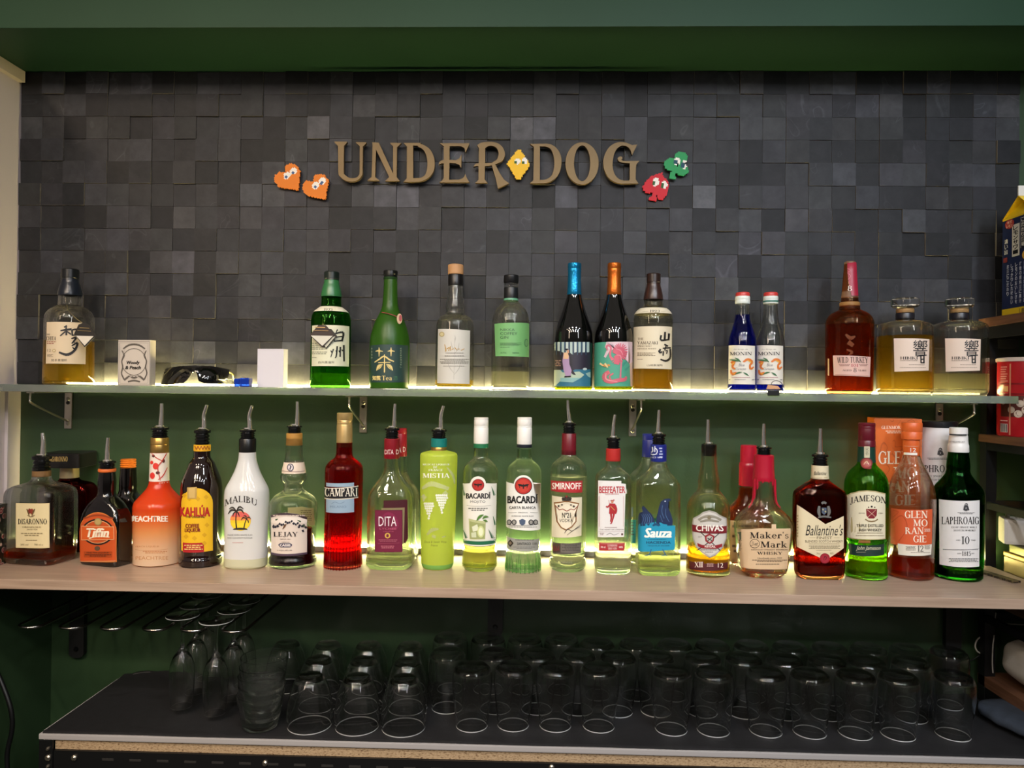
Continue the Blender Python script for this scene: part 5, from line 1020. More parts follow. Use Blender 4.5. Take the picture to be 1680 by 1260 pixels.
# the orange carton
p = W(1464, 940, -.050); zt = W(1466, 686, -.06).z-ZC
r = empty('whisky_carton', (p.x, -.050, ZC), math.radians(-16)); tag(r, 'orange whisky gift box behind the orange-labelled bottle', 'carton')
def oc_mat():
    mt, N, L = newmat('orange_card'); bs = N['Principled BSDF']; tc = N.new('ShaderNodeTexCoord'); wv = N.new('ShaderNodeTexNoise'); wv.inputs['Scale'].default_value = 22; wv.inputs['Detail'].default_value = 1; wv.inputs['Distortion'].default_value = 1.5
    cr = N.new('ShaderNodeValToRGB'); e = cr.color_ramp.elements; e[0].position = .485; e[0].color = hexc('#d8661c'); e[1].position = .515; e[1].color = hexc('#d8661c'); q = e.new(.5); q.color = hexc('#b34f12')
    L.new(tc.outputs['Object'], wv.inputs['Vector']); L.new(wv.outputs[0], cr.inputs[0]); L.new(cr.outputs[0], bs.inputs['Base Color']); bs.inputs['Roughness'].default_value = .45; return mt
OCM = oc_mat(); hw = .0440
boxm('card_body', (-hw, -hw, 0), (hw, hw, zt), OCM, r, bev=.001)
class Flat(Bot):
    """a flat-sided thing that takes printed art on its front"""
    def __init__(s, root, o, tr, hx, hy, h, rot): s.tr = tr; s.plane = o.z; s.n = 40.0; s.rot = rot; s.o = Vector(o); s.Yc = o.y; s.sc = depth(s.o)/F; s.root = root; s.rings = [(-.01, hx, hy, 40.0), (h, hx, hy, 40.0)]; s.cxp = 840+F*((s.o-CAM).dot(RGT))/depth(s.o)
f = Flat(r, Vector((p.x, -.050, ZC)), G_, hw, hw, zt, math.radians(-16))
f.art('lettering', [TX('GLENMORANGIE', 232, 205, 408, 224, '#f2e0c8', 'serif', 0), MI(255, 233, 400, 252, 2, '#f2d0b0', 0), TX('GLEN', 214, 350, 400, 425, '#f2e4cc', 'serif', 0), TX('MO', 300, 440, 435, 508, '#f2e4cc', 'serif', 0), TX('RAN', 240, 520, 395, 585, '#f2e4cc', 'serif', 0), TX('GIE', 300, 600, 425, 660, '#f2e4cc', 'serif', 0), R(190, 835, 440, 925, '#d9b58a', 0), MI(250, 850, 400, 910, 4, '#8a5a34', 1)], base=.0006, hyf=1)
# the white tube
b = Bot('whisky_tube', 'white cylindrical whisky tube with black lid, behind the green bottle', G_, 548, 1040, ZC, [(1062, 97), (1040, 98), (214, 98)], Yc=-.058, cat='tube')
b.solid(pm('#dad6d4', .4), 'tube_body'); b.cap('lid', [(178, 97), (181, 100), (211, 100.5), (214, 99)], pm('#15171a', .45), label='black tube lid')
b.art('front_print', [BR([[(556, 372, 9), (568, 345, 18), (586, 372, 9)], [(560, 358, 8), (570, 374, 14), (582, 358, 8)], [(562, 340, 5), (570, 333, 7), (580, 342, 5)]], '#3a3a3c', 0), MI(496, 388, 640, 402, 2, '#5a5a5a', 0), TX('LAPHROAIG', 425, 430, 668, 472, '#1a1a1a', 'serif', 0), TX('ISLAY SINGLE MALT', 482, 488, 625, 499, '#3a3a3a', 'serif', 0), TX('SCOTCH WHISKY', 496, 510, 610, 520, '#3a3a3a', 'serif', 0)])
# ------------------------------------------------------------------ bottles and small things on the glass shelf
KANJI = lambda s, x0, y0, x1, y1, c=INK, l=2: TX(s, x0, y0, x1, y1, c, 'heavy', l)
def suntory(tr, cx, by, label, hw, gl, liq, fill, capcol, sealcol, ytop, cy0, cy1, s0, s1, nk, sh, k=1.0):
    """bottle with a tapered shoulder: cap cy0..cy1, sleeve s0..s1, neck width nk, shoulder start sh"""
    b = Bot('whisky_bottle', label, tr, cx, by, ZS, [(by, hw*.94), (by-10, hw), (by-300, hw*.985), (sh+75, hw*.98), (sh+40, hw*.93), (sh+15, hw*.82), (sh-5, hw*.64), (sh-20, nk*1.04), (s1+15, nk), (s1-5, nk*1.02), ((s0+s1)/2, nk*.9), (s0+5, nk*.72), (cy1+2, nk*.72)], group=GS)
    b.glass(gl, liq, fill, t=.0032)
    b.cap('cap', [(cy0, nk*.70), (cy0+5, nk*.77), (cy1-8, nk*.77), (cy1-5, nk*.73), (cy1, nk*.74)], pm(capcol, .3), ridges=0, label='ribbed screw cap')
    b.band('neck_sleeve', s0, s1, pm(sealcol, .28), .0007)
    return b
b = suntory(U1, 450, 925, 'amber whisky bottle with brushwork label and hanging diamond tag, leftmost on the glass shelf', 148, gm((.98, .98, .95)), (.96, .74, .18), 640, '#0f1216', '#141a26', 0, 168, 235, 236, 342, 68, 425)
b.art('front_label', [P([(308, 514), (564, 520), (560, 790), (302, 786)], '#dcc8a8'), BR([[(420, 548, 8), (440, 538, 12)], [(398, 570, 10), (470, 560, 14)], [(434, 540, 10), (436, 600, 12)], [(430, 575, 10), (396, 605, 8)], [(440, 575, 9), (466, 595, 10)], [(472, 566, 11), (474, 604, 9)], [(472, 566, 8), (500, 562, 10), (498, 604, 8)], [(472, 600, 7), (500, 598, 8)], [(468, 622, 8), (500, 615, 13), (470, 655, 8)], [(478, 640, 6), (488, 648, 10)], [(470, 670, 8), (508, 650, 14), (488, 700, 16), (440, 728, 18), (388, 712, 12)], [(475, 680, 7), (488, 690, 10)]], '#1c1a1c', 2),
  TX('THE', 308, 590, 330, 600, '#2a2320', 'serif', 1), TX('CHITA', 306, 608, 370, 634, '#3a2a24', 'serif', 1), MI(310, 640, 370, 662, 2, '#8a3a30', 1, False), E(356, 701, 11, 11, '#b8a070', 1), E(356, 701, 6, 6, '#e2d3b0', 2), TX('12', 312, 690, 336, 708, '#8a7a60', 'light', 1), MI(312, 725, 350, 746, 3, '#8a7a64', 1, False), TX('知多蒸溜所', 338, 756, 440, 772, '#3a3028', 'sans', 1)])
t = fit_plane_tag(b, 'hang_tag', [([(552, 515), (590, 535), (627, 605), (556, 680), (486, 590), (515, 530)], '#17130f', .0012), ([(500, 603), (615, 606), (556, 668)], '#d8d0c0', .0004), ([(524, 549), (588, 552), (588, 556), (524, 553)], '#8a7448', .0003), ([(512, 568), (600, 572), (600, 575), (512, 571)], '#8a7448', .0003)], .0425)
def string(b, pts, col='#8a7a4a', r=.0006):
    bm = bmesh.new(); q = []
    for x, y, d in pts:
        w = W(*b.px(x, y), b.Yc-d)-b.o; q.append(w)
    tube(bm, smooth_path(q, 4), r, 6); link('string', bm, pm(col, .6), b.root, 60)
string(b, [(440, 405, .016), (450, 440, .024), (500, 490, .038), (550, 525, .043)])
# wash of cards
def carton(name, label, tr, x0, x1, y0, y1, dep, rot, plane, col, items, cat, bev=.0008, Yc=None, sidecol=None):
    s = tr[2]; a = WZ(x0/s+tr[0], y1/s+tr[1], plane); px0, px1 = x0/s+tr[0], x1/s+tr[0]; yy = Yc if Yc is not None else -.07
    pa, pb = W(px0, y1/s+tr[1], yy), W(px1, y1/s+tr[1], yy); h = W(px0, y0/s+tr[1], yy).z-plane; w = (pb.x-pa.x)/math.cos(math.radians(rot))
    c = (pa+pb)/2; c.z = plane; r = empty(name, (c.x, yy+dep/2, plane), math.radians(rot)); tag(r, label, cat)
    boxm('card_body', (-w/2, -dep/2, 0), (w/2, dep/2, h), pm(col, .5), r, bev=bev)
    f = Flat(r, Vector((c.x, yy+dep/2, plane)), tr, w/2, dep/2, h, math.radians(rot))
    if items: f.art('front_print', items, base=.0004, hyf=1)
    return r
carton('card_box', 'small grey-white box of cards with an ornate black frame', U1, 768, 990, 630, 937, .020, -5, ZS, '#c9bfb4', [RING(880, 783, 104, 146, 2, '#8a827a', 0) if 0 else P([(776, 638), (982, 640), (982, 642), (776, 640)], '#6a625a', 0)] + [LINE([(776, 640), (982, 642), (980, 925), (778, 926), (776, 640)], 2, '#7a726a', 0), LINE([(786, 650), (972, 652), (970, 915), (788, 916), (786, 650)], 1.6, '#8a827a', 0)] +
  [BR([[(800, 700, 5), (815, 730, 12), (800, 770, 8), (806, 810, 10), (798, 850, 8), (815, 890, 10)], [(962, 700, 5), (948, 730, 12), (962, 770, 8), (956, 810, 10), (964, 850, 8), (948, 890, 10)], [(810, 690, 10), (840, 668, 12), (880, 660, 12), (920, 668, 12), (952, 690, 10)], [(815, 895, 12), (850, 870, 14), (880, 880, 14), (915, 870, 14), (948, 895, 12)], [(840, 905, 10), (880, 898, 12), (920, 905, 10)]], '#5a534c', 0), BR([[(806, 700, 2), (820, 690, 5), (812, 720, 4)], [(956, 700, 2), (942, 690, 5), (950, 720, 4)], [(846, 880, 8), (866, 868, 6)], [(896, 868, 6), (918, 880, 8)]], '#b8aea4', 1), ([q for q in RING(880, 775, 82, 90, 5, '#6a625a', 0)[0]], '#6a625a', 0),
  TX('Woody', 832, 768, 918, 796, '#2a2622', 'heavy', 1, shear=.2), TX('& Peach', 822, 800, 926, 823, '#2a2622', 'heavy', 1, shear=.2)], 'box')
carton('white_box', 'plain pale lilac-white box left of the green tagged bottle', U2, 86, 266, 688, 946, .020, -7, ZS, '#cfccd4', [TX('CREAM', 132, 808, 230, 830, '#c9bcc0', 'light', 0), MI(140, 720, 200, 730, 1, '#c6c2ca', 0)] if 0 else [R(92, 694, 260, 696, '#bdbac4', 0)], 'box')
# wraparound dark glasses
def visor():
    tr = U1; yy = -.085; r = empty('dark_glasses', W(320, 634, yy)); r.location.z = ZS; tag(r, 'dark wraparound glasses lying on the glass shelf by the card box', 'glasses'); o = r.location
    top = [(1085, 822), (1110, 812), (1180, 802), (1280, 798), (1380, 802), (1450, 812), (1512, 826)]
    bot = [(1052, 925), (1100, 926), (1200, 915), (1225, 895), (1262, 842), (1290, 842), (1302, 900), (1340, 915), (1440, 922), (1478, 920)]
    def at(t, arr):
        x = arr[0][0]+(arr[-1][0]-arr[0][0])*t
        for (a, b), (c, d) in zip(arr, arr[1:]):
            if x <= c+1e-6: return x, b+(d-b)*(x-a)/max(1e-6, c-a)
        return arr[-1]
    bm = bmesh.new(); n = 60; rows = []
    for i in range(n+1):
        t = i/n; (xa, ya), (xb, yb) = at(t, top), at(t, bot); dy = .045*(2*abs(t-.5))**2.4
        col = []
        for k in range(6):
            u = k/5; x, y = xa+(xb-xa)*u, ya+(yb-ya)*u; Y_ = dy-.006*math.sin(PI*u)+.02*(1-u); w = W(x/4, y/4+400, yy+Y_)-o
            col.append(Vector((w.x, Y_, max(.0006, w.z))))
        rows.append(col)
    vf = [[bm.verts.new(p) for p in c] for c in rows]; vb = [[bm.verts.new(p+Vector((0, .0022, 0))) for p in c] for c in rows]
    for i in range(n):
        for k in range(5):
            bm.faces.new([vf[i][k], vf[i+1][k], vf[i+1][k+1], vf[i][k+1]][::-1]); bm.faces.new([vb[i][k], vb[i+1][k], vb[i+1][k+1], vb[i][k+1]])
        for k in (0, 5): bm.faces.new([vf[i][k], vb[i][k], vb[i+1][k], vf[i+1][k]] if k else [vf[i][k], vf[i+1][k], vb[i+1][k], vb[i][k]])
    for i in (0, n):
        for k in range(5): bm.faces.new([vf[i][k], vf[i][k+1], vb[i][k+1], vb[i][k]])
    bmesh.ops.recalc_face_normals(bm, faces=bm.faces); link('lens', bm, pm('#050505', .06, 0, .7), r, 50)
    for sgn, nm in ((0, 'temple'), (1, 'temple')):
        e = rows[0][1] if sgn == 0 else rows[-1][1]; bm = bmesh.new(); dx = .012 if sgn == 0 else -.004
        tube(bm, smooth_path([e, e+Vector((dx*.4, .022, -.004)), e+Vector((dx, .034, -e.z+.006)), e+Vector((dx*3, .045-.05*0, -e.z+.0022))], 5), .0016, 8); link(nm, bm, pm('#c9b96a', .25, .6) if sgn else BLACKP, r, 50)
visor()
# little glass cubes with a ring
def trinket(x, y0, y1, w, col, label, name='glass_cube'):
    yy = -.1; a = W(x, y1, yy); s = depth(a)/F; h = W(x, y0, yy).z-ZS
    o = empty(name, (a.x, yy, ZS)); tag(o, label, 'trinket', 'small glass cubes on the shelf')
    bm = bmesh.new(); box(bm, (-w*s/2, -w*s/2, 0.0002), (w*s/2, w*s/2, h), 0, w*s*.14); link('cube', bm, col, o)
    return o, h, s
BLUEG = pm('#1638a8', .05, 0, .5, .5, .35)
o, h, s = trinket(377.5, 621, 635, 13, gm((.95, .96, .98), 1.5), 'small clear faceted glass cube right of the dark glasses')
o, h, s = trinket(390, 621, 635, 9, BLUEG, 'small blue glass cube between the clear cube and the bigger blue one')
o, h, s = trinket(403.5, 620, 635, 16, BLUEG, 'larger blue glass cube with a thin gold ring, left of the white box')
bm = bmesh.new(); tube(bm, [(-.006+.009*math.cos(a), .004, h*.55+.0105*math.sin(a)) for a in [PI*i/16 for i in range(17)]], .0005, 6); link('ring', bm, GOLD, o, 60)

b = suntory(U2, 567, 948, 'green glass whisky bottle with brushwork label and hanging diamond tags', 130, gm((.30, .72, .20)), (.52, .66, .08), 850, '#16211c', '#2f6a3c', 0, 186, 240, 242, 350, 63, 432)
b.band('collar_label', 418, 452, pm('#d9d4bc', .5), .0006); b.art('collar_print', [TX('1973', 528, 424, 582, 440, '#2a2a24', 'serif', 0)], base=.0012)
b.art('front_label', [P([(436, 534), (691, 542), (688, 806), (434, 802)], '#d5d4b8'), BR([[(614, 562, 8), (604, 584, 5)], [(590, 590, 9), (594, 640, 8)], [(590, 592, 8), (650, 582, 14), (642, 640, 12)], [(594, 614, 6), (644, 608, 8)], [(592, 640, 8), (644, 634, 10)], [(588, 690, 8), (570, 745, 5)], [(570, 700, 6), (580, 715, 10)], [(612, 672, 10), (606, 735, 9), (598, 750, 5)], [(602, 700, 6), (610, 712, 9)], [(632, 676, 10), (630, 742, 8)], [(622, 700, 6), (628, 712, 9)], [(654, 664, 12), (656, 772, 11)], [(640, 694, 6), (648, 704, 9)]], '#171a16', 2),
  MI(450, 650, 545, 700, 4, '#6a6c58', 1, False), MI(450, 708, 550, 730, 2, '#7a7c68', 1, False), MI(450, 745, 480, 752, 1, '#7a7c68', 1, False), TX('白州蒸溜所', 490, 770, 594, 786, '#3a3c30', 'sans', 1)])
fit_plane_tag(b, 'hang_tag', [([(545, 555), (575, 560), (612, 605), (540, 690), (470, 610)], '#1c1a14', .001), ([(500, 625), (600, 608), (540, 682)], '#bdbba8', .0003)], .0375)
fit_plane_tag(b, 'hang_tag', [([(490, 532), (540, 535), (592, 600), (516, 680), (432, 600)], '#2a1a14', .001), ([(440, 602), (584, 604), (516, 670)], '#c9c6b8', .0003), ([(466, 545), (534, 547), (534, 552), (466, 550)], '#b8905a', .0003), ([(456, 566), (556, 570), (556, 573), (456, 569)], '#b8905a', .0003)], .040)
string(b, [(545, 425, .02), (525, 470, .034), (515, 535, .041)]); string(b, [(590, 428, .02), (545, 480, .034), (520, 535, .0415)])

# green tea liqueur
b = Bot('liqueur_bottle', 'frosted green bottle with dark label and gold tea-leaf sign', U2, 954, 955, ZS, [(955, 122), (945, 129), (900, 130), (680, 130), (620, 126), (570, 115), (520, 99), (480, 80), (440, 61), (400, 51), (330, 46), (240, 43), (222, 42)], group=GS)
b.solid(frosted((.045, .15, .012), .5, .3), 'glass_body')
b.cap('cap', [(179, 43), (182, 46), (204, 46), (206, 44), (222, 44), (224, 43)], pm('#10120f', .3), label='black cap')
b.cap('neck_ring', [(222, 44), (224, 46), (234, 46), (237, 44)], pm('#1c3a18', .3))
GL = '#d8c37c'
b.art('front_label', [P([(830, 668), (950, 660), (1078, 668), (1074, 910), (832, 910)], '#1f3a36'), BR([[(866, 706, 3), (884, 702, 10), (914, 706, 3)], [(889, 680, 3), (890, 704, 10), (889, 740, 3)], [(944, 706, 3), (964, 702, 10), (990, 706, 3)], [(966, 680, 3), (966, 704, 10), (966, 738, 3)], [(860, 778, 6), (890, 758, 9), (922, 738, 9), (955, 760, 9), (985, 772, 6)], [(924, 726, 5), (924, 836, 8), (921, 838, 3)], [(884, 780, 6), (962, 778, 6)], [(872, 832, 3), (890, 806, 26), (912, 790, 4)], [(978, 832, 3), (958, 806, 26), (936, 790, 4)]], GL, 2), BR([[(880, 826, 2), (908, 794, 2)], [(970, 826, 2), (940, 794, 2)]], '#1f3a36', 3),
  TX('知覧', 846, 866, 900, 896, GL, 'heavy', 2), TX('Tea', 908, 866, 972, 896, GL, 'serif', 2), TX('酒', 980, 868, 1008, 896, '#3a6a4a', 'sans', 2)]+[TX(c, 838, 682+i*20, 848, 694+i*20, '#9aa88a', 'sans', 2) for i, c in enumerate('本格焼酎')]+[TX(c, 1024, 682+i*15, 1034, 693+i*15, '#9aa88a', 'sans', 2) for i, c in enumerate('知覧茶葉使用深蒸し')])
string(b, [(905, 450, .024), (940, 456, .027), (985, 470, .028), (1020, 484, .024)], '#8a2a2a', .0008)
fit_plane_tag(b, 'charm', [([(1022+0+18*math.cos(PI*i/8), 492+34*math.sin(PI*i/8)) for i in range(16)], '#b89a7a', .001), ([(1032+10*math.cos(PI*i/8)-4, 488+22*math.sin(PI*i/8)) for i in range(16)], '#8c2c34', .0004)], .027, label='small red flower charm on a cord')

# cork-topped malt with pale grey leaf label
b = Bot('whisky_bottle', 'clear whisky bottle with round cork top and pale grey leaf label', U2, 1381, 958, ZS, [(958, 118), (948, 126), (900, 127), (600, 125), (545, 123), (515, 119), (495, 108), (480, 92), (470, 72), (458, 64), (440, 62), (420, 64), (390, 60), (340, 53), (285, 47), (270, 46)], group=GS)
b.glass(gm((.985, .985, .96)), (.95, .78, .25), 895)
b.cap('cork', [(139, 46), (143, 51), (200, 51), (204, 48)], pm('#b98a5c', .6), label='wooden cork top'); b.cap('neck_band', [(205, 47), (208, 49), (270, 49), (277, 48)], pm('#121010', .35))
b.art('front_label', [P([(1276, 560), (1484, 570), (1480, 920), (1270, 915)], '#c6c2b8'), E(1301, 594, 17, 17, '#a89868', 1), E(1301, 594, 11, 11, '#c9bd90', 2), BR([[(1378, 890, 3), (1382, 780, 2), (1384, 620, 2)], [(1380, 860, 2), (1410, 820, 5), (1422, 780, 2)], [(1380, 850, 2), (1350, 810, 5), (1340, 770, 2)], [(1384, 720, 2), (1405, 690, 5), (1412, 650, 2)], [(1384, 700, 2), (1365, 670, 5), (1360, 640, 2)], [(1384, 650, 2), (1388, 620, 6), (1384, 600, 2)]], '#aaa69c', 1), BR([[(1320, 660, 4), (1328, 700, 7), (1322, 705, 3)], [(1334, 690, 6), (1350, 680, 4), (1344, 702, 5)], [(1356, 672, 5), (1358, 702, 5)], [(1366, 695, 6), (1376, 686, 4)], [(1384, 680, 5), (1398, 698, 5)], [(1402, 690, 5), (1416, 690, 4)], [(1424, 700, 4), (1446, 688, 5)]], '#b08a3c', 2), MI(1326, 715, 1442, 722, 1, '#5a564e', 2), MI(1320, 734, 1446, 742, 1, '#5a564e', 2), MI(1290, 756, 1476, 790, 4, '#7a766c', 2), MI(1310, 800, 1446, 808, 1, '#7a766c', 2)])

# grain gin
b = Bot('gin_bottle', 'clear gin bottle with light green label and black cap', U3, 226, 960, ZS, [(960, 116), (950, 123), (900, 124), (560, 123), (520, 122), (480, 117), (450, 108), (425, 92), (405, 74), (390, 56), (380, 49), (366, 47)], group=GS)
b.glass(gm((.985, .985, .955)), (.965, .965, .86), 840)
b.cap('cap', [(208, 46), (212, 49), (254, 49.5), (258, 47), (263, 46)], pm('#121214', .35), label='black round stopper'); b.cap('neck_ring', [(264, 44), (268, 47), (284, 47), (288, 44)], CLEAR, label='clear glass lip')
b.cap('neck_band', [(289, 45), (292, 46.5), (360, 48), (362, 47.5)], pm('#131416', .4)); b.cap('neck_stripe', [(362, 47.5), (364, 48.2), (374, 48.6), (376, 47)], pm('#5f9a78', .4), label='green stripe under the neck band')
b.art('front_label', [P([(126, 526), (352, 524), (350, 745), (132, 738)], '#6fa866'), TX('NIKKA', 164, 556, 258, 572, '#3a5a3c', 'light', 1), TX('COFFEY', 164, 580, 274, 598, '#2c4a30', 'sans', 1), TX('GIN', 164, 606, 216, 623, '#2c4a30', 'light', 1), MI(164, 650, 300, 670, 4, '#3c6040', 1, False), TX('NIKKA', 244, 712, 286, 720, '#2c4a30', 'bold', 1), TX('47%', 164, 711, 204, 720, '#3c6040', 'sans', 1), E(332, 650, 14, 27, '#4a7a4c', 1), E(332, 650, 9, 20, '#6a9a62', 2), MI(164, 676, 226, 684, 1, '#3c6040', 1, False)])

# sake pair
def sake(cx, label, foil):
    b = Bot('sake_bottle', label, U3, cx, 961, ZS, [(961, 118), (950, 124), (930, 124), (640, 125), (580, 121), (530, 107), (480, 90), (430, 73), (390, 61), (350, 50), (330, 46)], group=GS)
    b.solid(pm('#050505', .05, 0, .6), 'glass_body', y1=330, y0=934)
    o = b.solid(gm((.55, .62, .08), 1.5), 'glass_foot', y0=961, y1=934.5); o['label'] = 'olive glass foot below the label'
    MF, N, L = newmat('foil'); bs = N['Principled BSDF']; bs.inputs['Base Color'].default_value = hexc(foil); bs.inputs['Metallic'].default_value = .75; bs.inputs['Roughness'].default_value = .3
    nz = N.new('ShaderNodeTexNoise'); nz.inputs['Scale'].default_value = 260; bp = N.new('ShaderNodeBump'); bp.inputs['Strength'].default_value = .6; bp.inputs['Distance'].default_value = .001; tc = N.new('ShaderNodeTexCoord')
    L.new(tc.outputs['Object'], nz.inputs['Vector']); L.new(nz.outputs[0], bp.inputs['Height']); L.new(bp.outputs[0], bs.inputs['Normal'])
    b.cap('foil', [(129, 40), (134, 44), (165, 44.5), (168, 43), (178, 45), (188, 43), (240, 43.5), (300, 45.5), (336, 48), (338, 47)], MF, label='crinkled foil over the neck')
    return b
b = sake(641, 'black sake bottle with blue foil neck and a penguin picture label', '#1b86b8')
b.art('front_label', [P([(513, 645), (752, 645), (752, 936), (515, 936)], '#22202c')] + [P([(513+i*27, 645), (529+i*27, 645), (529+i*27, 735-(8 if 1 < i < 5 else 25)), (513+i*27, 715)], '#b8c4bc' if i % 2 else '#a6b8b0', 1) for i in range(9)] + [P([(516+i*27+14, 645), (524+i*27+14, 645), (522+i*27+14, 730), (518+i*27+14, 730)], '#2c4c64', 2) for i in range(8)] +
  [P([(513, 690), (560, 705), (590, 720), (600, 830), (513, 830)], '#2a2428', 2), P([(636, 765), (660, 720), (700, 712), (752, 712), (752, 830), (636, 830)], '#26202f', 2), P([(513, 828), (752, 824), (752, 936), (515, 936)], '#2f6a80', 2), P([(515, 826), (560, 828), (575, 845), (640, 842), (680, 838), (712, 860), (690, 880), (640, 905), (560, 900), (530, 930), (515, 930)], '#a8b8a0', 3), P([(720, 850), (752, 840), (752, 880), (735, 870)], '#90aca4', 3), E(716, 822, 13, 8, '#b8c4c0', 3), P([(560, 880), (690, 880), (640, 910), (560, 905)], '#7fa8a4', 4),
   P([(573, 673), (590, 690), (606, 686), (618, 705), (616, 720), (620, 735), (624, 760), (628, 800), (640, 830), (658, 860), (640, 858), (628, 845), (600, 700)], '#22202a', 5), P([(582, 715), (606, 712), (616, 740), (618, 790), (632, 830), (626, 868), (596, 870), (582, 830), (574, 770)], '#a488a8', 6), P([(584, 715), (606, 712), (614, 735), (612, 756), (580, 756)], '#d8b088', 7), P([(602, 700), (614, 695), (616, 716), (606, 722)], '#c89878', 7), P([(590, 868), (626, 866), (628, 874), (584, 876)], '#1c1820', 7), MI(528, 764, 566, 808, 4, '#b08a78', 5)])
b = sake(903, 'black sake bottle with copper foil neck and a flamingo picture label', '#c96a24')
b.art('front_label', [P([(776, 645), (1028, 645), (1028, 936), (778, 936)], '#4a9a80'), P([(860, 645), (1028, 645), (1028, 800), (1010, 790), (990, 760), (975, 700), (930, 690), (880, 700), (850, 680)], '#cdb2b8', 1), P([(1010, 780), (1028, 780), (1028, 936), (1016, 936)], '#c9aa98', 1), BR([[(850, 745, 14), (870, 705, 18), (885, 690, 12)]], '#d0b4bc', 2), BR([[(868, 700, 8), (862, 675, 12), (878, 665, 12), (890, 685, 12), (884, 730, 14), (900, 765, 16)]], '#c9687a', 3), BR([[(912, 720, 30), (930, 690, 50), (955, 680, 56), (970, 700, 50), (950, 745, 60), (910, 765, 40), (945, 780, 30)]], '#c85a6c', 3), BR([[(920, 690, 4), (950, 700, 6), (965, 730, 4)], [(925, 730, 4), (950, 735, 6), (955, 765, 4)]], '#d88a94', 4), BR([[(956, 770, 12), (952, 830, 9), (950, 880, 12)]], '#c87080', 3), BR([[(960, 800, 20), (990, 770, 8)], [(980, 830, 14), (1010, 800, 6)]], '#3f8a78', 3), BR([[(880, 840, 22), (852, 860, 30), (852, 890, 30), (890, 905, 26), (940, 895, 26), (980, 890, 22), (985, 870, 10)], [(905, 850, 10), (880, 870, 10), (890, 895, 12)]], '#c9606e', 3), BR([[(858, 850, 5), (862, 890, 6), (930, 905, 4)]], '#dca0a0', 4)] + [BR([[(820+i*16, 785+8*(i % 2), 12), (842+i*14, 800+6*(i % 3), 10)]], '#c98a4a' if i % 2 else '#e0c890', 5) for i in range(4)])

b = suntory(U3, 1161, 960, 'amber whisky bottle with dark brown neck and cream brushwork label', 131, gm((.97, .96, .88)), (.93, .66, .16), 820, '#2a1c18', '#33201b', 0, 198, 262, 264, 370, 60, 430)
b.band('collar_label', 428, 466, pm('#d6ccb2', .5), .0006); b.art('collar_print', [TX('1923', 1146, 434, 1208, 450, '#2a241c', 'serif', 0), LINE([(1098, 445), (1136, 442)], 1.2, '#8a7a58', 0), LINE([(1215, 442), (1245, 446)], 1.2, '#8a7a58', 0)], base=.0012)
b.art('front_label', [P([(1036, 550), (1289, 546), (1287, 824), (1032, 820)], '#d8cbae'), BR([[(1243, 578, 12), (1240, 628, 14)], [(1218, 600, 12), (1216, 632, 12), (1268, 628, 10)], [(1268, 588, 14), (1266, 634, 10)], [(1212, 690, 12), (1206, 715, 8)], [(1200, 700, 8), (1212, 716, 14), (1222, 706, 8)], [(1238, 660, 10), (1262, 672, 10)], [(1228, 686, 8), (1280, 682, 10)], [(1250, 668, 8), (1240, 700, 8)], [(1246, 704, 9), (1258, 700, 6), (1252, 722, 8)], [(1232, 704, 10), (1230, 735, 8)], [(1276, 690, 12), (1276, 745, 13), (1250, 768, 14), (1212, 758, 8)]], '#1c1712', 2), TX('THE', 1066, 616, 1104, 632, '#6a5a44', 'serif', 1), TX('YAMAZAKI', 1064, 640, 1196, 660, '#3a2e22', 'serif', 1), TX('SINGLE MALT', 1064, 666, 1156, 676, '#6a5a44', 'serif', 1), TX('JAPANESE WHISKY', 1064, 684, 1186, 694, '#6a5a44', 'serif', 1), MI(1064, 714, 1180, 740, 3, '#7a6a54', 1, False), MI(1064, 756, 1100, 762, 1, '#8a7a64', 1, False), TX('山崎蒸溜所', 1126, 790, 1228, 804, '#4a3e2e', 'sans', 1)])

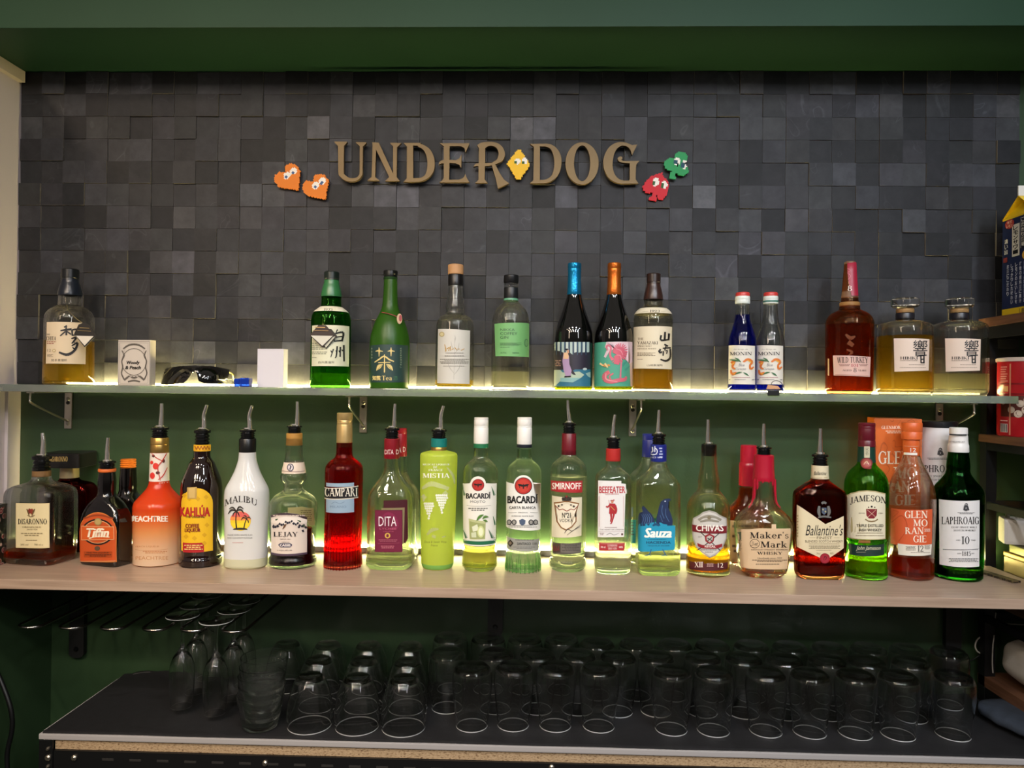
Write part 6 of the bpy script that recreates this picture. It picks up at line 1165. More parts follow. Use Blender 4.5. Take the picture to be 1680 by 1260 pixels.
# syrup pair
def syrup(cx, by, label, full, stripe):
    b = Bot('syrup_bottle', label, U4, cx, by, ZS, [(by, 68), (by-10, 72), (by-60, 73), (by-240, 73), (by-275, 70), (by-310, 62), (by-345, 50), (by-380, 41), (by-410, 38), (by-455, 35), (by-470, 34)], group=GS)
    b.glass(gm((.97, .985, .97)), (.03, .07, .75), 378 if full else by-36, t=.002)
    k = by-783; b.cap('cap', [(260+k*0, 33), (264, 36), (278, 37), (280, 36.5)], pm('#c23a34', .4), label='red top of the cap'); b.cap('cap_ring', [(280, 36.5), (284, 38), (296, 38.5), (300, 37), (304, 38.5), (316, 38.5), (320, 37)] , pm('#d8dcd4', .4), label='white screw collar')
    if stripe: b.cap('cap_stripe', [(303, 38), (305, 39.2), (311, 39.2), (313, 38)], pm('#2f6a5c', .4), label='green stripe round the collar')
    x = cx-184
    b.art('front_label', [P([(112+x, 540), (253+x, 542), (253+x, 746), (112+x, 744)], '#d9d2c4'), TX('Le Sirop de', 142+x, 556, 216+x, 564, '#7a7268', 'light', 1, shear=.3), TX('MONIN', 122+x, 573, 236+x, 591, '#1a1820', 'serif', 1), BR([[(128+x, 632, 10), (146+x, 622, 14), (136+x, 652, 12), (150+x, 664, 8)], [(128+x, 668, 8), (134+x, 690, 14), (158+x, 684, 12)], [(192+x, 626, 9), (216+x, 612, 14), (238+x, 626, 12), (226+x, 644, 10), (230+x, 664, 12), (246+x, 652, 6)]], '#d2722c', 2), BR([[(134+x, 640, 4), (146+x, 630, 5)], [(214+x, 618, 4), (232+x, 628, 5)], [(138+x, 690, 4), (150+x, 690, 4)]], '#e4b040', 3), BR([[(122+x, 614, 3), (150+x, 618, 10), (170+x, 622, 2)], [(150+x, 604, 3), (166+x, 614, 9), (180+x, 628, 2)], [(150+x, 692, 2), (166+x, 684, 9), (186+x, 680, 2)], [(192+x, 682, 2), (206+x, 690, 9), (220+x, 700, 2)]], '#3a6a44', 3), TX('Blue', 168+x, 634, 198+x, 650, '#7a7a82', 'light', 2, shear=.3), TX('Curaçao', 150+x, 656, 206+x, 672, '#7a7a82', 'light', 2, shear=.3), MI(132+x, 707, 226+x, 713, 1, '#a86a78', 2), MI(146+x, 718, 206+x, 724, 1, '#6a6a72', 2), MI(118+x, 718, 128+x, 726, 1, '#6a6a72', 2), MI(236+x, 718, 250+x, 726, 1, '#6a6a72', 2)])
    return b
syrup(184, 783, 'small syrup bottle full of deep blue liquid with a red and white cap', True, False)
syrup(333, 783, 'small clear syrup bottle, nearly empty of blue, with a green-striped cap', False, True)
# key tag hanging on the shelf edge
def keytag():
    c = W(1270, 641, -.142); r = empty('key_tag', (c.x, -.1485, ZS)); tag(r, 'black and orange tag on a ring at the edge of the glass shelf', 'key tag'); o = r.location; M = lambda x, y: (W(x, y, -.148)-o)
    bm = bmesh.new(); a, b = M(1259, 641), M(1278, 649); box(bm, (a.x, -.0022, b.z), (b.x, -.0002, a.z+.0005), 0, .0004); link('tag_body', bm, pm('#0c0a08', .35), r)
    bm = bmesh.new(); q = [M(1257, 640), M(1260, 633), M(1276, 635), M(1280, 640)]
    v = [bm.verts.new((p.x, -.002+.02*(p.z-q[0].z)*10, p.z+.002)) for p in q]; w = [bm.verts.new((p.x, .0005+.02*(p.z-q[0].z)*10, p.z+.002)) for p in q]
    bm.faces.new(v); bm.faces.new(w[::-1])
    for i in range(4): bm.faces.new([v[i], w[i], w[(i+1) % 4], v[(i+1) % 4]])
    bmesh.ops.recalc_face_normals(bm, faces=bm.faces); link('leather_flap', bm, pm('#b8814a', .5), r)
    cc = M(1275, 632); bm = bmesh.new(); tube(bm, [(cc.x+.011*math.cos(t), .002+.004*math.sin(t), cc.z+.009*math.sin(t)) for t in [2*PI*i/28 for i in range(29)]], .0007, 6); link('ring', bm, pm('#4a463e', .3, .8), r, 60)
keytag()

# bourbon with red strip over a stopper
b = Bot('bourbon_bottle', 'reddish brown bourbon bottle with a red tax strip over its tall neck', U4, 752, 777, ZS, [(777, 112), (768, 117), (740, 117), (600, 118), (450, 119), (428, 119), (405, 115), (380, 100), (362, 76), (352, 54), (335, 50), (318, 49), (314, 46), (290, 42), (220, 37), (140, 31), (110, 29)], group=GS)
b.glass(gm((.88, .62, .42)), (.66, .22, .03), 430)
b.cap('neck_sleeve', [(96, 24), (100, 28), (130, 30), (220, 36), (285, 42), (292, 41)], pm('#7a5a44', .4), label='brown capsule round the neck'); b.cap('neck_ring', [(312, 47), (316, 50.5), (328, 50.5), (333, 49)], pm('#9a7040', .35), label='amber glass neck ring')
bm = bmesh.new()
pts = [(728, 110, 776, 104), (727, 160, 777, 155), (732, 220, 779, 215), (742, 282, 782, 280)]
fv = []
for k, (xa, ya, xb, yb) in enumerate(pts):
    row = []
    for i in range(6):
        x = xa+(xb-xa)*i/5; y = ya+(yb-ya)*i/5; z = b.zy(y); h = b.m(30+(y-110)*.075)+.0012; X = max(-.98*h, min(.98*h, (x-752)/3.231*b.sc)); row.append(Vector((X, -math.sqrt(h*h-X*X), z)))
    fv.append(row)
vv = [[bm.verts.new(p) for p in r_] for r_ in fv]
for k in range(3):
    for i in range(5): bm.faces.new([vv[k][i], vv[k+1][i], vv[k+1][i+1], vv[k][i+1]])
t0 = vv[0]; top = [bm.verts.new((p.co.x*.8, p.co.y*.3, b.zy(94))) for p in t0]
for i in range(5): bm.faces.new([t0[i], t0[i+1], top[i+1], top[i]])
link('tax_strip', bm, pm('#9c2036', .4), b.root, 60)['label'] = 'red paper strip over the stopper'
b.rings = [(z, x+.0014, y+.0014, n) for z, x, y, n in b.rings]
b.art('strip_print', [TX('8', 746, 222, 768, 250, '#e8d8cc', 'serif', 0), BR([[(744, 130, 3), (760, 140, 3), (746, 155, 3), (762, 170, 3), (748, 190, 3)]], '#c86a78', 0)], base=.0006)
b.rings = [(z, x-.0014, y-.0014, n) for z, x, y, n in b.rings]
b.art('embossed_bird', [BR([[(735, 480, 10), (760, 500, 22), (785, 490, 8)], [(748, 520, 26), (775, 540, 20)], [(740, 560, 8), (770, 575, 14), (750, 590, 5)]], pm('#6a3418', .25), 0)])
b.art('front_label', [P([(668, 592), (866, 600), (862, 705), (672, 698)], '#d9b0a0'), TX('WILD TURKEY', 690, 603, 852, 634, '#2a1c1c', 'serif', 1, bow=3), MI(700, 640, 758, 650, 2, '#7a4a48', 1), TX('101', 764, 637, 800, 652, '#a83040', 'serif', 1), MI(804, 640, 852, 650, 2, '#7a4a48', 1), TX('AGED', 718, 666, 766, 675, '#3a2a28', 'serif', 1), TX('8', 776, 657, 792, 681, '#1c1414', 'serif', 1), TX('YEARS', 800, 667, 842, 676, '#3a2a28', 'serif', 1), LINE([(675, 693), (860, 700)], 2, '#b88a7a', 1)])
b.art('side_label', [P([(636, 608), (648, 610), (648, 700), (638, 696)], '#b89a7a', 0)])

# faceted decanters
def decanter(cx, by, label, liq, fill, lx, k=1.0):
    b = Bot('whisky_bottle', label, U4, cx, by, ZS, [(by, 128), (by-12, 136), (by-60, 137), (by-250, 136), (by-330, 135), (by-350, 128), (by-362, 112), (by-370, 88), (by-376, 64), (by-382, 48), (by-400, 43), (by-438, 43)], group=GS, dr=.999, n=2.01)
    for i, (z, hx, hy, n) in enumerate(b.rings): pass
    b.glass(gm((.985, .985, .965), 1.5, 0.0, .15), liq, fill, t=.004, base=.012, seg=24)
    b.cap('neck_band', [(by-415, 44), (by-412, 45.5), (by-380, 45.5), (by-377, 45)], pm('#1c1a20', .35), label='dark neck band')
    b.cap('neck_ring', [(by-440, 40), (by-436, 44), (by-420, 44), (by-416, 42)], pm('#b08a5a', .35, .3), label='brown stopper shank')
    b.cap('stopper', [(by-494, 62), (by-490, 68), (by-468, 70), (by-456, 69), (by-448, 62), (by-440, 44)], gm((.97, .97, .96), 1.5, 0.0, .02), seg=24, label='wide faceted glass stopper')
    x = lx
    b.art('front_label', [P([(990+x, 502), (1178+x, 506), (1174+x, 672), (994+x, 678)], '#dcc5b2'), TX('HIBIKI', 1024+x, 598, 1116+x, 613, '#2a221e', 'serif', 1), MI(1024+x, 618, 1116+x, 624, 1, '#5a4a40', 1), TX('響', 1092+x, 510, 1166+x, 594, '#1c1a1c', 'sans', 2), BR([[(1110+x, 596, 4), (1162+x, 590, 6)], [(1132+x, 594, 6), (1133+x, 632, 7)], [(1148+x, 594, 6), (1148+x, 634, 7)], [(1132+x, 612, 5), (1148+x, 611, 5)], [(1132+x, 631, 6), (1148+x, 630, 6)]], '#1c1a1c', 2), MI(1070+x, 640, 1152+x, 646, 1, '#8a7a6a', 1), MI(1022+x, 654, 1158+x, 660, 1, '#a08e7c', 1)])
    return b
decanter(1046, 785, 'faceted clear decanter of golden whisky with cream label and glass stopper', (.95, .72, .18), 491, 0)
decanter(1334, 785, 'faceted clear decanter nearly empty, rightmost on the glass shelf', (.96, .93, .70), 690, 272)
# ------------------------------------------------------------------ lower rack with its board and mat
xl = W(65, 1209, Y_MAT-.0015).x; xr = W(1609, 523, -.02).x-.004
CHIP = noise_paint('chipboard', [(.3, '#6a5038'), (.45, '#a58a68'), (.58, '#b79c7a'), (.75, '#80664a')], 190, .7, .4, (1, 1, 2.2), detail=3, bscale=260)
LIN = noise_paint('black_shelf_mat', [(.3, '#161516'), (.7, '#1d1c1e')], 70, .62, .15, bscale=420)
bm = bmesh.new()
NX = 60
def mat_front(x): return 0.0
vs_ = []
for i in range(NX+1):
    x = xl+.004+(xr-xl-.004)*i/NX; lift = .0015*math.sin(i*.33)**2+(.008*math.exp(-((x-xl)/.22)**2)*0)
    row = []
    for y, z in ((-.006, .0002+.012*math.exp(-((x-xl-.12)/.08)**2)), (-.028, 0), (-.14, 0), (Y_MAT+.012, 0), (Y_MAT+.004, .0008+lift), (Y_MAT+.001, 0+lift)): row.append(Vector((x, y, Z_MAT+z)))
    vs_.append(row)
A = [[bm.verts.new(p) for p in r_] for r_ in vs_]; Bv = [[bm.verts.new(p-Vector((0, 0, .0028))) for p in r_] for r_ in vs_]
for i in range(NX):
    for k in range(5):
        bm.faces.new([A[i][k], A[i][k+1], A[i+1][k+1], A[i+1][k]]); bm.faces.new([Bv[i][k], Bv[i][k+1], Bv[i+1][k+1], Bv[i+1][k]][::-1])
    bm.faces.new([A[i][0], A[i+1][0], Bv[i+1][0], Bv[i][0]]); bm.faces.new([A[i][5], Bv[i][5], Bv[i+1][5], A[i+1][5]])
for i in (0, NX):
    for k in range(5): bm.faces.new([A[i][k], A[i][k+1], Bv[i][k+1], Bv[i][k]] if i else [A[i][k], Bv[i][k], Bv[i][k+1], A[i][k+1]])
mo = link('shelf_mat', bm, LIN, None, 50); tag(mo, 'black rubber mat under the upturned glasses', 'mat')
bm = bmesh.new(); box(bm, (xl-.002, Y_MAT-.0015, Z_MAT-.0135), (xr, .0, Z_MAT-.0031), 0, .002); box(bm, (xl-.003, -.262, Z_MAT-.060), (xl-.0005, -.02, Z_MAT-.0036), 0)
o = link('shelf_liner', bm, pm('#a5a09e', .6), None); tag(o, 'pale foam liner whose white edge shows under the black mat', 'liner')
rk = empty('storage_rack', (xl, -.13, 0)); tag(rk, 'black slotted steel rack with a chipboard shelf under the counter', 'rack'); ro = rk.location
def inrk(name, a, b, mat, bev=0.0):
    return boxm(name, tuple(Vector(a)-ro), tuple(Vector(b)-ro), mat, rk, bev)
inrk('board', (xl+.026, Y_MAT+.004, Z_MAT-.0325), (xr, -.001, Z_MAT-.0138), CHIP)
bm = bmesh.new(); box(bm, Vector((xl+.001, Y_MAT-.0005, Z_MAT-.0375))-ro, Vector((xr, Y_MAT+.011, Z_MAT-.0330))-ro); box(bm, Vector((xl+.001, Y_MAT-.0005, Z_MAT-.0900))-ro, Vector((xr, Y_MAT+.0015, Z_MAT-.0375))-ro); q = link('front_beam', bm, pm('#101011', .4), rk)
for x, z, nm in [(.018, -.019, 'bolt')]: pass
for i, (px_, py_) in enumerate(((122, 1243), (435, 1252), (905, 1259))):
    p = W(px_, py_, Y_MAT-.0005); bm = bmesh.new(); lathe(bm, [(0, -.0045), (.003, -.0045), (.0052, -.0025), (.0055, 0), (0, 0)], 16); q = link('bolt', bm, pm('#a89f90', .3, .9), rk, 40, p-ro); q.rotation_euler = (-PI/2, 0, 0)
bm = bmesh.new(); w = .026
box(bm, Vector((xl, Y_MAT-.0030, 0))-ro, Vector((xl+w, Y_MAT-.0010, Z_MAT-.014))-ro); box(bm, Vector((xl, Y_MAT-.0010, 0))-ro, Vector((xl+.002, -.232, Z_MAT-.0606))-ro); q = link('post', bm, pm('#0f0f10', .4), rk)
for py_ in (1228, 1243, 1257):
    p = W(79, py_, Y_MAT-.0030); bm = bmesh.new()
    r0 = .0055 if py_ == 1243 else .0032
    lathe(bm, [(0, -.004), (r0*.6, -.004), (r0, -.002), (r0, 0), (0, 0)], 16); q = link('bolt' if r0 > .004 else 'rivet', bm, pm('#a89f90', .3, .9), rk, 40, p-ro); q.rotation_euler = (-PI/2, 0, 0)
for i in range(13):
    p = W(177+45*i, 1246+i*1.3, Y_MAT-.0005); bm = bmesh.new(); box(bm, (-.011, -.0006, -.0022), (.011, .0, .0022), 0, .0005); link('slot', bm, pm('#262422', .6), rk, None, p-ro)
for x in (xl+.001, xr-.03):
    inrk('post', (x, -.03, 0), (x+.026, -.026, Z_MAT-.034), pm('#0f0f10', .4))

# ------------------------------------------------------------------ upturned tumblers
TGL = gm((.99, .995, .99), 1.5, 0.0, .06)
def glass_profile(out, t, base):
    """out: list of (radius, z) from rim (z=0) up to base top for an upturned glass"""
    H = out[-1][1]; o = pchip([z for r_, z in out], [r_ for r_, z in out], 5); o = [(r_, z) for z, r_ in o]
    inn = [(max(.001, r_-t), z) for r_, z in o if z < H-base]
    zi = H-base; ri = inn[-1][0]
    inn += [(ri*.92, zi-.0005+.001), (ri*.6, zi+.0015)]
    o = [(o[0][0]-t*.5+.0010*math.cos(a), .0010+.0010*math.sin(a)) for a in (-PI/2, -PI/4, 0, PI/4)]+[q for q in o if q[1] > .004]; inn = [(o[0][0]+.0010*math.cos(a), .0010+.0010*math.sin(a)) for a in (PI*1.25, PI, PI*.75)]+[q for q in inn if q[1] > .004]
    return o+[(o[-1][0]*.8, H+.0002), (o[-1][0]*.45, H-.0015), (0, H-.0018), (0, zi+.0018)]+inn[::-1]
def rim_mat():
    mt, N, L = newmat('rim_glow_glass'); N.remove(N['Principled BSDF'])
    g = N.new('ShaderNodeBsdfGlass'); g.inputs['Color'].default_value = (.99, .99, .99, 1); g.inputs['Roughness'].default_value = .15
    d = N.new('ShaderNodeBsdfDiffuse'); d.inputs['Color'].default_value = (.85, .85, .83, 1)  # diffuse white paints in the light piped out at the rim
    mx = N.new('ShaderNodeMixShader'); mx.inputs[0].default_value = .6
    L.new(g.outputs[0], mx.inputs[1]); L.new(d.outputs[0], mx.inputs[2]); L.new(mx.outputs[0], N['Material Output'].inputs[0]); return mt
RIM = rim_mat()
def rim_slot(bm, r0, zmax=.0019):
    for f in bm.faces:
        if max(v.co.z for v in f.verts) < zmax: f.material_index = 1
def make_glass(name, prof, t, base, seg=40):
    bm = bmesh.new(); lathe(bm, glass_profile(prof, t, base), seg); bmesh.ops.recalc_face_normals(bm, faces=bm.faces)
    rim_slot(bm, max(r_ for r_, z in [prof[0]]))
    return link(name, bm, [TGL, RIM], None, 50)
hb = make_glass('tumbler', [(.0300, 0), (.0315, .015), (.0355, .050), (.0382, .083), (.0372, .100), (.0338, .110), (.0285, .1145)], .0016, .009)
rb = make_glass('tumbler', [(.0405, 0), (.0425, .012), (.0430, .026), (.0400, .052), (.0325, .078), (.0250, .092), (.0215, .0955)], .0016, .008)
ORD = ['first', 'second', 'third', 'fourth', 'fifth', 'sixth', 'seventh', 'eighth', 'ninth', 'tenth', 'eleventh', 'twelfth']
def place_glasses(src, state, spots, text, group, count_word=True):
    for i, (px_, py_) in enumerate(spots):
        p = WZ(px_, py_, Z_MAT); 
        if state['n'] == 0: o = src
        else: o = src.copy(); COL.objects.link(o)
        state['n'] += 1
        o.location = (p.x, p.y, Z_MAT+.0004); o.rotation_euler = (0, 0, (state['n']*.7) % 6.2)
        tag(o, text % ORD[i], 'tumbler', group)
st = {'n': 0}; GT = 'tall upturned tumblers on the black mat'
# positions are the middle of each rim on the mat
place_glasses(hb, st, [(774, 1191), (842, 1190), (911, 1191), (982, 1192), (1101, 1197), (1170, 1199), (1256, 1200), (1328, 1202), (1403, 1204), (1473, 1206), (1563, 1206)], 'clear tall tumbler, %s from the left in the front row of upturned glasses', GT)
place_glasses(hb, st, [(733, 1162), (813, 1163), (881, 1164), (947, 1165), (1013, 1168), (1076, 1167.5), (1152, 1168.5), (1219, 1170.5), (1286, 1173), (1356, 1174), (1421, 1176), (1494, 1178)], 'clear tall tumbler, %s from the left in the middle row of upturned glasses', GT)
place_glasses(hb, st, [(979, 1141), (1043, 1142), (1106, 1143), (1168, 1144), (1232, 1145), (1295, 1147), (1360, 1149), (1424, 1150), (1488, 1152), (1556, 1157)], 'clear tall tumbler, %s from the left in the rear row near the wall', GT)
place_glasses(hb, st, [(738, 1130), (800, 1131.5), (860, 1132), (921, 1132.5)], 'clear tall tumbler standing against the green wall, %s from the left of four', GT)
st = {'n': 0}; GR = 'egg-shaped upturned tumblers on the black mat'
place_glasses(rb, st, [(508, 1190.5), (586, 1192.5), (662, 1194.5)], 'clear egg-shaped tumbler, %s from the left in the front trio', GR)
place_glasses(rb, st, [(522, 1157.5), (596, 1159), (668, 1161)], 'clear egg-shaped tumbler, %s from the left in the second row of round glasses', GR)
place_glasses(rb, st, [(470, 1127), (537, 1128), (604, 1129), (672, 1130)], 'clear egg-shaped tumbler, %s from the left in the rear row of round glasses', GR)
# stack of rocks glasses standing upright
def stack_glass():
    prof = [(r_*1.18, z_) for r_, z_ in [(0, 0), (.024, 0), (.0265, .002), (.0285, .010), (.0318, .026), (.0330, .0345), (.0346, .040), (.0367, .062), (.0369, .0635), (.0355, .0635), (.0334, .0415), (.0316, .0352), (.0300, .027), (.0268, .012), (.0235, .0085), (0, .0075)]]
    bm = bmesh.new(); lathe(bm, prof, 40); bmesh.ops.recalc_face_normals(bm, faces=bm.faces); return link('rocks_glass', bm, TGL, None, 50)
p = WZ(427, 1192, Z_MAT); s0 = stack_glass(); nm = ['lowest', 'second from the bottom', 'middle', 'second from the top', 'topmost']
for i in range(5):
    o = s0 if i == 0 else s0.copy()
    if i: COL.objects.link(o)
    o.location = (p.x+.0012*math.sin(i*2.1)+.0014*i, p.y, Z_MAT+.0003+.0174*i); o.rotation_euler = (0, 0, i)
    tag(o, 'clear low glass, %s in the leaning stack of upright glasses' % nm[i], 'glass', 'stacked low glasses')

# ------------------------------------------------------------------ hanging rails and champagne flutes
RAILX = [W(x, 1030, -.262).x for x in (27, 95, 163, 233, 296, 364)]
zr = Z_COUNTER-.018-.026
yfront = -.262
names = ['leftmost', 'second from the left', 'third from the left', 'fourth from the left', 'fifth from the left', 'sixth from the left']
# the rack is one bent-wire hanger: long U-shaped wires joined by two cross bars
rr = empty('stemware_hanger', (RAILX[2], -.13, Z_COUNTER-.018)); tag(rr, 'chrome wire stemware hanger of six long loops under the counter', 'glass hanger'); h0 = rr.location
p0 = W(40, 1030, yfront); zr = p0.z
for i, x in enumerate(RAILX):
    w = .0225; bm = bmesh.new(); cx_ = x+.017
    pts = [(cx_-w, -.012, zr+.0)]+[(cx_-w*math.cos(PI*k/10), yfront+.02-.02*math.sin(PI*k/10), zr) for k in range(11)]+[(cx_+w, -.012, zr)]
    tube(bm, [Vector(q)-h0 for q in pts], .0029, 10); link('wire_loop', bm, pm('#9a9690', .18, 1.0), rr, 60)
zt_ = Z_COUNTER-.018-.0045
for y in (-.03,):
    bm = bmesh.new(); tube(bm, [Vector((RAILX[0]-.02, y, zt_))-h0, Vector((RAILX[-1]+.06, y, zt_))-h0], .0028, 8); link('cross_bar', bm, pm('#3a3836', .3, 1.0), rr, 60)
    for k, x in enumerate([x_+.017+s_*.0225 for x_ in RAILX for s_ in (-1, 1)]):
        bm = bmesh.new(); tube(bm, [Vector((x, y, zr))-h0, Vector((x, y, zt_))-h0], .0022, 8); link('hook', bm, pm('#3a3836', .3, 1.0), rr, 60)
def flute():
    # hanging upside down: foot on top (z = 0), bowl below
    out = [(0, .0012), (.024, .0005), (.0310, -.0002), (.0313, -.0012), (.0300, -.0018), (.012, -.0040), (.0048, -.0085), (.0036, -.020), (.0034, -.052), (.0042, -.062), (.0085, -.069), (.0165, -.080), (.0222, -.096), (.0238, -.116), (.0228, -.140), (.0205, -.170), (.0196, -.178)]
    inn = [(.0186, -.178), (.0194, -.170), (.0217, -.140), (.0227, -.116), (.0211, -.097), (.0155, -.083), (.0070, -.075), (0, -.0725)]
    bm = bmesh.new(); lathe(bm, out+inn, 36); bmesh.ops.recalc_face_normals(bm, faces=bm.faces); 
    for f in bm.faces:
        c_ = f.calc_center_median()
        if (c_.z > -.0014 and math.hypot(c_.x, c_.y) > .0285) or min(v.co.z for v in f.verts) < -.1775 and max(v.co.z for v in f.verts) < -.1765: f.material_index = 1  # foot edge and rim carry the same painted glow
    return link('champagne_flute', bm, [TGL, RIM], None, 50)
f0 = flute(); zf = zr+.0062
spots = [((300, 1009), 'frontmost of the left file'), ((355, 1017), 'frontmost of the right file'), ((322, 992), 'second in the left file'), ((384, 1000), 'second in the right file'), ((340, 976), 'third in the left file'), ((401, 985), 'third in the right file')]
n_ = 0
for (px_, py_), w in spots:
    p = WZ(px_, py_, zf)
    if p.y > -.035: p.y = -.036; p.x = W(px_, py_, p.y).x
    o = f0 if n_ == 0 else f0.copy()
    if n_: COL.objects.link(o)
    n_ += 1; o.location = (p.x, p.y, zf); tag(o, 'champagne flute hanging upside down from the wire hanger, '+w, 'flute', 'hanging champagne flutes')
# cables
def cable(name, label, pts, r, col):
    bm = bmesh.new(); tube(bm, smooth_path(pts, 8), r, 8); o = link(name, bm, pm(col, .45), None, 60); return tag(o, label, 'cable')
cable('power_cable', 'black cable hanging down the dark green wall at the lower left', [W(-14, 1085, -.2), W(2, 1118, -.205), W(17, 1160, -.21), W(20, 1195, -.21), W(12, 1235, -.21), W(13, 1275, -.21)], .0045, '#0a0a0b')
cable('power_cable', 'black cable arching up behind the mat, left of the hanging flutes', [W(196, 1124, -.012), W(208, 1112, -.010), W(225, 1105, -.006), W(246, 1103, -.004), W(272, 1108, -.006), W(300, 1120, -.012)], .0035, '#0c0c0d')
# ------------------------------------------------------------------ left end of the counter
c = W(4, 925, -.19); r = empty('patterned_carton', (c.x-.041, -.20, Z_COUNTER), math.radians(0)); tag(r, 'black carton with red and white flower pattern, cut off at the left edge', 'carton')
def flower_mat():
    mt, N, L = newmat('flower_card'); bs = N['Principled BSDF']; tc = N.new('ShaderNodeTexCoord'); v = N.new('ShaderNodeTexVoronoi'); v.inputs['Scale'].default_value = 62; v.feature = 'F1'
    cr = N.new('ShaderNodeValToRGB'); cr.color_ramp.interpolation = 'CONSTANT'; e = cr.color_ramp.elements; e[0].position = 0; e[0].color = hexc('#b8a090'); e[1].position = .5; e[1].color = hexc('#14100f')
    for p_, h in ((.12, '#7c1c26'), (.3, '#c9a89a'), (.36, '#14100f')):
        q = e.new(p_); q.color = hexc(h)
    L.new(tc.outputs['Object'], v.inputs['Vector']); L.new(v.outputs['Distance'], cr.inputs[0]); L.new(cr.outputs[0], bs.inputs['Base Color']); bs.inputs['Roughness'].default_value = .3; return mt
zt = W(8, 833, -.19).z-Z_COUNTER
boxm('card_body', (-.035, -.03, 0), (.0345, .03, zt), flower_mat(), r, .0008)
boxm('lid', (-.0352, -.0302, zt), (.0347, .0302, zt+.006), pm('#3a3836', .3), r, .001)
cable('white_cable', 'thin white cord hanging on the white left wall', [W(17, 708, -.018), W(14, 735, -.020), W(6, 775, -.026), W(-8, 815, -.034)], .0016, '#cfc8bc')
# ------------------------------------------------------------------ shelving unit on the right
WAL = noise_paint('walnut_board', [(.3, '#5c3c28'), (.6, '#74503a'), (.8, '#6a4630')], 7, .45, 0, (30, 1.5, 30), detail=5)
STL = pm('#0e0e0f', .45)
xa = W(1609, 523, -.02).x; xb = xa+.36;  yb, yf = -.012, -.62
su = empty('shelving_unit', (xa, yb, 0)); tag(su, 'black steel shelving unit with brown boards at the right', 'shelving unit'); so = su.location
def insu(name, a, b, mat, bev=0.0): return boxm(name, tuple(Vector(a)-so), tuple(Vector(b)-so), mat, su, bev)
zb1 = W(1609, 523, -.02).z; zb2 = W(1617, 712, -.02).z; zl = WZ(1640, 1120, .93).z
zlow = W(1617, 1105, -.02).z
Z_UCASE = Z_COUNTER-.004
insu('board', (xa, yf, zb1-.0185), (xb, yb, zb1), WAL, .001)
insu('board', (xa+.002, yf, zb2-.0165), (xb, yb, zb2), WAL, .001)
insu('board', (xa+.004, yf, zlow-.022), (xb, yb, zlow), WAL, .001)
bm = bmesh.new(); 
for x in (xa+.004, xb-.026):
    for y in (yb-.024, yf):
        box(bm, Vector((x, y, 0))-so, Vector((x+.022, y+.022, zb1-.019))-so)
link('post', bm, STL, su)
bm = bmesh.new()
for z0, z1 in ((zb1-.043, zb1-.0187), (zb2-.033, zb2-.0168), (W(1616, 834, -.03).z, W(1616, 822, -.03).z), (zlow-.045, zlow-.0222), (W(1612, 1010, -.03).z-.012, W(1612, 1010, -.03).z+.004)):
    box(bm, Vector((xa+.005, yf+.021, z0))-so, Vector((xa+.013, yb-.023, z1))-so)
    box(bm, Vector((xa+.025, yb-.012, z0))-so, Vector((xb-.025, yb-.004, z1))-so)
link('side_rail', bm, STL, su)
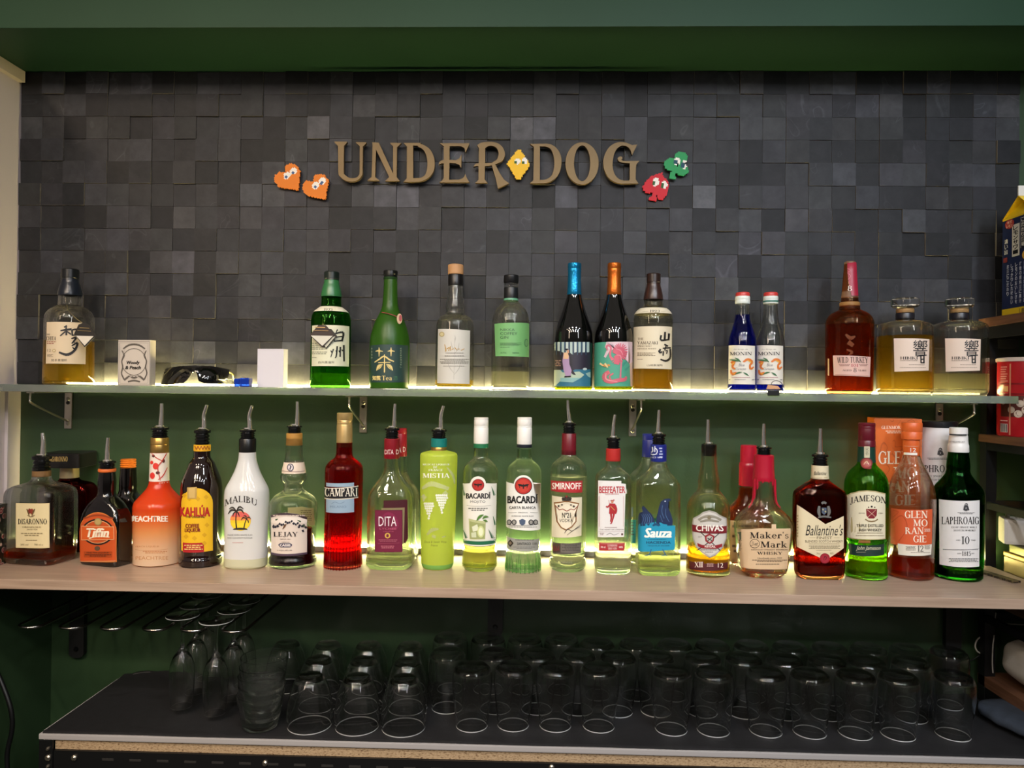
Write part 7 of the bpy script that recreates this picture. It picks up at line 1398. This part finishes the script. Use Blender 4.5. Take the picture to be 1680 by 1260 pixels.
# lemon sour carton on the top board
YEL, NAVY = '#e0bc1c', '#1c2648'
def lemon():
    hw, hd = .0475, .0475; yc = -.115; x0 = xa+.0145; H = W(1652, 352, yc).z-zb1
    r = empty('drink_carton', (x0+hw, yc, zb1)); tag(r, 'yellow and navy lemon drink carton on the top board at the right', 'carton'); o = r.location
    ztop = W(1660, 352, yc).z-zb1; zg = ztop+.038; zr_ = zg+.02
    bm = bmesh.new(); zn0, zn1 = .014, ztop-.004
    for a, b, mi in ((0, zn0, 0), (zn0, zn1, 1), (zn1, ztop, 0)):
        v0 = [bm.verts.new((sx*hw, sy*hd, a)) for sx, sy in ((-1, -1), (1, -1), (1, 1), (-1, 1))]; v1 = [bm.verts.new((p.co.x, p.co.y, b)) for p in v0]
        for i in range(4): bm.faces.new([v0[i], v0[(i+1) % 4], v1[(i+1) % 4], v1[i]]).material_index = mi
        if a == 0: bm.faces.new(v0[::-1])
    link('carton_body', bm, [pm(YEL, .35), pm(NAVY, .35)], r)
    bm = bmesh.new(); a = [bm.verts.new((sx*hw, sy*hd, ztop)) for sx, sy in ((-1, -1), (1, -1), (1, 1), (-1, 1))]
    g0, g1 = bm.verts.new((-hw, 0, zg)), bm.verts.new((hw, 0, zg)); gi0, gi1 = bm.verts.new((-hw*.55, 0, zg-.002)), bm.verts.new((hw*.55, 0, zg-.002))
    bm.faces.new([a[0], a[1], g1, g0]); bm.faces.new([a[2], a[3], g0, g1]); bm.faces.new([a[3], a[0], gi0]); bm.faces.new([a[0], g0, gi0]); bm.faces.new([a[3], gi0, g0]); bm.faces.new([a[1], a[2], gi1]); bm.faces.new([a[1], gi1, g1]); bm.faces.new([a[2], g1, gi1])
    link('gable', bm, pm(YEL, .35), r)
    bm = bmesh.new(); box(bm, (-hw, -.0015, zg-.0005), (hw, .0015, zr_), 0, .0004); link('gable_seam', bm, pm('#d8d4cc', .4), r)
    # print on the left side (normal -x): u runs to the viewer's right = towards -y
    bm = bmesh.new(); mats = []
    def put(polys, c, l, k0, k1, z0, z1):
        mt = pm(c, .4)
        if mt not in mats: mats.append(mt)
        for q in polys:
            v = [(k0+(k1-k0)*x, z0+(z1-z0)*y) for x, y in q]
            A = sum(v[i][0]*v[(i+1) % len(v)][1]-v[(i+1) % len(v)][0]*v[i][1] for i in range(len(v)))
            if A < 0: v = v[::-1]
            try: f = bm.faces.new([bm.verts.new((-hw-.0004-l*.0003, hd-u*2*hd, z)) for u, z in v]); f.material_index = mats.index(mt)
            except ValueError: pass
    def norm(ps):
        xs = [p[0] for q in ps for p in q]; ys = [p[1] for q in ps for p in q]; a, b, c, d = min(xs), max(xs), min(ys), max(ys)
        return [[((x-a)/(b-a), (y-c)/(d-c)) for x, y in q] for q in ps]
    SQ = [[(0, 0), (1, 0), (1, 1), (0, 1)]]; CI = [[(.5+.5*math.cos(PI*i/10), .5+.5*math.sin(PI*i/10)) for i in range(20)]]
    def col(s, u, w, z1, hch, c, l=2, off='bold'):
        for i, ch in enumerate(s): put(norm(sans(ch, .02)), c, l, u, u+w, z1-(i+1)*hch+hch*.14, z1-i*hch)
    T = zn1
    put(SQ, '#0c1020', 1, .60, .76, T*.66, T*.985); put([[(0, 0), (1, 0), (1, 1), (0, 1)]], '#c8c4b8', 2, .61, .62, T*.665, T*.98); put(SQ, '#c8c4b8', 2, .74, .75, T*.665, T*.98)
    col('こだわり酒場', .635, .09, T*.975, T*.050, '#e6e0d0', 3)
    put(SQ, '#ddd8c6', 1, .33, .57, T*.60, T*.93); col('レモンサワー', .37, .16, T*.915, T*.05, '#17160f', 3)
    put(CI, '#a83a30', 2, .10, .40, T*.90, T*1.0); put(norm(sans('本格', .02)), '#e0c0b0', 3, .17, .33, T*.955, T*.985); put(norm(sans('レモン', .02)), '#e0c0b0', 3, .15, .35, T*.915, T*.945)
    col('濃い旨', .08, .12, T*.80, T*.055, '#d8d4c8', 2); put(SQ, '#8c3a34', 2, .05, .18, T*.56, T*.61); put(CI, '#e0aa3c', 2, .66, .86, T*.545, T*.635); put(CI, '#eccb6a', 3, .76, .90, T*.56, T*.64)
    for k, s in enumerate(('レモンまるごと', '漬け込んだ浸漬酒と', '複数の原料酒に果汁', 'レモンのおいしさを', 'しっかりした味わい', 'お酒にこだわり')):
        col(s, .84-k*.135, .075, T*(.53 if k else .55), T*.047, '#c9cad2', 2)
    put(norm(sans('1.8L', .01)), '#3a3a2a', 2, .58, .78, .002, .011)
    link('side_print', bm, mats, r)
lemon()
# red-labelled canister of nuts on the second board
def canister():
    yc = -.088; rad = .050; x0 = xa+.001+rad; r = empty('nut_canister', (x0, yc, zb2+.0004)); tag(r, 'red canister with white lid and pale round nuts on its label', 'canister'); zt = W(1640, 588, yc).z-zb2
    bm = bmesh.new(); loft(bm, [(0, rad*.97, rad*.97, 2), (.002, rad, rad, 2), (zt-.006, rad, rad, 2)], 56); link('can_body', bm, pm('#b01c24', .28), r, 40)
    bm = bmesh.new(); loft(bm, [(zt-.007, rad+.002, rad+.002, 2), (zt-.001, rad+.0025, rad+.0025, 2), (zt+.001, rad, rad, 2)], 56); link('lid', bm, pm('#dcc8bc', .4), r, 40)
    bm = bmesh.new(); mats = []; rr_ = random.Random(4)
    def patch(a0, a1, z0, z1, c, l):
        mt = pm(c, .3)
        if mt not in mats: mats.append(mt)
        n = max(2, int(abs(a1-a0)/5)); R_ = rad+.0003+.00025*l
        for i in range(n):
            t0, t1 = math.radians(a0+(a1-a0)*i/n), math.radians(a0+(a1-a0)*(i+1)/n)
            f = bm.faces.new([bm.verts.new((R_*math.cos(t), R_*math.sin(t), z)) for t, z in ((t0, z0), (t1, z0), (t1, z1), (t0, z1))]); f.material_index = mats.index(mt)
    def spot(a, z, rd, c, l):
        mt = pm(c, .35)
        if mt not in mats: mats.append(mt)
        R_ = rad+.0003+.00025*l
        f = bm.faces.new([bm.verts.new((R_*math.cos(math.radians(a)+rd/R_*math.cos(t)), R_*math.sin(math.radians(a)+rd/R_*math.cos(t)), z+rd*math.sin(t))) for t in [2*PI*i/16 for i in range(16)]]); f.material_index = mats.index(mt)
    patch(205, 340, zt*.25, zt*.52, '#5a2a22', 1)
    for a, z, rd in ((212, .44, .006), (232, .34, .0068), (236, .46, .0066), (246, .29, .0075), (250, .42, .007), (262, .34, .0085), (264, .46, .0075), (276, .30, .0075), (280, .42, .008), (222, .47, .005), (296, .34, .008)): spot(a, zt*z, rd, '#cbb9a6', 2); spot(a+2, zt*z+.001, rd*.6, '#d8c8b6', 3)
    patch(228, 231, .003, zt-.012, '#c98a6a', 3); patch(200, 340, zt*.66, zt*.68, '#7c1018', 1); patch(200, 340, zt*.53, zt*.55, '#7c1018', 1)
    patch(204, 224, zt*.05, zt*.16, '#ded6cc', 2)
    for k in range(9): patch(205.5+k*2, 206.3+k*2+(k % 3)*.3, zt*.055, zt*.155, '#1c1614', 3)
    patch(204, 224, zt*.19, zt*.205, '#e0b8ae', 2)
    for k in range(7): patch(203, 224-(k*5 % 7), zt*(.70+.03*k), zt*(.71+.03*k), '#d89a94', 2)
    patch(214, 225, zt*.57, zt*.64, '#d8a068', 2)
    link('can_print', bm, mats, r); r.rotation_euler.z = math.radians(-24)
canister()
# things standing behind the rail
zs = Z_COUNTER
insu('board', (xa+.006, yf, zs-.075), (xb, yb, zs-.058), WAL, .001)
zq = zs-.058
def inlab(name, label, cat, loc, rz=0.0): 
    e = empty(name, loc, rz); return tag(e, label, cat)
za = W(1618, 957, -.05).z
h1 = .040
e1 = inlab('metal_case', 'flat gold-edged metal case lying lowest in the right shelving unit', 'case', (xa+.016+.15, -.20, zq+.0004), math.radians(0)); z1 = W(1617, 910, -.07).z
boxm('case_body', (-.149, -.14, 0), (.149, .125, z1-zq-.0), pm('#6a5c38', .35, .6), e1, .002); boxm('case_lid', (-.1495, -.1405, z1-zq), (.1495, .1255, z1-zq+.009), pm('#b08a44', .35, .5), e1, .002)
bm = bmesh.new(); lathe(bm, [(0, -.0008), (.003, -.0008), (.003, .001), (0, .001)], 14); q = link('round_hole', bm, pm('#0c0a08', .5), e1, 40, (-.1495, -.10, (z1-zq)*.55)); q.rotation_euler = (0, PI/2, 0)
z2 = z1+.0094; z3 = W(1620, 889, -.07).z
e2 = inlab('metal_case', 'olive metallic case lying on top of the gold-edged case', 'case', (xa+.02+.15, -.205, z2)); boxm('case_body', (-.149, -.13, 0), (.149, .12, z3-z2), pm('#77724a', .32, .6), e2, .002)
z3 += .0002
# white adapter
c = W(1648, 880, -.085); e = inlab('power_adapter', 'white rounded power adapter with metal prongs on the stacked cases', 'adapter', (xa+.0315, -.080, z3+.0003), math.radians(-20))
hh = W(1648, 852, -.1).z-z3
boxm('adapter_body', (-.021, -.025, 0), (.021, .025, max(.03, hh)), pm('#d4cec4', .4), e, .007)
for dx in (-.009, .009): boxm('prong', (dx-.003, -.006, max(.03, hh)-.001), (dx+.003, .006, max(.03, hh)+.013), pm('#8a8478', .4, .5), e, .001)
# wooden pick box
zw = W(1650, 830, -.045).z; e = inlab('wooden_box', 'small light wood box behind the black rail of the shelving unit', 'box', (xa+.125, -.077, z3+.0003), math.radians(-20)); ht = W(1652, 806, -.05).z-z3
PINE = pm('#b98c50', .5)
for nm_, a, b in (('side_board', (-.05, -.03, 0), (-.044, .03, ht)), ('side_board', (.044, -.03, 0), (.05, .03, ht)), ('top_board', (-.044, -.03, ht-.008), (.044, .03, ht)), ('shelf_board', (-.044, -.03, ht-.024), (.044, .03, ht-.018)), ('back_board', (-.044, .026, 0), (.044, .03, ht-.024))): boxm(nm_, a, b, PINE, e, .0008)
# crumpled film and a clear cup on the box
bm = bmesh.new(); bmesh.ops.create_icosphere(bm, subdivisions=3, radius=.02); rr_ = random.Random(3)
for v in bm.verts: v.co = Vector((v.co.x*1.3, v.co.y, v.co.z*.5))*(1+rr_.uniform(-.14, .14)); v.co.z += .0105
for v in bm.verts: v.co.z = max(.0004, v.co.z)
o = link('plastic_wrap', bm, gm((.93, .94, .9), 1.12, .05), None, None, (xa+.112, -.077, z3+.0003+ht)); tag(o, 'crumpled clear plastic wrap on the small wood box', 'wrap')
# decorated strap on the counter
zc = Z_COUNTER; a = WZ(1606, 938, zc); b2_ = WZ(1668, 957, zc)
bm = bmesh.new(); d = (b2_-a); d.z = 0; n = Vector((-d.y, d.x, 0)).normalized()*.009
for i in range(12):
    p = a+d*(i/12); q = a+d*((i+1)/12)
pts = [a+n, a-n, b2_-n, b2_+n]
v0 = [bm.verts.new((p.x, p.y, zc+.0004)) for p in pts]; v1 = [bm.verts.new((p.x, p.y, zc+.0045)) for p in pts]
bm.faces.new(v0[::-1]); bm.faces.new(v1)
for i in range(4): bm.faces.new([v0[i], v0[(i+1) % 4], v1[(i+1) % 4], v1[i]])
bmesh.ops.recalc_face_normals(bm, faces=bm.faces)
PAT = noise_paint('patterned_strap', [(.45, '#100e0c'), (.56, '#7a6a4c'), (.62, '#14110e')], 120, .4, 0)
o = link('patterned_strap', bm, PAT, None); tag(o, 'black strap with tan pattern lying on the counter beside the last bottle', 'strap')
# white paper bag on the low board, cloth below, cables
def blob(name, label, cat, loc, sx, sy, sz, mat, seed, rz=0, n=3.5, lump=.06, tilt=0.0):
    bm = bmesh.new(); rings = []; rr_ = random.Random(seed); K = 14
    for i in range(K+1):
        t = i/K; f = (1-(abs(2*t-1))**3.2)**.5 if 0 < t < 1 else .25
        rings.append((t*sz, sx*max(.2, f), sy*max(.2, f), n))
    loft(bm, rings, 36)
    for v in bm.verts:
        k = 1+lump*math.sin(v.co.x*90+seed)*math.sin(v.co.z*120+2*seed)+lump*.6*math.sin(v.co.y*140); v.co.x *= k; v.co.y *= k; v.co.z = max(0, v.co.z*(1+lump*.5*math.sin(v.co.x*70+seed)))
    o = link(name, bm, mat, None, 60, loc); o.rotation_euler = (0, tilt, rz); return tag(o, label, cat)
zz = zlow
hb_ = W(1650, 1048, -.10).z-zz
blob('paper_bag', 'white printed paper bag lying on the low brown board at the right', 'bag', (xa+.012+.085, -.125, zz+.0005), .08, .088, max(.05, hb_), noise_paint('white_bag', [(.35, '#cfc6b8'), (.6, '#d8d0c4'), (.7, '#b8aea0')], 30, .6, .2), 2, lump=.015)
blob('folded_cloth', 'blue-grey cloth bundle on the black mat at the lower right', 'cloth', (WZ(1696, 1205, Z_MAT).x, -.165, Z_MAT+.0012), .058, .09, .030, noise_paint('blue_grey_cloth', [(.35, '#2b323c'), (.65, '#353d49')], 40, .85, .4), 5, .3, 2.6)
cable('white_cable', 'white cord loop on the wall beside the right shelving post', [W(1610, 1044, -.02), W(1603, 1050, -.016), W(1600, 1060, -.014), W(1603, 1068, -.016), W(1609, 1072, -.02)], .0016, '#cfc8be')
cable('white_cable', 'thin white cord hanging down in the right shelving unit', [W(1631, 1042, -.05), W(1629, 1060, -.05), W(1628, 1085, -.05), W(1629, 1104, -.05)], .0011, '#b8b2a8')
cable('black_cable', 'black cord drooping from the right shelving unit to the wall', [W(1584, 1087, -.01), W(1600, 1080, -.015), W(1615, 1068, -.02), W(1626, 1050, -.03), W(1630, 1040, -.03)], .0014, '#101010')
cable('white_cable', 'white cords crossing above the paper bag under the counter', [W(1634, 1005, -.06), W(1634, 1019, -.06), W(1650, 1023, -.06), W(1682, 1025, -.06)], .0011, '#a8a49c')
